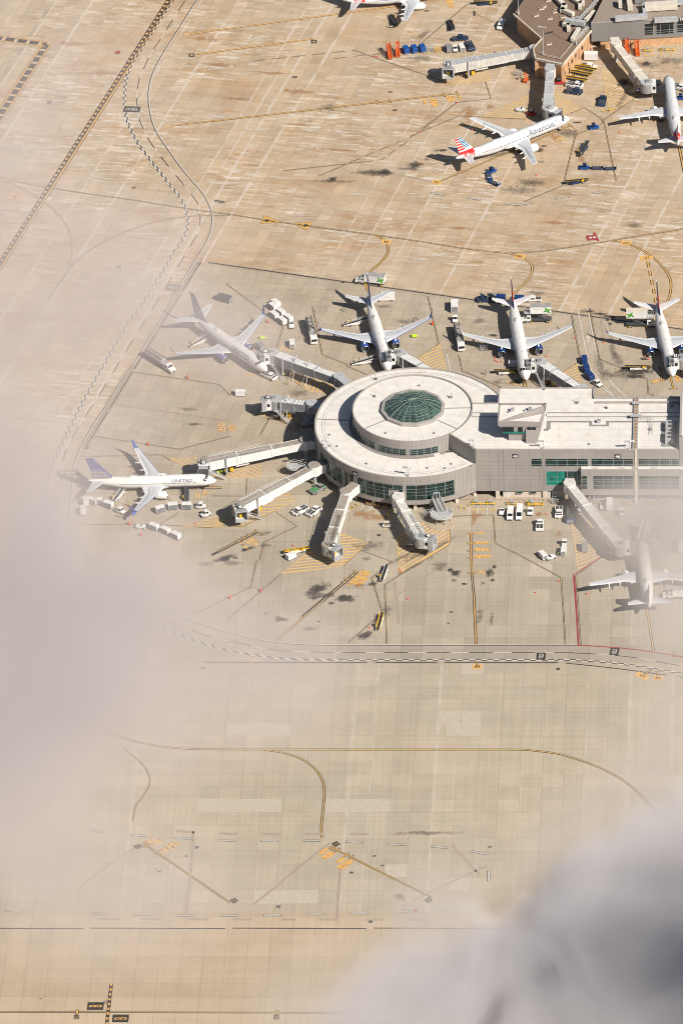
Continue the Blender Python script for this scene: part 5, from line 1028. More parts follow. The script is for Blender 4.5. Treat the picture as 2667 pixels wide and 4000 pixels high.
b = MB(); b.tbox((wx(1224),FY-.25,ZB_-2.5),(wx(1240),FY,RT+.3),0); b.tbox((wx(1222),BF-.3,0),(wx(1242),BF,11.5),0); part(b, 'pilaster', ['coping'], pier)
# ground floor behind the overhang
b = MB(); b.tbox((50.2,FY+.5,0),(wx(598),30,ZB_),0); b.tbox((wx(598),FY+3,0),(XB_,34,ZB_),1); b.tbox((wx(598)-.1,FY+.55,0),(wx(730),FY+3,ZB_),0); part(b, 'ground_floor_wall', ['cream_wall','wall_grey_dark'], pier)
for x in (250,585): xx = wx(x); b = MB(); b.tbox((xx-.6,FY-.05,0),(xx+.65,FY+1.2,ZB_),0); part(b, 'column', ['cream_wall'], pier)
for x in (903,935,1190,1268,1380,1568): xx = wx(x); b = MB(); b.tbox((xx-.15,BF+.4,0),(xx+.15,BF+.7,ZB_-.15),0); part(b, 'column', ['light_grey'], pier)
for x in (300,325,620,635): xx = wx(x); b = MB(); b.tbox((xx-.5,FY+.42,0),(xx+.5,FY+.5,2.1),0); part(b, 'door', ['off_white'], pier)
sign_on(pier, '45', Vector((wx(382),FY-.05,wz(599))), 0, 1.15); sign_on(pier, '46', Vector((wx(1104),FY-.05,wz(601))), 0, 1.15)
b = MB(); b.tbox((33.7,15.2,13.2),(33.75,15.2,13.3),0); T = Matrix.Translation((36.7,12.0,15.6))@Matrix.Rotation(math.atan2(FY-16,X0-32.6),4,'Z'); b.tbox((-3.6,-.08,-.9),(4.2,.1,.9),0,None,T); part(b, 'louvre', ['mid_grey'], pier)
# taller block at the right edge and its plant well
hb = thing('taller_block', 'taller grey block with white roof at the right end of the pier', 'terminal', (0,0,0))
b = MB(); b.tbox((X1+.05,FY-.1,ZB_),(XB_,33.,22.),(2,1,0,0,0,0)); b.box((X1+.4,20.3,22.25),(.7,25.4,.5),3); b.box((X1+20,7.9,22.25),(40,.7,.5),3); b.tbox((X1+.05,33.,ZB_),(XB_,36.,RT),0); part(b, 'wall', ['wall_grey','roof_white','wall_grey_dark','parapet'], hb)
b = MB()
for z in (8.3,12.5,16.7,19.5): b.tbox((X1+.05,FY-.13,z),(XB_,FY-.09,z+.05),0)
part(b, 'panel_joint', ['joint'], hb)
pw = thing('rooftop_plant', 'dark cooling plant standing in shade beside the taller block', 'air conditioner', (99.3,16.5,RT))
b = MB(); b.tbox((-2.2,-7,0),(2.4,6.8,.12),0); part(b, 'base', ['mid_grey'], pw)
for y in (-3.6, 2.4): b = MB(); b.tbox((-1.,y-2.2,.12),(1.6,y+2.2,1.9),0); b.tube((.3,y-1,1.9),(.3,y-1,2.1),.6,10,1); b.tube((.3,y+1,1.9),(.3,y+1,2.1),.6,10,1); part(b, 'fan_unit', ['light_grey','dark_grey'], pw)
# ramp control tower
tw = thing('ramp_tower', 'small grey control room with slanting white roof and windows standing on the pier roof', 'control room', (0,0,0))
zt = 24.4; xL, xR, yF, yBk = 47.6, 62.0, 12.5, 22.2
b = MB()
top = [(xL,yF),(60.6,yF-.2),(62.0,yBk),(xL+.2,yBk)]
b.rings([[Vector((49.2,12.6,RT+3.4)),Vector((60.0,12.4,RT+3.4)),Vector((61.2,21.8,RT+3.4)),Vector((49.2,21.8,RT+3.4))],[Vector((48.6,12.6,22.6)),Vector((60.4,12.4,22.6)),Vector((61.8,22,22.6)),Vector((48.6,22,22.6))],[Vector((*p,23.2)) for p in top],[Vector((*p,zt)) for p in top]], 0)
part(b, 'cab_wall', ['wall_grey'], tw)
b = MB(); b.face([(xL+.4,yF+.5,zt+.05),(61.3,18.4,zt+.05),(61.5,yBk-.4,zt+.05),(xL+.5,yBk-.4,zt+.05)], 0)
b.face([(xL+3.4,yF+1.0,zt+.02),(60.2,yF+.3,zt+.02),(60.9,yF+4.6,zt+.02)], 0); part(b, 'roof', ['roof_white'], tw)
b = MB(); b.tbox((xL-.05,yBk-.4,zt),(62.05,yBk,zt+.55),0); b.tbox((xL-.05,yF,zt),(xL+.4,yBk,zt+.55),0); b.tbox((61.4,18.6,zt),(62.05,yBk,zt+.55),0)
b.rings([[Vector((xL,yF-.05,zt)),Vector((61.4,18.2,zt)),Vector((61.4,18.6,zt)),Vector((xL,yF+.35,zt))],[Vector((xL,yF-.05,zt+.1)),Vector((61.4,18.2,zt+2.2)),Vector((61.4,18.5,zt+2.2)),Vector((xL,yF+.35,zt+.1))]], 1); part(b, 'parapet', ['roof_band','wall_grey'], tw)
b = MB(); b.tbox((48.9,12.34,21.1),(52.4,12.5,22.7),0); part(b, 'window', ['dark_glass'], tw)
b = MB(); b.tbox((53.8,12.3,21.1),(55.1,12.5,22.7),0); part(b, 'window', ['dark_glass'], tw)
b = MB(); b.tbox((49.2,12.2,20.6),(56.4,12.5,21.1),0); part(b, 'glass_balustrade', ['bright_green_glass'], tw)
b = MB(); b.tbox((56.5,12.1,18.9),(59.2,12.45,22.7),0); b.tbox((56.4,12.04,21.4),(59.3,12.1,21.5),1); b.tbox((57.8,12.04,18.9),(57.9,12.1,22.7),1); part(b, 'stair_window', ['dark_glass','mullion'], tw)
b = MB(); b.tbox((50.8,12.9,RT),(56.2,21,RT+3.4),0); part(b, 'base_wall', ['wall_grey'], tw)
b = MB(); b.rings([[Vector((56.1,11.2,RT)),Vector((59.4,11.2,RT)),Vector((59.6,20,RT)),Vector((56.1,20,RT))],[Vector((56.1,12.2,22.4)),Vector((60.8,12.2,22.4)),Vector((61.6,20,22.4)),Vector((56.1,20,22.4))]], 0); part(b, 'stair_wall', ['wall_grey'], tw)
for x, y, lab in ((51.9,18.6,'air conditioner in the middle of the ramp tower roof'),(57.3,19.,'air conditioner at the right end of the ramp tower roof')):
    def ac(root): b = MB(); b.tbox((-.6,-.5,0),(.6,.5,1.0),0); b.tube((0,0,1.),(0,0,1.1),.35,8,1); part(b, 'casing', ['light_grey','mid_grey'], root)
    place('ac', ac, 'rooftop_air_conditioner', lab, 'air conditioner', (x,y,zt+.06), 0, 'roof air conditioners')
place('ac', None, 'rooftop_air_conditioner', 'air conditioner on the long roof right of the raised block front', 'air conditioner', (77.9,22.6,RT), 0, 'roof air conditioners')
place('ac', None, 'rooftop_air_conditioner', 'air conditioner just behind the ramp tower', 'air conditioner', (60.5,24.,RT), 0, 'roof air conditioners')
# ---------------------------------------------------------------- older terminal at upper right
old = thing('brown_roofed_terminal', 'low terminal with brown flat roof, cream coping and orange stucco wall', 'terminal', (0,0,0))
H = 7.5
pts = [(44.0,279.2),(53.8,263.4),(51.1,257.4),(52.0,250.9),(61.1,247.5),(70.2,269.5),(84,303),(96,330),(70,340),(44,330)]
up_l = G('V2', 60, 62, H); pts[0] = vxy(G('V2',12,130,H)); far = [(92,322),(60,335),(vxy(G('V2',130,-60,H)))]
bp = [vxy(G('V2',*q,H)) for q in ((12,132),(270,357),(192,445),(212,538),(465,590),(728,278))]
dR = (Vector(bp[5])-Vector(bp[4])).normalized(); dL = (G('V2',60,62,H)-G('V2',12,132,H)).xy.normalized()
bp.append(tuple(Vector(bp[5])+dR*60)); bp.append(tuple(Vector(bp[0])+dL*60))
b = MB(); b.prism(bp, H-.7, H, 1, 0); part(b, 'roof', ['brown_roof','coping'], old)
b = MB()
for i in range(len(bp)-2):
    p, q = Vector(bp[i]), Vector(bp[i+1]); c = (p+q)/2; d = q-p; b.box((c.x,c.y,H+.12),(d.length+.3,.4,.3),0,None,math.atan2(d.y,d.x))
p, q = Vector(bp[5]), Vector(bp[6]); part(b, 'coping', ['coping'], old)
cen = Vector((sum(p[0] for p in bp)/8, sum(p[1] for p in bp)/8))
wl = [tuple(Vector(p)+(cen-Vector(p)).normalized()*1.1) for p in bp]
b = MB(); b.prism(wl, 0, H-.7, 0); part(b, 'wall', ['orange_wall'], old)
p4, p5 = Vector(wl[4]), Vector(wl[5]); dw = (p5-p4).normalized(); nw = Vector((dw.y, -dw.x))
for t, z0, z1, w_ in ((1.6,1.6,3.0,.8),(4.4,3.4,5.,.6),(5.,.3,2.6,.9),(7.4,3.,4.6,1.2),(10.5,3.4,4.9,1.1),(13.2,1.0,5.2,.5),(16,3.2,4.6,1.2)):
    c = p4+dw*t; b = MB(); b.box((c.x+nw.x*.0,c.y+nw.y*.0,(z0+z1)/2),(w_,.12,z1-z0),0,None,math.atan2(dw.y,dw.x)); part(b, 'window', ['dark_glass'], old)
for q in (wl[3], wl[4]): b = MB(); b.box((q[0],q[1]-.3,H/2-.4),(1.2,1.2,H-.8),0); part(b, 'column', ['orange_wall'], old)
mid_ = (Vector(wl[3])+Vector(wl[4]))/2; b = MB(); b.box((mid_.x,mid_.y-.1,1.5),(2.2,.3,2.6),0,None,-.3); part(b, 'door', ['dark_grey'], old)
dw2 = (Vector(wl[4])-Vector(wl[3])).normalized(); sign_on(old, '33', Vector((bp[3][0]*.35+bp[4][0]*.65, bp[3][1]*.35+bp[4][1]*.65-.12, H-.55)), math.atan2(dw2.y, dw2.x), .8)
grey = thing('grey_terminal_wing', 'grey terminal wing with taupe roof, orange base wall and gate sign 27', 'terminal', (0,0,0))
H2 = 10.2; g0, g1 = G('V2',722,214,H2), G('V2',1568,166,H2); gd = (g1-g0).xy.normalized(); gn = Vector((-gd.y, gd.x)); g0 = g0.xy; far_r = g0+gd*70
gpoly = [tuple(g0), tuple(far_r), tuple(far_r+gn*70), tuple(g0+gn*70+gd*24)]
b = MB(); b.prism(gpoly, 3.1, H2, 0, 1); part(b, 'upper_wall', ['wall_grey_dark','taupe_roof'], grey)
b = MB(); s2 = g0+gd*3+gn*.4; b.prism([tuple(s2), tuple(far_r+gn*.4), tuple(far_r+gn*40), tuple(s2+gn*40+gd*14)], 0, 3.1, 0); part(b, 'base_wall', ['orange_wall'], grey)
ga = math.atan2(gd.y, gd.x); TG = Matrix.Translation((g0.x,g0.y,0))@Matrix.Rotation(ga,4,'Z')
b = MB()
for x in np.arange(2.,60,3.6): b.tbox((x-.03,-.03,3.1),(x+.03,.01,H2),0,None,TG)
for z in (5.4,7.8): b.tbox((0,-.03,z),(60,.01,z+.04),0,None,TG)
part(b, 'panel_joint', ['joint'], grey)
b = MB(); b.tbox((0,-.05,H2-.02),(60,.35,H2+.16),0,None,TG); part(b, 'coping', ['parapet'], grey)
for x0, x1, z0, z1 in ((17.6,20.5,4.5,8.9),(21.4,27.2,4.5,9.6),(28.3,31.3,4.8,9.3)):
    b = MB(); b.tbox((x0,-.06,z0),(x1,.02,z1),0,None,TG); w_ = b.build('window', ['dark_glass'], grey); b = MB()
    for z in (z0+.8,z0+1.6,z1-1.4,z0,z1): b.tbox((x0,-.12,z-.04),(x1,-.05,z+.04),0,None,TG)
    for x in ((x0,x1) if x1-x0 < 4 else (x0,x0+1.4,x1-1.5,x1)): b.tbox((x-.05,-.12,z0),(x+.05,-.05,z1),0,None,TG)
    b.build('mullion', ['mullion'], w_)
b = MB(); b.tbox((20.8,-1.6,9.8),(28.4,.4,10.9),0,None,TG); part(b, 'canopy', ['light_grey'], grey)
sign_on(grey, '27', TG@Vector((29.8,-.08,9.85)), ga, .95)
# rooftop ducts and plant on both roofs
def duct(label, pts, w_, h_, z, mat='duct', name='roof_duct', cat='duct'):
    t = thing(name, label, cat, (0,0,0)); b = MB()
    for i in range(len(pts)-1):
        p, q = Vector(pts[i]), Vector(pts[i+1]); c = (p+q)/2; d = q-p; b.box((c.x,c.y,z+.5+h_/2),(d.length+w_*.9,w_,h_),0,None,math.atan2(d.y,d.x))
    for p in pts: b.box((p[0],p[1],z+.25),(.3,.3,.5),0)
    part(b, 'duct_run', [mat], t); return t
Y3p = lambda L_, z: [vxy(G('Y3',x,y,z)) for x, y in L_]; Y4p = lambda L_, z: [vxy(G('Y4',x,y,z)) for x, y in L_]
duct('cream zig-zag duct across the brown roof', Y3p([(820,-20),(950,110),(920,190),(1090,260)],H+1), 1.5, 1.3, H)
duct('short cream cranked duct at the top of the brown roof', Y3p([(1130,-10),(1240,60),(1240,140)],H+1), 1.2, 1., H); duct('cream duct stub at the top edge of the brown roof', Y3p([(1290,-30),(1300,70)],H+1), .9, 1., H)
duct('long cream duct along the pipes at the right of the brown roof', Y3p([(1350,360),(1490,220)],H+1), 1.2, 1., H); duct('cream duct at the lower right of the brown roof', Y3p([(1100,720),(1210,540)],H+1), 1.2, 1.1, H)
duct('cream fan housing left of the grey canopy on the brown roof', Y3p([(950,450),(1020,470),(1030,540)],H+1), 1.2, 1.2, H, name='fan_housing', cat='air conditioner')
duct('pale green-grey canopy box over the roof plant', Y3p([(1010,370),(1290,420)],H+2), 1.6, 1.5, H+.6, 'light_grey', 'plant_canopy', 'canopy')
duct('big grey duct along the front of the taupe roof', Y4p([(360,350),(860,310)],H2+1), 1.9, 1.4, H2, 'light_grey'); duct('cream plant enclosure at the back of the taupe roof', Y4p([(920,150),(1390,120)],H2+1), 2.6, 2.2, H2); duct('grey duct crossing behind the cream enclosure', Y4p([(840,90),(1540,40)],H2+2), 1.1, 1.2, H2+.8, 'light_grey')
duct('upright cream cabinet at the left of the taupe roof', Y4p([(405,50),(410,110)],H2+1), 1.2, 1.8, H2); duct('long pale air handler on the taupe roof', Y4p([(560,-30),(590,150)],H2+1), 1.7, 1.9, H2); duct('grey duct joining the front duct to the enclosure', Y4p([(850,130),(860,290)],H2+1), 1.3, 1.2, H2, 'light_grey'); duct('dark round tank plant at the top of the taupe roof', Y4p([(720,15),(850,10)],H2+1), 1.8, 1.3, H2, 'mid_grey')
for k, L_ in enumerate((([(1190,700),(1480,370)]), ([(1200,370),(1580,-40)]))):
    t = thing('pipe_rack', ('bundle of grey pipes on stands along the lower right of the brown roof','bundle of grey pipes on stands running to the top of the brown roof')[k], 'pipes', (0,0,0)); P = Y3p(L_, H+.9); p, q = Vector(P[0]), Vector(P[1]); d = (q-p).normalized(); n = Vector((-d.y, d.x))
    for j in range(4): b = MB(); o_ = n*(j*.35-.5); b.tube((p.x+o_.x,p.y+o_.y,H+.9),(q.x+o_.x,q.y+o_.y,H+.9),.1,6,0); part(b, 'pipe', ['light_grey'], t)
    b = MB(); L2 = (q-p).length
    for j in range(int(L2/2)+1): c = p+d*j*2; b.box((c.x,c.y,H+.45),(.12,1.9,.9),0,None,math.atan2(d.y,d.x))
    part(b, 'pipe_stand', ['coping'], t)
def hatch(root): b = MB(); b.tbox((-.9,-.6,0),(.9,.6,.35),0); b.tbox((-.75,-.45,.35),(.75,.45,.4),1); part(b, 'frame', ['coping','brown_roof'], root)
for x, y, lab in ((570,125,'rear hatch of the pair at the upper left of the brown roof'),(530,165,'front hatch of the pair at the upper left of the brown roof'),(800,175,'rear hatch in the middle of the brown roof'),(780,225,'front hatch in the middle of the brown roof'),(430,290,'lone hatch nearest the left edge of the brown roof'),(680,345,'lone hatch nearest the front step of the brown roof'),(925,315,'hatch beside the end of the zig-zag duct'),(655,15,'hatch at the top edge of the brown roof'),(665,812,'pale hatch on the small front part of the brown roof')):
    place('hatch', hatch, 'roof_hatch', lab, 'roof hatch', G('Y3',x,y,H), .35, 'hatches on the brown roof')
def apronlight(root):
    b = MB(); b.tube((0,0,0),(0,0,11),.12,8,0,.08); b.box((0,0,.9),(.5,.5,1.4),0); part(b, 'pole', ['light_grey'], root)
    b = MB(); b.tube((-1.3,.4,10.6),(1.1,-.4,10.6),.06,5,0); part(b, 'cross_arm', ['light_grey'], root)
    for k in range(4): T = Matrix.Translation((-1.3+.75*k,.4-.25*k,10.7)); b = MB(); b.tbox((-.3,-.3,-.1),(.3,.35,.12),0,None,T); part(b, 'lamp_head', ['light_grey'], root)
place('pole', apronlight, 'light_pole', 'tall floodlight pole at the front of the brown roof above gate 33', 'floodlight', G('Y3',568,1010,H), 0, 'tall light poles on the brown roof')
place('pole', None, 'light_pole', 'tall floodlight pole on the right edge of the brown roof', 'floodlight', G('Y3',1168,830,H), .8, 'tall light poles on the brown roof')
place('pole', None, 'light_pole', 'tall floodlight pole at the left corner of the brown roof', 'floodlight', G('Y3',112,275,H), 1.9, 'tall light poles on the brown roof')
rl = thing('roof_railing', 'cream railing around the front part of the brown roof', 'railing', (0,0,0)); b = MB(); R_ = [G('Y3',x,y,H) for x, y in ((480,1000),(630,1050),(875,1100),(1130,800),(1300,600))]
for i in range(len(R_)-1):
    p, q = R_[i], R_[i+1]
    for h in (.5,1.): b.tube((p.x,p.y,H+h),(q.x,q.y,H+h),.05,4,0)
    m_ = max(2, int((q-p).length/1.8))
    for k in range(m_+1): c = p.lerp(q, k/m_); b.tube((c.x,c.y,H),(c.x,c.y,H+1),.05,4,0)
part(b, 'rail', ['coping'], rl)
# ---------------------------------------------------------------- boarding bridges
def tunnel_T(p, q):
    d = (q-p).normalized(); y = Vector((-d.y, d.x, 0)).normalized(); z = d.cross(y)
    return Matrix(((d.x,y.x,z.x,p.x),(d.y,y.y,z.y,p.y),(d.z,y.z,z.z,p.z),(0,0,0,1)))
def bridge(label, A, B, cabdir, style='ribbed', root_col='off_white', zA=4.4, zB=3.5, nseg=3, frac=(0,.36,.7,1), number=None, wall=None, stair=1, drive=.8, cover=None, hoods=0, bellows='light_grey', open_cab=False, gantry=0, ladder=False, ac=True, hh=2.75):
    """A: pier-side hinge, B: cab hinge (ground positions), cabdir in degrees"""
    t = thing('boarding_bridge', label, 'jet bridge', (A.x, A.y, 0), 0, 'boarding bridges')
    o = Vector((A.x, A.y, 0)); a = Vector((0,0,zA)); b_ = Vector((B.x-A.x, B.y-A.y, zB)); L = (b_-a).length
    wallm, roofm = {'ribbed': ('corrugated','light_grey'), 'cream': ('off_white','light_grey'), 'white': ('white_paint','bridge_roof_taupe'), 'smooth': ('white_paint','off_white'), 'creamy': ('duct','duct'), 'greyroof': ('light_grey','light_grey')}[style]
    T = tunnel_T(a, b_)
    d2 = Vector((b_.x, b_.y, 0)).normalized(); ang = math.atan2(d2.y, d2.x)
    # hinge rotunda and column at the building
    m = MB(); n = 16
    m.prism([(1.9*math.cos(2*PI*k/n), 1.9*math.sin(2*PI*k/n)) for k in range(n)], zA-.3, zA+hh+.25, 0, 1); part(m, 'rotunda', [wallm, roofm], t)
    m = MB(); m.tube((0,0,0),(0,0,zA-.2), .55, 10, 0); m.tube((0,0,0),(0,0,.3), 1.0, 10, 0); part(m, 'support_column', ['light_grey'], t)
    if wall is not None:
        w_ = Vector((wall[0]-A.x, wall[1]-A.y, 0)); m = MB(); TT = tunnel_T(Vector((0,0,zA)), Vector((w_.x,w_.y,zA))); m.tbox((0,-1.5,-.1),(w_.length,1.5,hh+.1),(0,1,0,0,0,0),None,TT); part(m, 'corridor', [wallm, roofm], t)
    # telescoping tunnels
    for k in range(nseg):
        x0, x1 = L*frac[k], L*frac[k+1]; hw = 1.28+.16*k; h1 = hh-.35+.17*k; z0 = -.05*k
        if k: x0 -= .6
        m = MB(); m.tbox((max(x0,1.2),-hw,z0),(x1-(1.2 if k == nseg-1 else 0),hw,h1),(0,1,0,0,0,0),None,T); xs, xe = max(x0,1.2), x1-(1.2 if k == nseg-1 else 0)
        tn = part(m, 'tunnel', [wallm, roofm], t)
        m = MB(); step = .62 if style in ('ribbed','cream') else 3.2; x = xs+.2
        while x < xe-.1:
            for s_ in (-1,1): m.tbox((x,s_*hw-(.0 if s_ > 0 else .09),z0+.15),(x+(.26 if step < 1 else .12),s_*hw+(.09 if s_ > 0 else 0),h1-.1),0,None,T)
            x += step
        x = xs+.2; st2 = {'ribbed': 1.1, 'cream': .9}.get(style, 0)
        while st2 and x < xe-.3: m.tbox((x,-hw+.05,h1),(x+(.62 if style == 'ribbed' else .3),hw-.05,h1+.10),1,None,T); x += st2
        for s_ in (-1,1): m.tbox((xs,s_*hw-.06,h1),(xe,s_*hw+.06,h1+.08),0,None,T); m.tbox((xs,s_*hw-.1,z0-.15),(xe,s_*hw+.1,z0+.1),0,None,T)
        if k: m.tbox((xs-.15,-hw-.12,z0-.1),(xs+.2,hw+.12,h1+.18),0,None,T)
        m.build('ribs', [wallm, 'white_paint' if style == 'ribbed' else roofm], tn)
    if hoods or ladder:
        m = MB(); hw = 1.62; h1 = hh
        for s_ in ((-1,1) if hoods else (-1,)):
            xs, xe = L*(.42 if hoods < 2 else .02), L*.97
            for hgt in (.5,.95): m.tube(T@Vector((xs,s_*(hw-.3),h1+hgt)), T@Vector((xe,s_*(hw-.3),h1+hgt)), .045, 4, 0)
            k = xs
            while k < xe: m.tube(T@Vector((k,s_*(hw-.3),h1)), T@Vector((k,s_*(hw-.3),h1+.95)), .04, 4, 0); k += 1.5
        part(m, 'roof_railing', ['light_grey'], t)
    if ladder:
        m = MB()
        for y in (.35,.95): m.tube(T@Vector((L*.45,y,hh+.25)), T@Vector((L*.95,y,hh+.25)), .06, 4, 0)
        k = L*.45
        while k < L*.95: m.tube(T@Vector((k,.35,hh+.25)), T@Vector((k,.95,hh+.25)), .05, 4, 0); k += 1.1
        part(m, 'cable_ladder', ['dark_grey'], t)
    # drive column: legs, cross beam, bogie
    xc = L*drive; c0 = T@Vector((xc,0,0)); side = Vector((-math.sin(ang), math.cos(ang), 0))
    m = MB()
    for s_ in (-1,1):
        p = c0+side*s_*2.0; m.tube((p.x,p.y,.9),(p.x,p.y,c0.z+hh+.5), .21, 8, 0); m.tube((p.x,p.y,.9),(p.x,p.y,c0.z), .28, 8, 0)
    m.tube((c0.x-side.x*2,c0.y-side.y*2,c0.z-.35),(c0.x+side.x*2,c0.y+side.y*2,c0.z-.35), .2, 6, 0); m.tube((c0.x-side.x*2,c0.y-side.y*2,1.),(c0.x+side.x*2,c0.y+side.y*2,1.), .26, 6, 1)
    part(m, 'lift_column', ['light_grey','yellow'], t)
    m = MB(); m.box((c0.x,c0.y,.85),(1.3,2.4,.5),0,None,ang); part(m, 'bogie', ['dark_grey'], t)
    for s_ in (-1,1): p = c0+side*s_*.75; m = MB(); ax = Vector((-side.x,-side.y,0))*.22; m.tube((p.x-ax.x,p.y-ax.y,.55),(p.x+ax.x,p.y+ax.y,.55), .55, 14, 0); part(m, 'wheel', ['tyre'], t)
    if ac:
        m = MB(); xa = L*(drive-.17); m.tbox((xa-2.1,-1.75,-1.75),(xa+2.1,.4,-.35),0,None,T)
        for q in range(5): m.tbox((xa-1.7+q*.75,-1.79,-1.4),(xa-1.35+q*.75,-1.74,-1.1),1,None,T)
        part(m, 'air_conditioner', ['white_paint','dark_grey'], t)
    # cab
    cd = math.radians(cabdir); TC = Matrix.Translation(b_)@Matrix.Rotation(cd, 4, 'Z')
    m = MB(); n = 20; rr_ = 2.15
    pr = [(b_.x+rr_*math.cos(2*PI*k/n), b_.y+rr_*math.sin(2*PI*k/n)) for k in range(n)]
    m.prism(pr, zB-.35, zB+hh+.15, 0, 1)
    for k in range(n):   # slatted curtain
        aa = 2*PI*(k+.5)/n; m.box((b_.x+2.13*math.cos(aa), b_.y+2.13*math.sin(aa), zB+hh/2-.1),(.06,.22,hh-.4),0,None,aa)
    m.prism([(b_.x+(rr_-.1)*math.cos(2*PI*k/n), b_.y+(rr_-.1)*math.sin(2*PI*k/n)) for k in range(n)], zB+hh+.15, zB+hh+.3, 1); m.box((b_.x+.4*math.cos(cd),b_.y+.4*math.sin(cd),zB+hh+.5),(1.5,1.5,.4),0,None,cd); m.box((b_.x+.4*math.cos(cd),b_.y+.4*math.sin(cd),zB+hh+.72),(1.1,1.1,.06),2,None,cd)
    part(m, 'cab_rotunda', ['trailer_grey', 'light_grey' if style != 'white' else 'bridge_roof_taupe', 'mid_grey'], t)
    m = MB()   # cab box, hollow at the front
    for lo, hi in (((1.4,-1.75,-.3),(3.0,1.75,-.12)), ((1.4,-1.75,2.7),(3.0,1.75,2.95)), ((1.4,-1.75,-.3),(3.0,-1.6,2.8)), ((1.4,1.6,-.3),(3.0,1.75,2.8))): m.tbox(lo, hi, 0, None, TC)
    m.tbox((1.7,-1.6,-.1),(1.8,1.6,2.7),1,None,TC)
    part(m, 'cab', ['white_paint','mid_grey'], t)
    m = MB()
    for s_ in (-1,1): m.tbox((1.9,s_*1.76-.02,1.1),(2.8,s_*1.76+.02,2.2),0,None,TC)
    part(m, 'cab_window', ['dark_glass'], t)
    if open_cab:
        m = MB()
        for lo, hi in (((3.0,-1.9,-.35),(4.4,-1.68,3.0)), ((3.0,1.68,-.35),(4.4,1.9,3.0)), ((3.0,-1.9,2.85),(4.4,1.9,3.1)), ((3.0,-1.9,-.45),(4.7,1.9,-.25))): m.tbox(lo, hi, 0, None, TC)
        for q in range(4): m.tbox((2.6+q*.45,-1.5,3.1),(2.8+q*.45,1.5,3.2),1,None,TC)
        m.tbox((2.4,-.4,-.1),(2.9,.3,1.1),2,None,TC); part(m, 'canopy', ['light_grey','mid_grey','yellow'], t)
    else:
        m = MB()
        for q in range(6):
            x = 3.0+q*.28; e = .12*(q % 2); m.tbox((x,-1.75-e,-.1-e*.2),(x+.14,-1.5,2.9+e),0,None,TC); m.tbox((x,1.5,-.1),(x+.14,1.75+e,2.9+e),0,None,TC); m.tbox((x,-1.75-e,2.65),(x+.14,1.75+e,2.9+e),(0,0),None,TC)
            m.tbox((x+.14,-1.6,0),(x+.28,1.6,2.72),1,None,TC)
        part(m, 'canopy', [bellows,'dark_grey'], t)
    if number:
        TS = TC@Matrix.Translation((1.2,0,3.5)); m = MB(); tilt = Matrix.Rotation(-cd, 4, 'Z')@Matrix.Rotation(math.radians(58), 4, 'X')
        TS = Matrix.Translation(TC@Vector((2.4,0,3.75)))@Matrix.Rotation(math.radians(58),4,'X'); m.tbox((-.72,-.5,-.12),(.72,.5,0),0,None,TS); g_ = m.build('number_sign', ['sign_black'], t); text_obj('number', number, 1.05, 'sign_white', TS@Matrix.Translation((0,0,.03)), g_, .03, 1.)
    # service stair from the cab hinge
    if stair:
        sd_ = side*stair; p0 = b_-d2*1.2+sd_*1.9; p0 = Vector((p0.x,p0.y,zB)); p1 = p0-d2*4.6+sd_*.9; p1 = Vector((p1.x,p1.y,0)); m = MB(); wv = sd_*.9
        for oo in (Vector((0,0,0)), wv):
            m.tube(p0+oo, p1+oo, .1, 4, 0); m.tube(p0+oo+Vector((0,0,1)), p1+oo+Vector((0,0,1)), .04, 4, 0)
            for q in range(6): c = (p0+oo).lerp(p1+oo, q/5); m.tube(c, c+Vector((0,0,1)), .035, 4, 0)
        for q in range(13): c = p0.lerp(p1, (q+.5)/13); m.box((c.x+wv.x/2,c.y+wv.y/2,c.z),(.28,.9,.05),0,None,ang)
        m.box((p0.x+wv.x/2,p0.y+wv.y/2,p0.z),(1.4,1.2,.08),0,None,ang); part(m, 'service_stair', ['light_grey'], t)
    # A-frame stays
    for g in range(gantry):
        f = .52+.20*g if gantry > 1 else .5; m = MB(); f0 = 1-(.36+.2*g)
        c = T@Vector((L*f0,0,0)); top = c+Vector((0,0,hh+2.2)); lft = c+side*2.6; rgt = c-side*2.6
        m.tube((lft.x,lft.y,0), top, .09, 5, 0); m.tube((rgt.x,rgt.y,0), top, .09, 5, 0); m.tube((lft.x+d2.x*1.5,lft.y+d2.y*1.5,0.), top, .05, 4, 0); part(m, 'stay_frame', ['white_paint'], t)
    # hose and cable clutter under the cab
    m = MB()
    for q in range(4):
        p = Vector((random.uniform(-1.2,1.2),random.uniform(-1.2,1.2),0)); m.tube(b_+p+Vector((0,0,-.3)), Vector((b_.x+p.x*1.4,b_.y+p.y*1.4,.2)), .06, 4, 0)
    m.box((c0.x-d2.x*2,c0.y-d2.y*2,1.2),(1.1,1.0,.9),1,None,ang); part(m, 'hose', ['belt_black','yellow'], t)
    return t
def BG(v, x, y, z): return G(v, x, y, z)
hr = 2.9
def wallpt(P_, C=RC, r=RO): d = (Vector((P_.x,P_.y,0))-C).normalized(); return (C.x+d.x*r, C.y+d.y*r)
A, B = BG('V2',205,432,6.9), BG('V1',990,578,6.4); bridge('long cream ribbed bridge standing free left of the brown-roofed terminal, cab open towards the camera', A, B, -95, 'cream', zA=4.0, zB=3.5, open_cab=True, stair=-1, number='31', wall=(A.x+2.5,A.y+1))
A, B = BG('V2',345,625,6.9), BG('V2',328,985,6.4); bridge('cream bridge running straight down from the brown roof to the striped-fin jet', A, B, -38, 'cream', zA=4.0, zB=3.5, stair=-1, wall=(A.x,A.y+3))
A, B = BG('V2',950,385,7.2), BG('V2',1232,752,6.6); bridge('cream-roofed bridge with grey collar reaching the jet at the right edge', A, B, 2, 'creamy', zA=4.2, zB=3.6, stair=-1, wall=tuple((A+Vector((-.6,3.4,0))).xy), bellows='dark_grey')
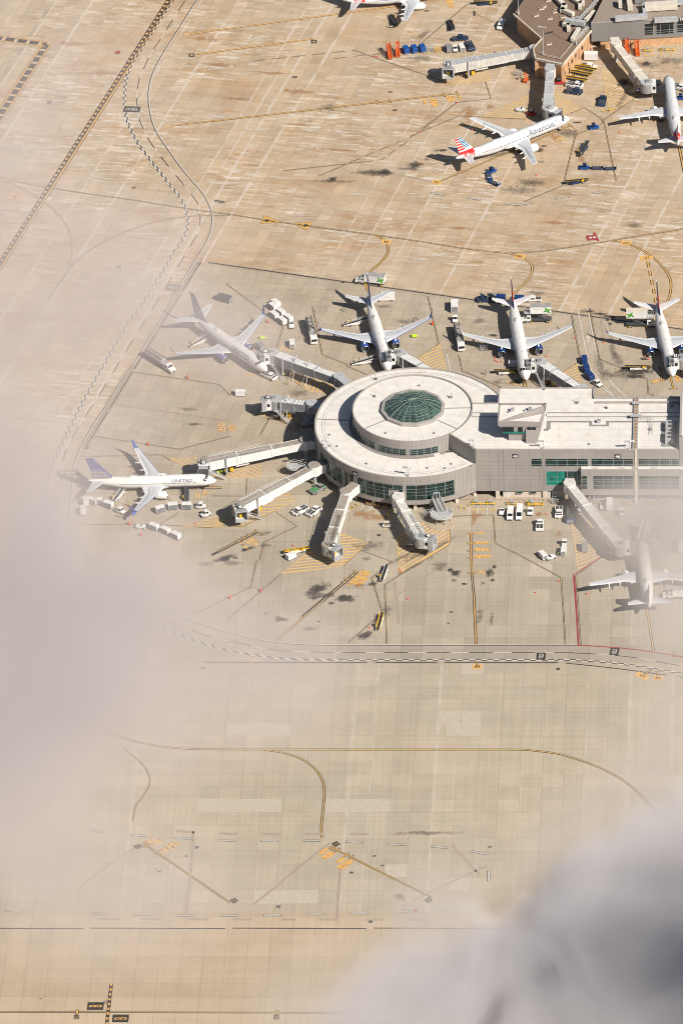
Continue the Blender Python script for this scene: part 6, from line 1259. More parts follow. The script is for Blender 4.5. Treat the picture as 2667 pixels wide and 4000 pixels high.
A, B = BG('W2',1240,440,7.2), BG('W2',565,195,6.4); bridge('ribbed grey bridge with white A-frame stays serving the cloud-veiled jet', A, B, -165, 'ribbed', zB=3.4, wall=wallpt(A), gantry=2, number='40', bellows='light_grey')
A, B = BG('W2',960,715,7.2), BG('W2',590,668,6.4); bridge('short ribbed grey bridge left of the round building, open cab facing bare concrete', A, B, -172, 'ribbed', zB=3.4, wall=wallpt(A), nseg=2, frac=(0,.5,1), open_cab=True, number='41', gantry=1)
A, B = BG('W2',900,1085,7.2), BG('W1',1405,345,6.4); bridge('long smooth white bridge with roof railings reaching the side-on jet', A, B, -90, 'white', zB=3.4, wall=wallpt(A), hoods=1, number='42', stair=1)
A, B = BG('W5',985,175,7.2), BG('W5',215,575,6.4); bridge('smooth white bridge with roof railings and open cab, directly below the gate 42 bridge', A, B, -75, 'white', zB=3.4, wall=wallpt(A), hoods=1, open_cab=True, number='43', stair=1)
A, B = BG('W8',395,45,7.2), BG('W8',215,585,6.4); bridge('steep white bridge with tan roof and dark cable ladder under gate sign 44', A, B, -42, 'white', zB=3.4, wall=wallpt(A), ladder=True, open_cab=True, number='44', stair=-1)
A, B = BG('W8',925,105,7.2), BG('W8',1160,505,6.4); bridge('white bridge with black roof panels beside the curved stair, cab turned to the right', A, B, -20, 'smooth', zB=3.4, wall=wallpt(A), ladder=True, open_cab=True, number='45', stair=-1)
A, B = BG('W7',525,85,7.2), BG('W7',985,645,6.4); bridge('long white bridge with stained roof leading from below gate sign 46 into the cloud', A, B, 5, 'smooth', zB=3.4, wall=(A.x,FY), stair=-1, number=None)
A, B = G('V6',1190,1075,6.8), BG('V6',850,885,6.4); bridge('ribbed grey bridge half hidden by the round roof, at gate sign 39', A, B, -170, 'ribbed', zA=4.0, zB=3.4, nseg=2, frac=(0,.5,1), number='39', stair=0)
A, B = BG('W4',855,118,6.8), BG('V7',1285,1130,6.4); bridge('ribbed grey bridge behind the raised roof block, at gate sign 38', A, B, -175, 'ribbed', zA=4.0, zB=3.4, number='38', stair=1)
B = BG('V8',1568,1085,6.4); A = B+Vector((22,-17,0)); bridge('ribbed grey bridge cut off by the right edge, at gate sign 37', A, B, -175, 'ribbed', zA=4.0, zB=3.4, number='37', stair=0)
# gate number boards standing on the far bridges
# curved emergency stair/ramp at the round building
rs = thing('curved_ramp', 'galvanised walkway descending from the round building door to a round landing', 'ramp', (0,0,0))
dp = on_drum(aD, RO, 4.1); c_ = G('W6', 900, 505, 2.6); C2 = Vector((c_.x, c_.y, 2.6)); b = MB(); w0 = Vector((dp.x, dp.y, 4.1))
ld = [(C2.x+3.4*math.cos(2*PI*k/24), C2.y+3.0*math.sin(2*PI*k/24)) for k in range(24)]; b.prism(ld, 2.45, 2.6, 0); part(b, 'landing', ['light_grey'], rs)
b = MB(); dv = (C2-w0); dn = Vector((dv.x,dv.y,0)).normalized(); sn = Vector((-dn.y,dn.x,0)); st_ = C2-dn*1.2+sn*.6
p_ = [w0-sn*1.3, w0+sn*1.3, Vector((st_.x,st_.y,2.62))+sn*1.5, Vector((st_.x,st_.y,2.62))-sn*1.5]; b.face(p_, 0); b.face([q-Vector((0,0,.15)) for q in reversed(p_)], 0); part(b, 'walkway', ['mid_grey'], rs)
b = MB()
for k in range(24):
    a0, a1 = 2*PI*k/24, 2*PI*(k+1)/24
    if .9 < a0 < 2.1: continue
    for h in (.0,.5,1.05): b.tube((C2.x+3.4*math.cos(a0),C2.y+3.*math.sin(a0),2.6+h),(C2.x+3.4*math.cos(a1),C2.y+3.*math.sin(a1),2.6+h), .06 if h != .5 else .05, 4, 0)
    b.tube((C2.x+3.4*math.cos(a0),C2.y+3.*math.sin(a0),2.5),(C2.x+3.4*math.cos(a0),C2.y+3.*math.sin(a0),3.65), .05, 4, 0)
for s_ in (-1,0,1):
    for h in (.5,1.05): b.tube(w0+sn*s_*1.3+Vector((0,0,h)), Vector((st_.x,st_.y,2.62+h))+sn*s_*1.5, .055, 4, 0)
    for k in range(7): c = (w0+sn*s_*1.3).lerp(Vector((st_.x,st_.y,2.62))+sn*s_*1.5, k/6); b.tube(c, c+Vector((0,0,1.05)), .045, 4, 0)
part(b, 'railing', ['off_white'], rs)
b = MB(); 
for k in range(6): a0 = 2*PI*k/6; b.tube((C2.x+2.8*math.cos(a0),C2.y+2.5*math.sin(a0),0),(C2.x+2.8*math.cos(a0),C2.y+2.5*math.sin(a0),2.5), .12, 6, 0)
part(b, 'support_leg', ['light_grey'], rs)
b = MB(); ld = [(C2.x+4.6*math.cos(2*PI*k/28), C2.y-.9+3.9*math.sin(2*PI*k/28)) for k in range(28)]; b.prism(ld, .0, .15, 0); o = b.build('kerbed_pavement', ['concrete_gate']); o['kind'] = 'structure'
# the round landing left of the round building, behind the gate 43 bridge
rs2 = thing('round_stair_landing', 'round galvanised landing with hoop railing behind the gate 43 bridge', 'stairs', (0,0,0)); c_ = G('W5', 780, 190, 3.0); b = MB(); b.prism([(c_.x+2.3*math.cos(2*PI*k/20), c_.y+2.1*math.sin(2*PI*k/20)) for k in range(20)], 2.85, 3.0, 0); part(b, 'landing', ['light_grey'], rs2)
b = MB()
for k in range(20):
    a0, a1 = 2*PI*k/20, 2*PI*(k+1)/20
    for h in (.5,1.1): b.tube((c_.x+2.3*math.cos(a0),c_.y+2.1*math.sin(a0),3+h),(c_.x+2.3*math.cos(a1),c_.y+2.1*math.sin(a1),3+h), .05, 4, 0)
    b.tube((c_.x+2.3*math.cos(a0),c_.y+2.1*math.sin(a0),2.9),(c_.x+2.3*math.cos(a0),c_.y+2.1*math.sin(a0),4.1), .045, 4, 0)
wl_ = wallpt(c_); e_ = Vector((wl_[0], wl_[1], 4.1))
for s_ in (-1,1):
    o_ = Vector((.3,-.5,0))*s_*1.6
    for h in (.5,1.1): b.tube(Vector((c_.x+1.6,c_.y+.6,3+h))+o_, e_+o_+Vector((0,0,h)), .05, 4, 0)
part(b, 'railing', ['off_white'], rs2); b = MB(); b.face([Vector((c_.x+1.4,c_.y-.3,3)),Vector((c_.x+1.9,c_.y-1.1,3)),e_+Vector((.5,-.8,0)),e_+Vector((-.5,.8,0))], 0); part(b, 'walkway', ['mid_grey'], rs2)
b = MB(); b.tube((c_.x,c_.y,0),(c_.x,c_.y,2.9), .25, 8, 0); part(b, 'support_leg', ['light_grey'], rs2)
# ---------------------------------------------------------------- ground equipment: +x is forward, origin on the ground
def rbox(b, lo, hi, m=0, r=.12, T=None):
    """box with chamfered top edges"""
    x0,y0,z0 = lo; x1,y1,z1 = hi; b.tbox((x0,y0,z0),(x1,y1,z1-r),m,None,T); b.tbox((x0,y0,z1-r),(x1,y1,z1),m,(x0+r,x1-r,y0+r,y1-r),T)
def cart_b(body, roof, cur, box=False):
    def f(root):
        b = MB(); b.tbox((-1.47,-.85,.42),(1.47,.85,.58),0); b.tube((1.4,0,.45),(2.2,0,.4), .05, 5, 0); part(b, 'chassis', ['mid_grey'], root)
        b = MB(); rbox(b, (-1.47,-.88,1.95),(1.47,.88,2.08),0,.05); b.tbox((-1.47,-.85,.58),(-1.37,.85,1.97),1); b.tbox((1.37,-.85,.58),(1.47,.85,1.97),1); b.tbox((-.05,-.85,.58),(.05,.85,1.97),1); part(b, 'canopy', [roof, body], root)
        for s_ in (-1,1): b = MB(); b.tbox((-1.35,s_*.83-.02,.6),(1.35,s_*.83+.02,1.9),0); part(b, 'curtain', [cur], root)
        wheels(root, (-1.05,1.05), .72, .22, .16)
    return f
def tug_b(col, cabc, roofed=True, glass='dark_glass'):
    def f(root):
        b = MB(); b.sprism([(-1.5,.35),(1.5,.35),(1.55,.75),(.35,.95),(.3,1.05),(-.55,1.05),(-.6,.9),(-1.55,.9)], -.78, .78, 0); b.tbox((1.5,-.7,.3),(1.65,.7,.6),1); part(b, 'body', [col,'dark_grey'], root)
        b = MB(); b.tbox((-.5,-.6,1.),(-.3,.6,1.35),0); b.tbox((-.5,-.55,.95),(0,.55,1.08),0); part(b, 'seat', ['belt_black'], root)
        if roofed:
            b = MB()
            for x in (-.6,.42):
                for y in (-.7,.7): b.tube((x,y,.95),(x,y,1.9), .05, 5, 0)
            rbox(b, (-.72,-.78,1.88),(.55,.78,2.02),0,.06); part(b, 'cab_roof', [cabc], root); b = MB(); b.face([(.5,-.66,1.05),(.5,.66,1.05),(.44,.66,1.85),(.44,-.66,1.85)],0); b.tbox((-.64,-.66,1.1),(-.6,.66,1.8),0); part(b, 'windscreen', [glass], root)
        wheels(root, (-1.0,1.0), .72, .34, .24)
    return f
def pushback_b(col, deck='dark_grey'):
    def f(root):
        b = MB(); b.sprism([(-2.7,.4),(2.7,.4),(2.75,1.0),(2.6,1.15),(-2.6,1.25),(-2.75,1.0)], -1.2, 1.2, 0); b.tbox((-2.4,-1.0,1.2),(-.2,1.0,1.3),1); b.tbox((1.7,-1.,1.1),(2.4,1.,1.2),1); part(b, 'body', [col, deck], root)
        b = MB(); b.tbox((.2,-.95,1.15),(1.6,.95,1.45),0); b.tbox((.25,-.9,1.45),(1.55,.9,1.95),1,(.35,1.45,-.8,.8)); rbox(b, (.25,-.85,1.93),(1.55,.85,2.05),0,.05); part(b, 'cab', [col,'dark_glass'], root)
        b = MB(); b.tbox((-1.4,-.08,1.3),(-1.2,.08,1.34),0); b.tbox((-2.4,-.06,1.3),(-.2,.06,1.33),0); b.tbox((2.75,-.3,.5),(3.0,.3,.8),0); part(b, 'trim', [col], root)
        wheels(root, (-1.7,1.7), 1.05, .5, .35)
    return f
def belt_b(col, rail, belt='belt_black', tilt=9, railings=True, edge=None):
    def f(root):
        b = MB(); b.sprism([(-2.6,.45),(2.5,.45),(2.6,.85),(-.2,.95),(-2.6,.85)], -.85, .85, 0); part(b, 'chassis', [col], root)
        b = MB(); b.tbox((-2.0,.55,.9),(-1.1,1.0,1.5),0); b.tbox((-1.4,.5,.9),(-1.2,.95,1.75),1); part(b, 'driver_seat', ['yellow','belt_black'], root)
        T = Matrix.Translation((0,-.1,1.05))@Matrix.Rotation(math.radians(-tilt), 4, 'Y')
        b = MB(); b.tbox((-3.9,-.42,.12),(4.0,.42,.2),0,None,T); part(b, 'conveyor_belt', [belt], root)
        b = MB()
        for s_ in (-1,1): b.tbox((-4.0,s_*.5-.07,-.08),(4.1,s_*.5+.07,.24),(0,1 if edge else 0,0,0,0,0),None,T)
        part(b, 'conveyor_frame', [rail, edge or rail], root)
        if railings:
            b = MB()
            for h in (.45,.8): b.tube(T@Vector((-2.6,.62,h)), T@Vector((3.9,.62,h)), .05, 4, 0)
            for k in range(5): b.tube(T@Vector((-2.6+k*1.62,.62,.1)), T@Vector((-2.6+k*1.62,.62,.8)), .05, 4, 0)
            part(b, 'hand_rail', [rail], root)
        b = MB(); b.tube((1.6,0,.8), T@Vector((2.4,0,0)), .09, 6, 0); b.tube((-1.2,0,.8), T@Vector((-1.4,0,0)), .09, 6, 0); part(b, 'lift_arm', ['dark_grey'], root)
        wheels(root, (-1.7,1.6), .78, .36, .24)
    return f
def cab_over(root, x0, w_=2.3, h=2.7, col='white_paint', hood=False):
    b = MB()
    if hood:
        b.sprism([(x0-1.6,.75),(x0+1.5,.6),(x0+1.55,1.25),(x0+.1,1.6),(x0-.25,2.45),(x0-1.5,2.5)], -w_/2+.1, w_/2-.1, 0); part(b, 'cab', [col], root)
        b = MB(); b.face([(x0+.08,-w_/2+.22,1.66),(x0+.08,w_/2-.22,1.66),(x0-.2,w_/2-.3,2.36),(x0-.2,-w_/2+.3,2.36)],0); part(b, 'windscreen', ['dark_glass'], root)
        b = MB()
        for s_ in (-1,1): b.tbox((x0-1.15,s_*(w_/2-.09)-.015,1.65),(x0-.35,s_*(w_/2-.09)+.015,2.25),0)
        part(b, 'side_window', ['dark_glass'], root)
        b = MB(); b.tbox((x0+1.53,-.6,.75),(x0+1.6,.6,1.15),0); b.tbox((x0+1.5,-1.,.45),(x0+1.75,1.,.65),0); part(b, 'grille', ['mid_grey'], root)
    else:
        b = MB(); b.sprism([(x0-1.3,.55),(x0+.9,.55),(x0+.95,1.3),(x0+.7,h),(x0-1.3,h)], -w_/2+.05, w_/2-.05, 0); part(b, 'cab', [col], root)
        b = MB(); b.face([(x0+.97,-w_/2+.2,1.4),(x0+.97,w_/2-.2,1.4),(x0+.74,w_/2-.28,h-.25),(x0+.74,-w_/2+.28,h-.25)],0); part(b, 'windscreen', ['dark_glass'], root)
        b = MB()
        for s_ in (-1,1): b.tbox((x0-.5,s_*(w_/2-.04)-.02,1.5),(x0+.4,s_*(w_/2-.04)+.02,h-.3),0)
        part(b, 'side_window', ['dark_glass'], root)
def tanker_b(hood=False, L=10.4):
    def f(root):
        x1 = 5.2; rg = []; n = 20
        b = MB(); b.tbox((x1-L-1.4,-.55,.7),(x1+1.5,.55,1.0),0); part(b, 'frame', ['dark_grey'], root)
        for x, q in ((x1-L,.80),(x1-L+.15,.96),(x1-L+.5,1.),(x1-2.5,1.),(x1-2.15,.96),(x1-2.0,.80)):
            rg.append([Vector((x, 1.22*q*math.cos(2*PI*j/n), 2.15+1.12*q*math.sin(2*PI*j/n))) for j in range(n)])
        b = MB(); b.rings(rg, 0); part(b, 'tank', ['trailer_grey'], root, True)
        b = MB(); b.tbox((x1-L+.4,-.62,3.2),(x1-2.4,.62,3.3),0)
        for s_ in (-1,1): b.tbox((x1-L+.3,s_*.72-.07,3.0),(x1-2.3,s_*.72+.07,3.45),1)
        for x in (x1-L+1.8,x1-L+3.9,x1-L+6): b.tube((x,0,3.28),(x,0,3.42), .3, 10, 1)
        part(b, 'tank_walkway', ['bridge_roof_taupe','dark_grey'], root)
        b = MB(); b.tbox((x1-1.9,-1.15,.9),(x1-.4,1.15,1.25),0); b.tbox((x1-1.8,-1.0,1.25),(x1-1.2,-.2,2.2),0); b.tbox((x1-1.0,.2,1.25),(x1-.5,1.0,1.9),1); b.tube((x1-1.4,.1,1.5),(x1-1.4,1.0,1.5), .4, 10, 1); b.tube((x1-.8,-1.,1.3),(x1-.8,-1.,2.6), .06, 5, 0); b.tube((x1-1.8,-1.1,2.3),(x1-.6,-1.1,2.3), .05, 5, 0); part(b, 'pump_deck', ['light_grey','mid_grey'], root)
        cab_over(root, x1+1.1, 2.3, 2.6, 'white_paint', hood)
        wheels(root, (x1-L+.9,x1-L+2.1,x1+.9), 1.0, .5, .32)
    return f
def catering_b(up, side_leaf=-1, L=6.6, covered='trailer_grey'):
    def f(root):
        zb = 1.15 if not up else 3.6; x0, x1 = -4.6, -4.6+L
        b = MB(); b.tbox((x0,-.5,.65),(3.2,.5,.95),0); b.tbox((x0,-1.1,.9),(x1,1.1,1.08),0); part(b, 'frame', ['dark_grey'], root)
        b = MB(); b.tbox((x0,-1.25,zb),(x1,1.25,zb+2.35),(0,1,0,0,0,0)); b.tbox((x0-.02,-1.27,zb+2.3),(x1+.02,1.27,zb+2.4),(1,1,0,0,0,0)); bx = part(b, 'cargo_box', ['white_paint',covered], root)
        for s_ in (-1,1):   # printed leaf spray near one end of the box
            ex = x1-1.3 if side_leaf > 0 else x0+1.2; ex = x0+1.3
            b = MB()
            for (cx_, cz_, L_, w_, a_) in ((-.75,.35,.62,.3,2.9),(.35,.75,.62,.3,.9),(.1,0.,.66,.3,.35),(-.5,-.6,.62,.28,3.5),(.75,-.35,.55,.26,-.5)):
                P = []
                for q in range(10): t_ = 2*PI*q/10; u = L_*math.cos(t_); v_ = w_*math.sin(t_)*(1-.3*math.cos(t_)); P.append((ex+cx_+u*math.cos(a_)-v_*math.sin(a_), s_*1.275, zb+1.15+cz_*.9+u*math.sin(a_)+v_*math.cos(a_)))
                b.face(P if s_ < 0 else list(reversed(P)), 0 if (cx_*7) % 2 < 1 else 1)
            b.build('leaf_print', ['leaf_green','green'], bx)
            b = MB()
            for q in range(9): b.tbox((x1-3.6+q*.3,s_*1.272-.01,zb+1.62),(x1-3.6+q*.3+.19,s_*1.272+.01,zb+1.8),0)
            b.build('faded_lettering', ['light_grey'], bx)
        if up:
            b = MB()
            for s_ in (-1,1):
                for p, q in (((x0+.6,1.1),(x1-.8,zb)),((x1-.8,1.1),(x0+.6,zb))): b.tube((p[0],s_*.8,p[1]),(q[0],s_*.8,q[1]), .12, 5, 0)
            part(b, 'scissor_lift', ['dark_grey'], root)
        b = MB(); b.tbox((x1+.1,-1.1,zb-.1),(x1+1.9,1.1,zb+.02),0)
        for y in (-1.08,1.08):
            for h in (.5,1.): b.tube((x1+.1,y,zb+h),(x1+1.9,y,zb+h), .04, 4, 0)
            for q in range(4): b.tube((x1+.1+q*.6,y,zb),(x1+.1+q*.6,y,zb+1), .04, 4, 0)
        part(b, 'front_platform', ['light_grey'], root)
        b = MB()
        for x in (x0+.8,x1-.3):
            for s_ in (-1,1): b.tbox((x-.12,s_*1.25-.15,.05),(x+.12,s_*1.25+.15,.75),0)
        part(b, 'stabiliser', ['yellow'], root)
        cab_over(root, 3.4, 2.3, 2.5, 'white_paint', True); wheels(root, (x0+1.3,3.6), 1.0, .5, .34)
    return f
def van_b(col='white_paint', L=5.4, h=2.2, seats=False):
    def f(root):
        b = MB(); prof = [(-L/2,.45),(L/2,.4),(L/2+.05,.85),(L/2-.9,1.25),(L/2-1.5,h-.15),(L/2-1.9,h),(-L/2+.1,h),(-L/2,h-.2)]; b.sprism(prof, -.92, .92, 0); part(b, 'body', [col], root, False)
        b = MB(); x, x2 = L/2-.93, L/2-1.48; b.face([(x+.03,-.76,1.3),(x+.03,.76,1.3),(x2+.03,.7,h-.22),(x2+.03,-.7,h-.22)],0); part(b, 'windscreen', ['dark_glass'], root)
        b = MB()
        for s_ in (-1,1): b.tbox((L/2-2.2,s_*.925-.01,1.3),(L/2-1.5,s_*.925+.01,h-.3),0)
        if seats:
            for s_ in (-1,1): b.tbox((-L/2+.4,s_*.925-.01,1.3),(L/2-2.35,s_*.925+.01,h-.3),0)
        part(b, 'side_window', ['dark_glass'], root)
        b = MB(); b.tbox((L/2-.02,-.85,.5),(L/2+.1,.85,.68),0); b.tbox((L/2,-.4,.7),(L/2+.07,.4,.85),0); part(b, 'bumper', ['mid_grey'], root)
        wheels(root, (-L/2+1.1,L/2-.95), .82, .36, .24)
    return f
def pickup_b(col, bed='dark_grey'):
    def f(root):
        b = MB(); b.sprism([(-2.7,.5),(2.6,.45),(2.65,.95),(1.35,1.15),(.7,1.8),(-.6,1.82),(-.75,1.15),(-2.7,1.1)], -.92, .92, 0); b.tbox((-2.55,-.8,1.11),(-.85,.8,1.16),1); part(b, 'body', [col, bed], root)
        b = MB(); b.face([(1.32,-.75,1.2),(1.32,.75,1.2),(.76,.68,1.72),(.76,-.68,1.72)],0); part(b, 'windscreen', ['dark_glass'], root)
        b = MB()
        for s_ in (-1,1): b.tbox((-.5,s_*.925-.01,1.2),(.75,s_*.925+.01,1.65),0)
        part(b, 'side_window', ['dark_glass'], root); wheels(root, (-1.75,1.75), .82, .38, .26)
    return f
def container_b(col, L=3.0, w_=1.6, h=1.9, top=None):
    def f(root):
        b = MB(); b.tbox((-L/2,-w_/2,.35),(L/2,w_/2,h),(0,1,0,0,0,0)); b.tbox((-L/2-.03,-w_/2-.03,h-.12),(L/2+.03,w_/2+.03,h-.02),0); b.tbox((L/2,-w_/2+.15,.5),(L/2+.03,w_/2-.15,h-.25),2); part(b, 'casing', [col, top or col, 'mid_grey'], root)
        b = MB(); b.tube((L/2,0,.35),(L/2+.9,0,.3), .05, 5, 0); b.tbox((-L/2,-w_/2+.1,.25),(L/2,w_/2-.1,.35),0); part(b, 'drawbar', ['dark_grey'], root); wheels(root, (-L/2+.5,L/2-.5), w_/2-.1, .24, .16)
    return f
def dolly_b(col, load='dark_grey'):
    def f(root):
        b = MB(); b.tbox((-1.8,-.8,.45),(1.8,.8,.62),0); b.tbox((-1.85,-.8,.6),(-1.75,.8,1.6),0); b.tbox((1.75,-.8,.6),(1.85,.8,1.6),0); b.tube((1.8,0,.45),(2.6,0,.4), .05, 5, 0); b.tbox((-1.7,-.7,.62),(1.7,.7,.68),1); part(b, 'deck', [col, load], root)
        b = MB(); b.tbox((-1.86,-.7,1.3),(-1.74,.7,1.5),0); part(b, 'end_board', ['white_paint'], root); wheels(root, (-1.2,1.2), .68, .22, .16)
    return f
def stairs_b(col, h=3.2, L=4.6):
    def f(root):
        b = MB(); b.tbox((-L/2,-.8,.4),(L/2+.6,.8,.55),0)
        for s_ in (-1,1):
            b.tube((-L/2,s_*.6,.5),(L/2-.6,s_*.6,h), .09, 5, 0)
            for hh_ in (.5,.95): b.tube((-L/2,s_*.62,.5+hh_),(L/2-.6,s_*.62,h+hh_), .05, 4, 0); b.tube((L/2-.6,s_*.62,h+hh_),(L/2+.6,s_*.62,h+hh_), .05, 4, 0)
            for q in range(6): x = -L/2+(L-.6)*q/5; z = .5+(h-.5)*q/5; b.tube((x,s_*.62,z),(x,s_*.62,z+.95), .05, 4, 0)
            for x in (L/2-.5,L/2+.5): b.tube((x,s_*.6,.5),(x,s_*.6,h+.95), .07, 5, 0)
        part(b, 'frame', [col], root); b = MB()
        for q in range(14): x = -L/2+(L-.6)*(q+.5)/14; z = .5+(h-.5)*(q+.5)/14; b.tbox((x-.14,-.58,z-.03),(x+.16,.58,z+.03),0)
        b.tbox((L/2-.6,-.6,h-.05),(L/2+.6,.6,h+.03),0); part(b, 'steps', [col], root); wheels(root, (-L/2+.6,L/2), .75, .26, .18)
    return f
def truckstairs_b(root):
    b = MB(); b.tbox((-3,-.5,.6),(3,.5,.9),0); part(b, 'frame', ['dark_grey'], root); cab_over(root, 2.4, 2.1, 2.3)
    b = MB()
    for s_ in (-1,1):
        b.sprism([(-3.4,.9),(1.2,3.9),(2.6,3.9),(2.6,4.9),(1.1,4.9),(-3.5,1.9)], s_*.8-.05, s_*.8+.05, 0)
    for q in range(15): b.tbox((-3.3+q*.3,-.8,.95+q*.2),(-3.0+q*.3,.8,1.02+q*.2),1)
    b.tbox((1.2,-.8,3.8),(2.6,.8,3.92),1); part(b, 'stair_body', ['white_paint','light_grey'], root); wheels(root, (-2.2,2.4), .9, .42, .28)
def lift_b(root):
    b = MB(); b.tbox((-1.1,-.6,.3),(1.1,.6,1.1),0); part(b, 'base', ['orange'], root); b = MB(); b.tube((-.8,0,1.),(1.0,0,2.4), .14, 6, 0); b.tube((1.0,0,2.4),(-.6,0,3.4), .12, 6, 0); b.tbox((-1.1,-.45,3.2),(-.3,.45,3.3),0)
    for y in (-.45,.45): b.tube((-1.1,y,4.1),(-.3,y,4.1), .04, 4, 0); b.tube((-1.1,y,3.2),(-1.1,y,4.1), .04, 4, 0)
    part(b, 'boom', ['orange'], root); wheels(root, (-.75,.75), .6, .34, .25)
def charger_b(n):
    def f(root):
        b = MB()
        for k in range(n+1): x = (k-n/2)*2.2; b.tube((x,0,0),(x,0,1.5 if k % 2 == 0 else 1.0), .13, 8, 0)
        b.tube((-n*1.1-.3,-.15,.72),(n*1.1+.3,-.15,.72), .12, 6, 0); part(b, 'guard_rail', ['yellow'], root)
        for k in range(n):
            if k % 2 and n > 1: continue
            b = MB(); x = (k-n/2+.5)*2.2; b.tbox((x-.45,.25,0),(x+.45,.75,1.7),0); b.tbox((x-.25,.23,.9),(x+.25,.25,1.3),1); b.tube((x,.3,1.2),(x+.5,-.7,.1), .04, 4, 2); part(b, 'charging_cabinet', ['light_grey','mid_grey','belt_black'], root)
        b = MB()
        for k in (0, n): x = (k-n/2)*2.2; b.tube((x+.3,.4,0),(x+.3,.4,1.8), .03, 4, 0); b.tbox((x+.12,.36,1.55),(x+.48,.38,1.85),1)
        part(b, 'number_post', ['mid_grey','green'], root)
    return f
def cone_b(root):
    b = MB(); b.tbox((-.24,-.24,0),(.24,.24,.05),0); b.tube((0,0,.05),(0,0,.95), .19, 10, 0, .04); part(b, 'cone_body', ['cone_orange'], root); b = MB(); b.tube((0,0,.55),(0,0,.72), .108, 10, 0, .086); part(b, 'reflective_band', ['white_paint'], root)
def barrel_b(root):
    b = MB(); b.tube((0,0,0),(0,0,.12), .42, 12, 1); b.tube((0,0,.12),(0,0,1.15), .33, 12, 0, .26); b.tube((0,0,1.15),(0,0,1.3), .12, 8, 0); part(b, 'drum', ['cone_orange','belt_black'], root)
    for z in (.4,.8): b = MB(); b.tube((0,0,z),(0,0,z+.18), .325-.06*z, 12, 0, .315-.06*z); part(b, 'reflective_band', ['white_paint'], root)
def bollard_b(root): b = MB(); b.tube((0,0,0),(0,0,1.25), .14, 10, 0); b.tube((0,0,1.25),(0,0,1.33), .14, 10, 0, .05); part(b, 'post', ['yellow'], root)
def yellowbox_b(root):
    b = MB(); b.tbox((-.8,-.5,.25),(.8,.5,.8),0); b.tube((.8,0,.4),(1.6,0,.3), .05, 4, 0); b.tube((-.5,0,.8),(-.5,0,1.3), .08, 5, 0); b.tube((-.5,-.4,1.2),(-.5,.4,1.2), .05, 4, 0); part(b, 'casing', ['lime'], root); wheels(root, (-.5,.5), .5, .2, .12)
def towbar_b(root): b = MB(); b.tube((-2.6,0,.4),(2.4,0,.4), .09, 6, 0); b.tbox((-.2,-.35,.2),(.2,.35,.5),0); b.tube((-2.6,-.3,.35),(-2.6,.3,.35), .07, 5, 0); part(b, 'bar', ['yellow'], root); wheels(root, (0,), .4, .2, .12)
def golf_b(root):
    b = MB(); b.sprism([(-1.3,.3),(1.2,.3),(1.25,.7),(.6,.85),(.2,.5),(-.5,.5),(-.55,.85),(-1.3,.85)], -.6, .6, 0); part(b, 'body', ['white_paint'], root); b = MB()
    for x in (-.7,.6):
        for y in (-.52,.52): b.tube((x,y,.8),(x,y,1.8), .03, 4, 0)
    rbox(b, (-.95,-.6,1.8),(.75,.6,1.9),1,.04); part(b, 'roof', ['mid_grey','coping'], root); b = MB(); b.tbox((-.45,-.5,.5),(-.05,.5,.85),0); part(b, 'seat', ['wood_brown'], root); wheels(root, (-.9,.85), .55, .24, .18)
def frame_b(col):
    def f(root):
        b = MB()
        for x in (-1,1):
            for y in (-.7,.7): b.tube((x,y,.1),(x,y,1.8), .06, 5, 0)
        for z in (.5,1.15,1.8):
            for y in (-.7,.7): b.tube((-1,y,z),(1,y,z), .06, 5, 0)
            for x in (-1,1): b.tube((x,-.7,z),(x,.7,z), .06, 5, 0)
        b.tube((-1,-.7,.5),(1,-.7,1.8), .05, 5, 0); part(b, 'frame', [col], root); wheels(root, (-.8,.8), .65, .18, .12)
    return f
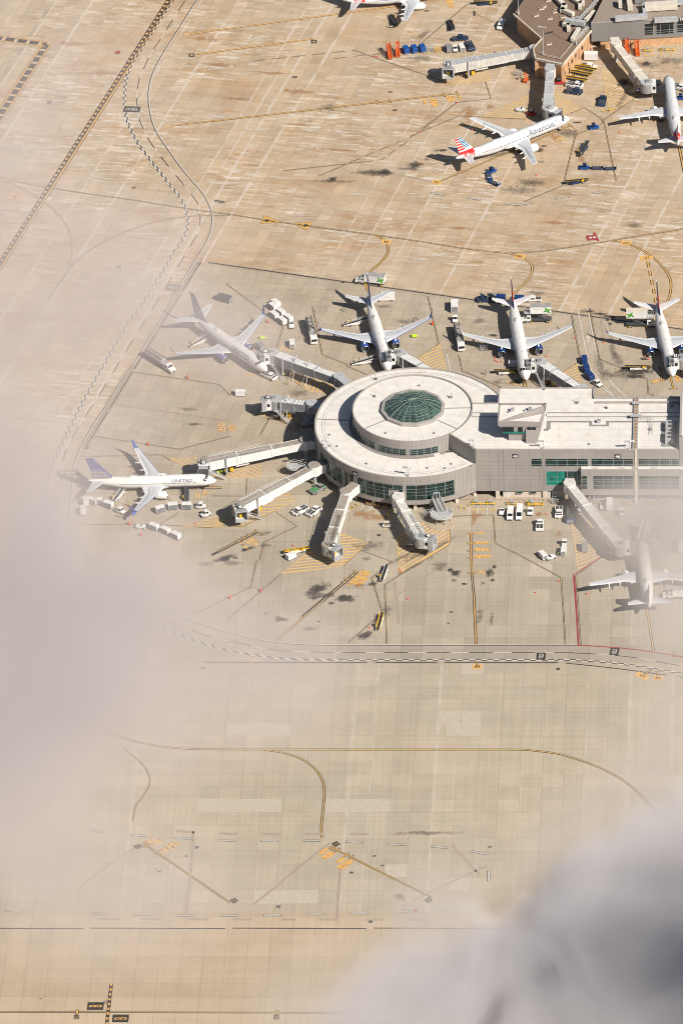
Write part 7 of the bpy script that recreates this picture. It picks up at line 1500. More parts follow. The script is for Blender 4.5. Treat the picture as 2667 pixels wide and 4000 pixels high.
# people: one continuous skinned body, vest and headwear as clothing
def person_body(pose):
    J = {'pelvis':(0,0,.95),'waist':(0,0,1.12),'chest':(0.01,0,1.38),'neck':(0,0,1.52),'headb':(.015,0,1.62),'headt':(.02,0,1.76)}
    if pose == 'walk': J.update(lk=(.16,.1,.52),la=(.08,.1,.08),lt=(.24,.1,.04),rk=(-.02,-.1,.52),ra=(-.30,-.1,.12),rt=(-.18,-.1,.03),le=(-.14,.24,1.14),lh=(-.06,.25,.90),re=(.12,-.24,1.14),rh=(.30,-.24,.96))
    else: J.update(lk=(.02,.11,.50),la=(0,.12,.08),lt=(.17,.14,.04),rk=(.02,-.11,.50),ra=(0,-.12,.08),rt=(.17,-.14,.04),le=(-.02,.27,1.14),lh=(.12,.27,.93),re=(.04,-.27,1.15),rh=(.22,-.22,1.02))
    J.update(lp=(0,.09,.90),rp=(0,-.09,.90),ls=(0,.19,1.44),rs=(0,-.19,1.44))
    names = list(J); E = [('pelvis','waist'),('waist','chest'),('chest','neck'),('neck','headb'),('headb','headt'),('pelvis','lp'),('lp','lk'),('lk','la'),('la','lt'),('pelvis','rp'),('rp','rk'),('rk','ra'),('ra','rt'),('chest','ls'),('ls','le'),('le','lh'),('chest','rs'),('rs','re'),('re','rh')]
    me = bpy.data.meshes.new('body'); me.from_pydata([J[n] for n in names], [(names.index(a), names.index(b)) for a, b in E], [])
    ob = bpy.data.objects.new('body', me); COL.objects.link(ob); ob.modifiers.new('s', 'SKIN'); R_ = dict(pelvis=.15,waist=.14,chest=.17,neck=.06,headb=.09,headt=.09,lp=.10,rp=.10,lk=.065,rk=.065,la=.045,ra=.045,lt=.04,rt=.04,ls=.07,rs=.07,le=.045,re=.045,lh=.045,rh=.045)
    for i, n in enumerate(names): r = R_[n]; me.skin_vertices[0].data[i].radius = (r, r)
    me.skin_vertices[0].data[0].use_root = True; ob.modifiers.new('u', 'SUBSURF').levels = 1
    dg = bpy.context.evaluated_depsgraph_get(); dg.update(); out = bpy.data.meshes.new_from_object(ob.evaluated_get(dg)); bpy.data.objects.remove(ob)
    for m_ in ('skin','dark_blue','dark_grey'): out.materials.append(MATS[m_])
    for p in out.polygons: z = p.center.z; p.material_index = 2 if z < .1 else 1 if z < .98 else (2 if z < 1.5 and abs(p.center.y) < .33 and z > 1.05 else 0); p.use_smooth = True
    return out, J
def person_b(pose, vest, trousers='dark_blue'):
    def f(root):
        me, J = person_body(pose); o = bpy.data.objects.new('body', me); COL.objects.link(o); o.parent = root
        b = MB(); rg = []
        for z, rx, ry in ((.93,.165,.20),(1.1,.165,.195),(1.3,.175,.225),(1.44,.165,.235),(1.5,.10,.13)): rg.append([Vector((rx*math.cos(2*PI*j/14), ry*math.sin(2*PI*j/14), z)) for j in range(14)])
        b.rings(rg, 0, False, False, mf=lambda i, j, c: 1 if i == 1 else 0); part(b, 'safety_vest', [vest,'light_grey'], root, True)
        b = MB(); rg = [[Vector((.02+.125*math.cos(t_)*math.cos(2*PI*j/12), .115*math.cos(t_)*math.sin(2*PI*j/12), 1.74+.14*math.sin(t_))) for j in range(12)] for t_ in (0,.4,.8,1.2,1.5)]
        b.rings(rg, 0, False, True); b.tbox((.10,-.08,1.73),(.22,.08,1.75),0); part(b, 'cap', ['dark_grey'], root, True)
    return f
BLD = dict(
 cart=('baggage_cart','baggage cart',cart_b('white_paint','white_paint','curtain'),'covered baggage carts'), bluecart=('baggage_cart','baggage cart',cart_b('blue','blue','blue'),'covered baggage carts'), navycart=('baggage_cart','baggage cart',cart_b('navy','navy','navy'),'covered baggage carts'), greycart=('baggage_cart','baggage cart',cart_b('mid_grey','mid_grey','dark_grey'),'covered baggage carts'),
 dolly=('baggage_dolly','baggage dolly',dolly_b('navy'),'open baggage dollies'), tug=('baggage_tug','baggage tug',tug_b('white_paint','white_paint'),'baggage tugs'), bluetug=('baggage_tug','baggage tug',tug_b('blue','dark_blue'),'baggage tugs'), redtug=('baggage_tug','baggage tug',tug_b('red','dark_grey'),'baggage tugs'), darktug=('baggage_tug','baggage tug',tug_b('dark_blue','dark_blue'),'baggage tugs'), opentug=('baggage_tug','baggage tug',tug_b('white_paint','white_paint',False),'baggage tugs'),
 push=('pushback_tractor','pushback tractor',pushback_b('white_paint'),'pushback tractors'), bluepush=('pushback_tractor','pushback tractor',pushback_b('dark_blue'),'pushback tractors'), greenpush=('pushback_tractor','pushback tractor',pushback_b('mid_grey','green'),'pushback tractors'),
 belt=('belt_loader','belt loader',belt_b('white_paint','off_white'),'belt loaders'), beltn=('belt_loader','belt loader',belt_b('white_paint','off_white',tilt=3,railings=False),'belt loaders'), beltd=('belt_loader','belt loader',belt_b('dark_blue','dark_grey'),'belt loaders'), belty=('belt_loader','belt loader',belt_b('white_paint','yellow',tilt=4),'belt loaders'), beltb=('belt_loader','belt loader',belt_b('dark_blue','belt_black',tilt=7,edge='yellow'),'belt loaders'), beltw=('belt_loader','belt loader',belt_b('white_paint','belt_black',tilt=5,railings=False,edge='yellow'),'belt loaders'), beltr=('belt_loader','belt loader',belt_b('dark_blue','yellow',tilt=5),'belt loaders'),
 tank=('fuel_tanker','fuel tanker',tanker_b(),'fuel tankers'), tankh=('fuel_tanker','fuel tanker',tanker_b(True),'fuel tankers'), cat=('catering_truck','catering truck',catering_b(False),'catering trucks with a green leaf'), catup=('catering_truck','catering truck',catering_b(True),'catering trucks with a green leaf'), catup2=('catering_truck','catering truck',catering_b(True,covered='coping'),'catering trucks with a green leaf'),
 van=('van','van',van_b(),'vans'), minibus=('van','van',van_b(L=4.9,h=1.9,seats=True),'vans'), bigvan=('van','van',van_b(L=6.0,h=2.6),'vans'), pickup=('pickup_truck','pickup truck',pickup_b('white_paint'),'pickup trucks'), bpickup=('pickup_truck','pickup truck',pickup_b('dark_blue'),'pickup trucks'), greypickup=('pickup_truck','pickup truck',pickup_b('light_grey'),'pickup trucks'),
 box=('ground_power_unit','power unit',container_b('white_paint'),'boxy trailers'), greybox=('ground_power_unit','power unit',container_b('mid_grey',3.2,1.7,2.),'boxy trailers'), darkbox=('deicing_trailer','equipment trailer',container_b('dark_grey',4.6,2.0,2.1),'boxy trailers'), bigbox=('cargo_trailer','trailer',container_b('white_paint',4.4,2.2,2.6),'boxy trailers'), bluebox=('blue_skip','container',container_b('blue',3.,2.4,1.9,'dark_grey'),'boxy trailers'), shade=('dark_trailer','trailer',container_b('dark_grey',6.0,2.4,2.4),'boxy trailers'), crate=('wooden_crate','crate',container_b('wood_brown',1.9,1.2,1.),'crates'),
 stairo=('mobile_stairs','mobile stairs',stairs_b('orange'),'mobile stairs'), stairw=('mobile_stairs','mobile stairs',stairs_b('light_grey',2.2,3.4),'mobile stairs'), tstair=('stair_truck','stair truck',truckstairs_b,None), lift=('boom_lift','boom lift',lift_b,None), cone=('traffic_cone','cone',cone_b,'orange traffic cones'), barrel=('safety_drum','safety drum',barrel_b,'orange and white safety drums'), bollard=('bollard','bollard',bollard_b,'yellow bollards'),
 lime=('chock_trolley','trolley',yellowbox_b,'lime yellow trolleys'), towbar=('tow_bar','tow bar',towbar_b,'tow bars'), golf=('golf_cart','golf cart',golf_b,None), fr=('equipment_stand','stand',frame_b('light_grey'),'equipment stands'), fry=('equipment_stand','stand',frame_b('yellow'),'equipment stands'),
 ch1=('charging_station','charging point',charger_b(1),'charging points'), ch2=('charging_station','charging point',charger_b(2),'charging points'), ch3=('charging_station','charging point',charger_b(3),'charging points'),
 pw=('person','person',person_b('walk','lime'),'ground crew'), ps=('person','person',person_b('stand','lime'),'ground crew'), po=('person','person',person_b('stand','orange'),'ground crew'), pr=('person','person',person_b('stand','red'),'ground crew'))
for v in BLD.values(): MATS.get('x')
def put(kind, v, x, y, ang, label, z=0.):
    """ang: world heading in degrees; x,y: photo point of the middle of the thing at height z"""
    name, cat, fn, grp = BLD[kind]; p = G(v, x, y, z); return place(kind, fn, name, label, cat, (p.x, p.y, 0), math.radians(ang), grp)
def put2(kind, v, x0, y0, x1, y1, label, z=0., mid=.5):
    """rear point and front point"""
    a, b = G(v,x0,y0,z), G(v,x1,y1,z); d = b-a; c = a.lerp(b, mid); name, cat, fn, grp = BLD[kind]; return place(kind, fn, name, label, cat, (c.x,c.y,0), math.atan2(d.y,d.x), grp)
# ---------------------------------------------------------------- placements
P2 = put2
# left clouded jet (gate 40) and its stand
P2('tank','V5',1418,600,1475,815,'grey fuel tanker with white cab between the two blue-engined jets')
P2('tankh','P',566,1388,668,1452,'grey fuel tanker with bonneted white cab by the wing of the clouded jet')
for x, y, l in ((1125,432,'rear right cart of the top pair of white carts'),(1098,462,'front left cart of the top pair of white carts'),(1170,515,'middle right cart of the white cart cluster'),(1110,540,'middle left cart of the white cart cluster'),(1240,568,'lowest right cart of the white cart cluster, above the small tug'),(1182,592,'lowest left cart of the white cart cluster')):
    put('cart','V5',x,y,-52,l,1.2)
put('opentug','V5',1268,650,-88,'small white tug below the white cart cluster'); put('box','V5',1272,830,-82,'white box trailer alone beside the fuel tanker at gate 40')
put('lime','V5',998,760,10,'lime yellow trolley beside the clouded jet engine'); P2('push','V5',1000,1090,1120,1145,'white pushback tractor under the nose of the clouded jet')
P2('belt','V5',345,835,505,770,'white belt loader raised to the tail hold of the clouded jet'); P2('darkbox','V5',575,395,725,435,'black equipment trailer behind the clouded jet')
for v, x, y, l in (('V5',1048,612,'safety drum by the winglet of the clouded jet'),('V5',148,990,'safety drum on the bonnet side of the left fuel tanker'),('V5',312,1125,'safety drum in front of the left fuel tanker'),('V6',1147,632,'safety drum by the right winglet of the jet at gate 39'),('W1',893,212,'safety drum above the wing tip of the side-on jet'),('W1',720,942,'safety drum at the tug end of the lowest cart train'),('W1',828,1042,'safety drum below the lowest cart train'),('U3',1057,163,'left one of the two drums on the lower apron'),('U3',1197,131,'right one of the two drums on the lower apron')): put('barrel',v,x,y,0,l)
put('ps','W2',716,535,200,'person in lime vest standing between the two ribbed bridges'); put('box','W2',235,640,-5,'white box trailer standing alone left of the gate 41 bridge')
P2('stairw','W2',850,960,960,930,'pale steps standing in the shade left of the round building')
put('greybox','W2',440,165,-60,'small grey unit by the cab of the gate 40 bridge')
# gate 39
P2('cat','V6',700,265,470,240,'catering truck with green leaf behind the tail of the gate 39 jet'); put('bigvan','V6',715,405,182,'white van partly hidden by the tailplane of the gate 39 jet')
P2('belt','V6',335,645,545,615,'white belt loader at the rear hold of the gate 39 jet'); P2('belt','V6',425,1000,610,975,'white belt loader near the nose of the gate 39 jet'); put('ps','V6',340,512,10,'person in pale vest below the left tailplane shadow at gate 39'); put('lime','V6',982,745,5,'lime yellow trolley right of the gate 39 jet')
P2('bigbox','V7',235,440,235,560,'white box trailer behind the tug above the fuel tanker at gate 38'); put('tug','V7',242,640,-90,'white tug between box trailer and fuel tanker at gate 38')
P2('tank','V7',250,700,325,1040,'grey fuel tanker under the left wing tip of the gate 38 jet')
# gate 38
put('bluepush','V7',612,395,182,'dark blue tractor at the left end of the train behind the gate 38 tail'); P2('navycart','V7',860,395,740,385,'navy and red cart behind the left tailplane at gate 38',0); P2('navycart','V7',1070,405,980,402,'navy cart behind the right tailplane at gate 38'); put('greycart','V7',690,385,182,'dark cart next to the blue tractor at gate 38')
put('pickup','V7',1195,395,182,'white pickup behind the raised catering box at gate 38'); put('ps','V7',1262,390,0,'person in lime vest behind the raised catering box')
P2('catup','V7',1395,640,1085,645,'catering truck with its box raised to the tail of the gate 38 jet',0)
P2('beltw','V7',995,1280,750,1292,'belt loader with yellow rails at the nose of the gate 38 jet'); put('box','V7',955,1195,180,'white container beside the nose of the gate 38 jet')
for v, x, y, l in (('V7',725,1100,'topmost cone in the row by the left engine at gate 38'),('V7',737,1132,'second cone in the row by the left engine at gate 38'),('V7',760,1145,'third cone in the row by the left engine at gate 38'),('V7',812,1142,'cone nearest the left engine at gate 38'),('V7',1358,1080,'cone on the bridge side of the right engine at gate 38'),('V7',352,930,'cone beside the cab of the tanker at gate 38'),('V7',620,950,'cone in the wing shadow at gate 38'),('V8',238,858,'cone by the right wing tip of the gate 38 jet'),('V8',607,885,'rear cone of the pair in the wing shadow at gate 37'),('V8',595,912,'front cone of the pair in the wing shadow at gate 37'),('V8',1105,1090,'left cone below the engine at gate 37'),('V8',1143,1115,'right cone below the engine at gate 37'),
 ('V1',632,300,'cone on the open apron below the blue belt loader'),('V1',1058,945,'cone at the end of the gate 31 lead-in line'),('V1',300,520,'left cone at the boundary line corner by the orange stairs'),('V1',330,528,'right cone at the boundary line corner by the orange stairs'),('V3',570,375,'cone on the left wing shadow of the striped-fin jet'),('V3',88,395,'cone on the thin line left of the striped-fin jet'),('V3',432,124,'cone where two thin lines meet above the striped-fin jet'),('V3',1163,792,'cone below the right wing tip of the striped-fin jet'),('V4',985,630,'cone left of the tail shadow at the right edge'),('V4',205,900,'cone near the walking person below the striped-fin jet'),
 ('W6',510,1028,'upper cone of the pair at the tip of the gate 45 hatching'),('W6',518,1048,'lower cone of the pair at the tip of the gate 45 hatching'),('W6',585,1308,'cone alone on the lower apron left of the gate 45 line'),('W7',313,378,'cone in front of the parked tugs under gate 46'),('W7',425,992,'cone at the corner of the thin line right of gate 45'),('W7',212,1098,'cone on open concrete right of the gate 45 lead-in line'),('W7',683,1108,'cone by the red line near the gate 46 jet tail'),('W7',960,438,'first cone from the left in the hazy row near gate 46'),('W7',1060,436,'second cone from the left in the hazy row near gate 46'),('W7',1350,428,'third cone from the left in the hazy row near gate 46'),('W7',1428,428,'fourth cone from the left in the hazy row near gate 46'),('W1',1330,935,'cone at the left tip of the hatching below the side-on jet'),
 ('W5',775,1000,'cone on the belt loader side of the gate 43 bay'),('U4',128,298,'cone beside the lower belt loader')): put('cone',v,x,y,0,l)
put('po','V7',607,1302,0,'person in orange vest left of the belt loader at gate 38'); put('fr','V7',590,985,20,'red and white barrier stand in the wing shadow at gate 38')
# gate 37
P2('catup2','V8',905,700,1200,700,'catering truck with raised tan-roofed box beside the gate 37 tail'); P2('beltw','V8',1150,1225,880,1240,'belt loader with yellow rails by the nose of the gate 37 jet')
P2('navycart','V8',352,1075,365,1150,'rearmost blue cart of the train near the chevrons',1.2); P2('navycart','V8',370,1180,395,1255,'middle blue cart of the train near the chevrons',1.2); P2('navycart','V8',395,1280,460,1345,'front blue cart of the train near the chevrons',1.2); P2('tug','V8',475,1405,560,1455,'white tug pulling the blue cart train at the roof corner')
# side-on jet (gate 42)
P2('cart','W1',425,760,350,735,'second cart from the end of the bent white train left of the wing'); P2('cart','W1',475,745,385,730,'middle cart of the bent white train left of the wing') if False else None
P2('cart','W1',325,770,320,740,'white cart turning at the bend of the train below the side-on jet tail',0); put('cart','W1',298,835,-85,'last white cart of the bent train, pointing down')
P2('cart','W1',380,750,478,748,'long-side-on white cart of the bent train below the tail'); P2('cart','W1',482,765,578,795,'white cart next to the tug in the bent train'); P2('tug','W1',600,815,680,845,'white tug heading the bent cart train beside the wing')
put('pw','W1',590,765,30,'person in lime vest at the foot of the rear belt loader'); put('ps','W1',717,775,90,'person in lime vest by the near wing tip of the side-on jet')
P2('belt','W1',575,735,665,640,'white belt loader at the rear hold of the side-on jet'); P2('beltd','W1',1240,735,1242,625,'dark belt loader at the front hold of the side-on jet')
P2('cart','W1',960,835,1045,810,'left cart of the straight train below the engine of the side-on jet'); P2('cart','W1',1070,800,1165,790,'middle cart of the straight train below the engine'); P2('cart','W1',1200,792,1293,792,'cart hitched to the tug below the dark belt loader'); P2('tug','W1',1335,785,1420,785,'white tug at the right end of the straight cart train'); P2('tug','W1',1455,845,1385,870,'white tug by itself below the straight cart train')
P2('opentug','W1',870,975,780,965,'hazy tug leading the lowest train of carts'); P2('cart','W1',990,1000,905,970,'first cart behind the tug in the lowest train'); P2('cart','W1',1095,1040,1010,1000,'middle cart of the lowest train'); P2('cart','W1',1190,1085,1105,1045,'last cart of the lowest train'); P2('lime','W1',1530,465,1560,460,'yellow trolley under the cab end of the gate 42 bridge')
# gates 43, 44, 45
P2('push','W5',905,625,790,685,'left pushback tractor of the parked pair with dark deck'); P2('push','W5',915,715,1050,620,'right pushback tractor of the parked pair with cab behind'); P2('greenpush','W5',940,480,1100,400,'dark green-decked tractor in the shade of the round building'); P2('belty','W5',905,1045,710,1085,'yellow-railed belt loader between gates 43 and 44'); P2('box','W5',700,1150,800,1105,'white open-ended container below the yellow-railed belt loader')
for v, x, y, l in (('W5',955,345,'first yellow bollard from the left below the gate 43 tunnel'),('W5',980,370,'second yellow bollard from the left below the gate 43 tunnel'),('W5',1002,396,'third yellow bollard from the left below the gate 43 tunnel'),('W5',1350,632,'first yellow bollard from the left beside the gate 44 tunnel'),('W5',1388,615,'second yellow bollard from the left beside the gate 44 tunnel'),('W5',1427,593,'third yellow bollard from the left beside the gate 44 tunnel'),('W6',400,530,'left bollard in the shadow of the gate 45 bridge'),('W6',408,500,'right bollard in the shadow of the gate 45 bridge'),('W6',1085,450,'bollard nearest the curved walkway'),('W6',1128,460,'leaning yellow bollard with hose right of the curved walkway'),('W6',1168,430,'bollard at the left end of the charging rails'),('W7',735,278,'yellow bollard right of the gate 46 bridge root'),('W7',425,285,'yellow bollard behind the white tugs at gate 46'),('W7',612,282,'yellow bollard behind the tug right of the blue skip'),('W6',510,555,'yellow bollard under the gate 45 bridge')): put('bollard',v,x,y,0,l)
for x, y, l in ((222,415,'left brown crate under the round building'),(300,430,'middle brown crate under the round building'),(368,445,'right brown crate under the round building')): put('crate','W6',x,y,-12,l)
P2('golf','W6',350,620,425,625,'white golf cart with tan roof on the stained concrete'); P2('cart','W6',800,450,880,455,'white cart with dark side parked under the curved walkway')
P2('beltn','W6',335,1150,385,1015,'yellow-and-white belt loader standing beside the gate 45 hatching'); P2('belty','U4',165,315,185,245,'yellow-and-white belt loader lowest on the apron'); P2('belty','U4',195,90,205,25,'yellow belt loader') if False else None
put('fr','W6',480,575,60,'pale frame in the shadow of the gate 45 bridge'); put('fr','W6',765,520,20,'steps frame left of the curved walkway landing')
# front of the pier
for v, x, y, k, l in (('Y5',500,200,'ch3','leftmost yellow-railed charging station at the pier'),('Y5',1070,210,'ch2','second yellow-railed charging station from the left, behind the vans'),('Y5',1430,215,'ch2','third yellow-railed charging station from the left at the pier'),('W7',205,290,'ch2','charging station between the van and the stained bay'),('W7',1055,290,'ch1','single charging station right of the gate 46 bridge'),('W7',1300,290,'ch1','left of the two hazy charging stations at the right edge'),('W7',1430,290,'ch1','right of the two hazy charging stations at the right edge'),('Y4',915,960,'ch1','left charging station by the orange wall of the grey wing'),('Y4',1280,945,'ch2','right charging station by the orange wall of the grey wing')): put(k,v,x,y,0 if v != 'Y4' else 6,l)
put('opentug','Y5',828,350,-92,'cream tug with two black seats parked by the vans'); put('van','Y5',980,400,-92,'smaller white van of the parked pair'); put('bigvan','Y5',1145,390,-92,'larger white van of the parked pair'); put('tug','Y5',1335,350,-92,'white tug parked right of the larger van')
put('push','W7',252,490,90,'white pushback tractor in front of the parked vans'); put('push','W7',428,370,-90,'white tractor with black deck beside the blue skip'); put('bluebox','W7',532,440,-90,'blue skip at the lower end of the dark trailer'); put('shade','W7',535,345,-90,'long dark trailer behind the blue skip in shade'); put('tug','W7',612,335,-90,'white tug right of the dark trailer')
put('opentug','W7',830,315,-90,'left hazy white tug under gate sign 46'); put('bigvan','W7',892,300,90,'white truck beside the left hazy tug under gate 46'); put('tug','W7',1003,375,-90,'white tug alone in front of the hazy parking bays'); put('box','W7',472,735,-95,'white container joined to the upright tug on the open apron'); put('tug','W7',478,655,90,'white tug above the container on the open apron')
put('box','W7',282,775,-60,'tilted white container left of the crouching person'); P2('opentug','W7',325,790,380,770,'white tug with clutter beside the tilted container'); put('ps','W7',422,760,0,'person in lime vest between two white containers'); put('greybox','W7',662,700,-85,'dark grey container on the hatched strip below the gate 46 bridge')
put2('tstair','W7',1180,620,1225,545,'hazy white stair truck at the nose of the gate 46 jet'); P2('tug','W7',1265,660,1320,665,'hazy white tug right of the stair truck'); put('bigvan','W7',1550,680,90,'white truck cut by the right edge beside the gate 46 jet'); P2('cat','W7',1640,1140,1420,1140,'hazy catering truck at the tail of the gate 46 jet')
for x, l in ((400,'left yellow frame by the pier wall below gate 46'),(775,'stand of pale steps under the gate 46 tunnel root')): put('fr','W7',x if x > 500 else 395,270,0,l)
# upper right: American-side stands
put('stairo','V1',440,520,100,'left one of the two orange stairs by the blue carts',0); put('stairo','V1',515,500,92,'right one of the two orange stairs by the blue carts')
for x, l in ((592,'leftmost bright blue cart by the orange stairs'),(667,'middle bright blue cart by the orange stairs'),(742,'rightmost bright blue cart by the orange stairs')): put('bluecart','V1',x,470-(x-592)*.1,-72,l,.6)
put('fr','V1',805,470,10,'grey frame right of the blue carts'); put('fry','V1',885,475,5,'yellow frame right of the blue carts'); put('greycart','V1',982,470,-75,'grey-blue cart left of the white trucks'); put('tug','V1',1043,465,-80,'white tug between grey cart and white truck'); put('box','V1',1103,460,-72,'white box by the dark blue tractor above the cream bridge'); put('bluepush','V1',1180,440,-72,'dark blue tractor right of the white box'); P2('bpickup','V1',1045,372,1135,365,'dark blue pickup above the parked carts')
P2('beltd','V1',455,150,495,250,'dark belt loader under the tail of the jet at the top edge'); P2('beltd','V1',990,200,1025,300,'dark belt loader right of the top-edge jet wing'); P2('beltb','V1',1420,35,1230,50,'yellow and dark blue belt loader at the top edge'); put2('minibus','V1',1490,220,1450,280,'white minibus with dark side windows in the terminal shadow'); put('pr','V1',1380,595,0,'person in red beside the cream bridge column')
put('bigbox','V2',722,545,-3,'white box trailer by the orange wall'); P2('pickup','V2',640,615,765,635,'white pickup parked by the terminal wall'); P2('beltr','V2',520,725,660,760,'lowest yellow-railed belt loader by the orange wall') ; P2('beltr','V2',560,670,705,710,'middle yellow-railed belt loader by the orange wall'); P2('beltr','V2',595,625,750,665,'topmost yellow-railed belt loader by the orange wall'); P2('push','V2',500,785,640,810,'white service truck below the yellow-railed loaders'); P2('bluepush','V2',490,845,640,865,'dark blue tractor below the white service truck')
put('redtug','V2',430,770,5,'red tug by the corner column of the terminal'); put('lift','V2',122,750,70,'orange boom lift left of the gate 33 bridge'); put('fr','V2',165,660,30,'white A-frame hoist above the boom lift'); put('fr','V2',55,690,10,'grey frame at the shadow edge left of the boom lift'); put('opentug','V2',75,1020,170,'white tug left of the gate 33 cab'); put('redtug','V2',172,1055,150,'dark red tug under the gate 33 cab'); P2('bluetug','V2',830,970,822,900,'blue truck on open concrete right of the loaders') if False else put('bluepush','V2',826,945,85,'bright blue tractor alone on the open concrete'); P2('towbar','V2',830,1025,950,1010,'long yellow tow bar on the ground'); put('ps','V2',685,482,0,'person in lime vest by the terminal wall'); put('pr','V2',716,485,60,'person in red by the terminal wall'); put('stairo','V2',1052,470,95,'red-orange stairs against the orange wall'); put('stairo','V2',1145,490,95,'orange stairs left of the charging rails'); put('fry','V2',965,550,0,'yellow frame under the cream bridge tunnel')
P2('bluetug','V4',705,600,790,590,'blue tug on the stained concrete ahead of the striped-fin jet'); P2('beltd','V4',610,850,685,755,'dark belt loader with railings right of the striped-fin jet'); put('ps','V4',630,845,40,'person in lime at the foot of the dark belt loader'); P2('bluetug','V4',700,965,620,965,'blue tug leading two open dollies'); P2('dolly','V4',830,965,735,965,'open dolly hitched to the blue tug'); P2('dolly','V4',945,970,860,970,'last open dolly behind the blue tug'); P2('beltb','V4',690,1075,500,1115,'dark blue belt loader with a yellow front lowest below the striped-fin jet'); put('pw','V4',508,1115,10,'person in lime vest crouched at the end of the lowest dark blue loader'); put('pw','V4',278,910,180,'person in lime vest near the wing tip of the striped-fin jet')
P2('bluetug','V3',720,780,785,745,'blue tug with driver below the striped-fin jet'); P2('dolly','V3',730,830,722,790,'upper open dolly behind the driven blue tug'); P2('dolly','V3',820,890,745,855,'lower open dolly with white end board'); P2('push','V4',1490,215,1568,240,'white loader by the nose of the right-edge jet'); put('bluetug','V4',1545,325,0,'blue tug cut by the right edge under the jet nose')
# ---------------------------------------------------------------- drifting cloud between the camera and the ground
def cloud(name, label, h, blobs_, dens, nscale=.02, thick=20, lo=.3, hi=1.5, soft=.4, detail=4, albedo=(.97,.93,.92), seed=0., erode=0., g=0., stretch=(1,1,1), ang=0., warp=0., shift=Vector((0,0,0))):
    """blobs: (photo x, photo y, half-width px, half-height px, optical depth) of soft ellipsoids of mist at height h"""
    k = 12.84/(1-h/1457.); cs = []
    for x, y, rx, ry, s_ in blobs_:
        p = gp(x, y, h)+shift; cs.append((p, rx/k, math.sqrt(max(ry*ry-(thick*k*.82)**2, (ry*.5)**2))/(k*.568), s_))
    x0 = min(p.x-rx for p, rx, ry, s_ in cs); x1 = max(p.x+rx for p, rx, ry, s_ in cs); y0 = min(p.y-ry for p, rx, ry, s_ in cs); y1 = max(p.y+ry for p, rx, ry, s_ in cs)
    b = MB(); cxm, cym = (x0+x1)/2, (y0+y1)/2
    b.tbox((x0-cxm,y0-cym,-thick),(x1-cxm,y1-cym,thick),0)
    m = bpy.data.materials.new(name); m.use_nodes = True; t = m.node_tree; t.nodes.clear(); N = t.nodes.new; L = t.links.new
    out = N('ShaderNodeOutputMaterial'); v = N('ShaderNodeVolumePrincipled'); L(v.outputs[0], out.inputs['Volume']); v.inputs['Color'].default_value = (*albedo, 1); v.inputs['Anisotropy'].default_value = g; v.inputs['Density'].default_value = 0
    tc = N('ShaderNodeTexCoord'); acc = None
    for p, rx, ry, s_ in cs:
        mp = N('ShaderNodeMapping'); mp.vector_type = 'TEXTURE'; mp.inputs['Location'].default_value = (p.x-cxm, p.y-cym, 0); mp.inputs['Scale'].default_value = (rx, ry, thick)
        L(tc.outputs['Object'], mp.inputs[0]); g = N('ShaderNodeTexGradient'); g.gradient_type = 'SPHERICAL'; L(mp.outputs[0], g.inputs[0])
        r = N('ShaderNodeMapRange'); r.interpolation_type = 'SMOOTHSTEP'; r.inputs[4].default_value = s_; L(g.outputs['Fac'], r.inputs[0])
        if acc is None: acc = r.outputs[0]
        else: a = N('ShaderNodeMath'); a.operation = 'ADD'; L(acc, a.inputs[0]); L(r.outputs[0], a.inputs[1]); acc = a.outputs[0]
    mm = N('ShaderNodeMapping'); mm.inputs['Location'].default_value = (seed, seed*.7, seed*1.3); mm.inputs['Rotation'].default_value = (0,0,ang); mm.inputs['Scale'].default_value = stretch; L(tc.outputs['Object'], mm.inputs[0])
    n = N('ShaderNodeTexNoise'); n.inputs['Scale'].default_value = nscale; n.inputs['Detail'].default_value = detail; n.inputs['Roughness'].default_value = .55; n.inputs['Distortion'].default_value = warp; L(mm.outputs[0], n.inputs[0])
    r = N('ShaderNodeMapRange'); r.inputs[1].default_value = .5-soft*.5; r.inputs[2].default_value = .5+soft*.5; r.inputs[3].default_value = lo; r.inputs[4].default_value = hi; L(n.outputs[0], r.inputs[0])
    if erode:    # the noise eats into the rims, leaving ragged lobes
        er = N('ShaderNodeMath'); er.operation = 'MULTIPLY_ADD'; er.inputs[1].default_value = erode; er.inputs[2].default_value = -erode*.62; L(n.outputs[0], er.inputs[0])
        ea = N('ShaderNodeMath'); ea.operation = 'ADD'; L(acc, ea.inputs[0]); L(er.outputs[0], ea.inputs[1]); em = N('ShaderNodeMath'); em.operation = 'MAXIMUM'; em.inputs[1].default_value = 0; L(ea.outputs[0], em.inputs[0]); ek = N('ShaderNodeMath'); ek.operation = 'MULTIPLY'; ek.inputs[1].default_value = 5; L(acc, ek.inputs[0]); e3 = N('ShaderNodeMath'); e3.operation = 'MINIMUM'; L(em.outputs[0], e3.inputs[0]); L(ek.outputs[0], e3.inputs[1]); acc = e3.outputs[0]
    e = N('ShaderNodeMath'); e.operation = 'MULTIPLY'; L(acc, e.inputs[0]); L(r.outputs[0], e.inputs[1]); d = N('ShaderNodeMath'); d.operation = 'MULTIPLY'; d.inputs[1].default_value = dens; L(e.outputs[0], d.inputs[0]); L(d.outputs[0], v.inputs['Density'])
    me = b.mesh(name, [m]); o = bpy.data.objects.new(name, me); COL.objects.link(o); o.location = (cxm, cym, h+shift.z); o['kind'] = 'stuff'; o['label'] = label; o['category'] = 'cloud'
    return o
sc.cycles.volume_step_rate = 1.5; sc.cycles.volume_max_steps = 40
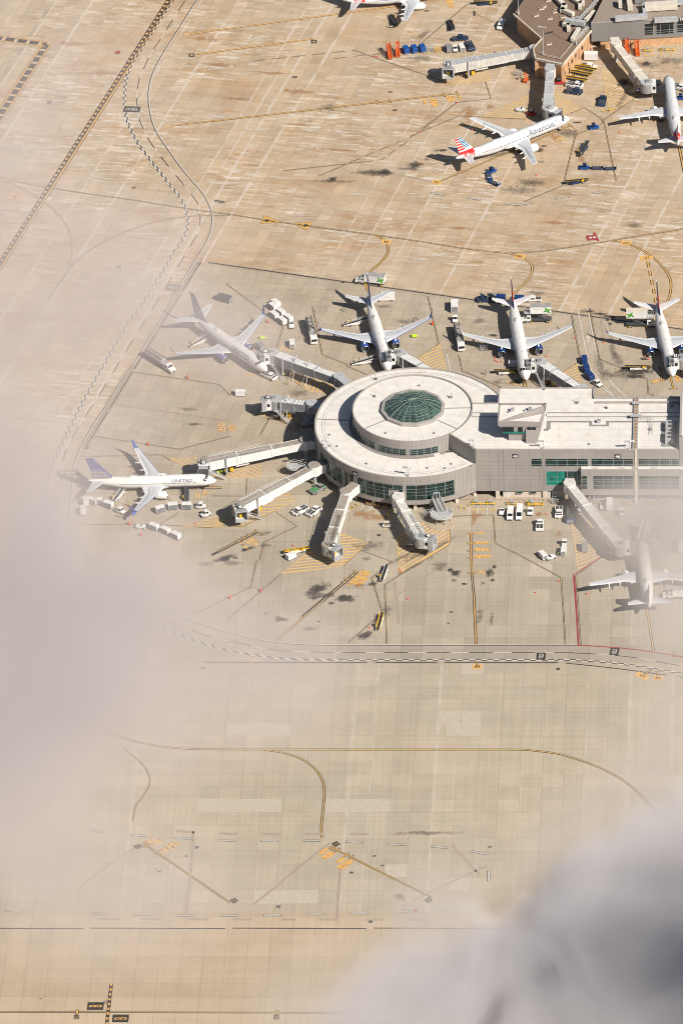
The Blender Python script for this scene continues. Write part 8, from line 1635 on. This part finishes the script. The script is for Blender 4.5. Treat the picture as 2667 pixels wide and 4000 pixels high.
cloud('haze', 'thin pale cloud drifting over the left side of the airfield', 300,
 [(-80,1380,760,450,1.7),(-100,1850,600,540,1.9),(120,2320,800,540,2.5),(100,2750,860,440,2.0),(0,3150,640,440,1.0),(600,2430,700,400,.65),(480,2900,600,420,.4),(430,1230,600,350,.75),(860,1350,480,330,.45),(-50,750,650,560,.6),(250,980,650,400,.6),(620,950,500,380,.3),(100,300,900,600,.28),(1000,2700,600,400,.3),(450,1750,560,440,.42),(350,2050,560,380,.35),(350,3500,900,420,.35),(1150,2500,450,350,.12)],
 .045, nscale=.017, thick=18, lo=.1, hi=1.9, soft=.28, seed=13, detail=5, stretch=(1,.55,1), ang=.5, warp=.6, albedo=(.965,.905,.915), g=0.)
cloud('haze', 'thin wisp of cloud over the right-hand jet', 260, [(2520,2080,420,330,1.1),(2667,2200,400,420,1.0),(2667,1900,300,330,.5),(2380,2040,240,260,.45),(2667,2550,400,400,.35)], .055, nscale=.04, thick=13, lo=.3, hi=1.6, soft=.36, seed=4)
cloud('cloud', 'dense grey cloud billowing over the lower right corner', 300, [(2600,3950,900,520,6.),(2350,3850,620,420,4.),(2050,4050,560,420,3.),(2700,3550,560,480,4.5),(2350,3620,450,380,1.6),(2750,3250,420,400,2.),(1750,3900,560,380,1.7),(1480,4020,480,340,1.3),(3100,4000,900,600,6.)], .085, nscale=.032, thick=22, lo=.12, hi=1.6, soft=.3, seed=27, albedo=(.94,.905,.925), detail=6, erode=2.8, g=-.16, warp=.5, stretch=(1,.7,1), ang=-.5)
cloud('haze', 'faint vapour trailing off the lower right cloud', 300, [(2350,3350,700,420,.45),(1650,3700,620,380,.45),(2667,3000,500,420,.5),(1950,3600,600,350,.5),(1250,3950,500,330,.4)], .05, nscale=.028, thick=18, lo=.0, hi=2.1, soft=.3, seed=60, detail=7, warp=.6, stretch=(1,.5,1), ang=-.6)
up_ = SUN*(150/SUN.z)
cloud('cloud', 'unseen cloud bank added out of frame to shade the lower right cloud', 300, [(2850,4000,1250,750,1.5),(3400,3900,900,700,2.)], .04, nscale=.03, thick=26, lo=.1, hi=1.9, soft=.3, seed=41, g=-.1, shift=up_)  # unseen bank added towards the sun to darken the visible cloud's core
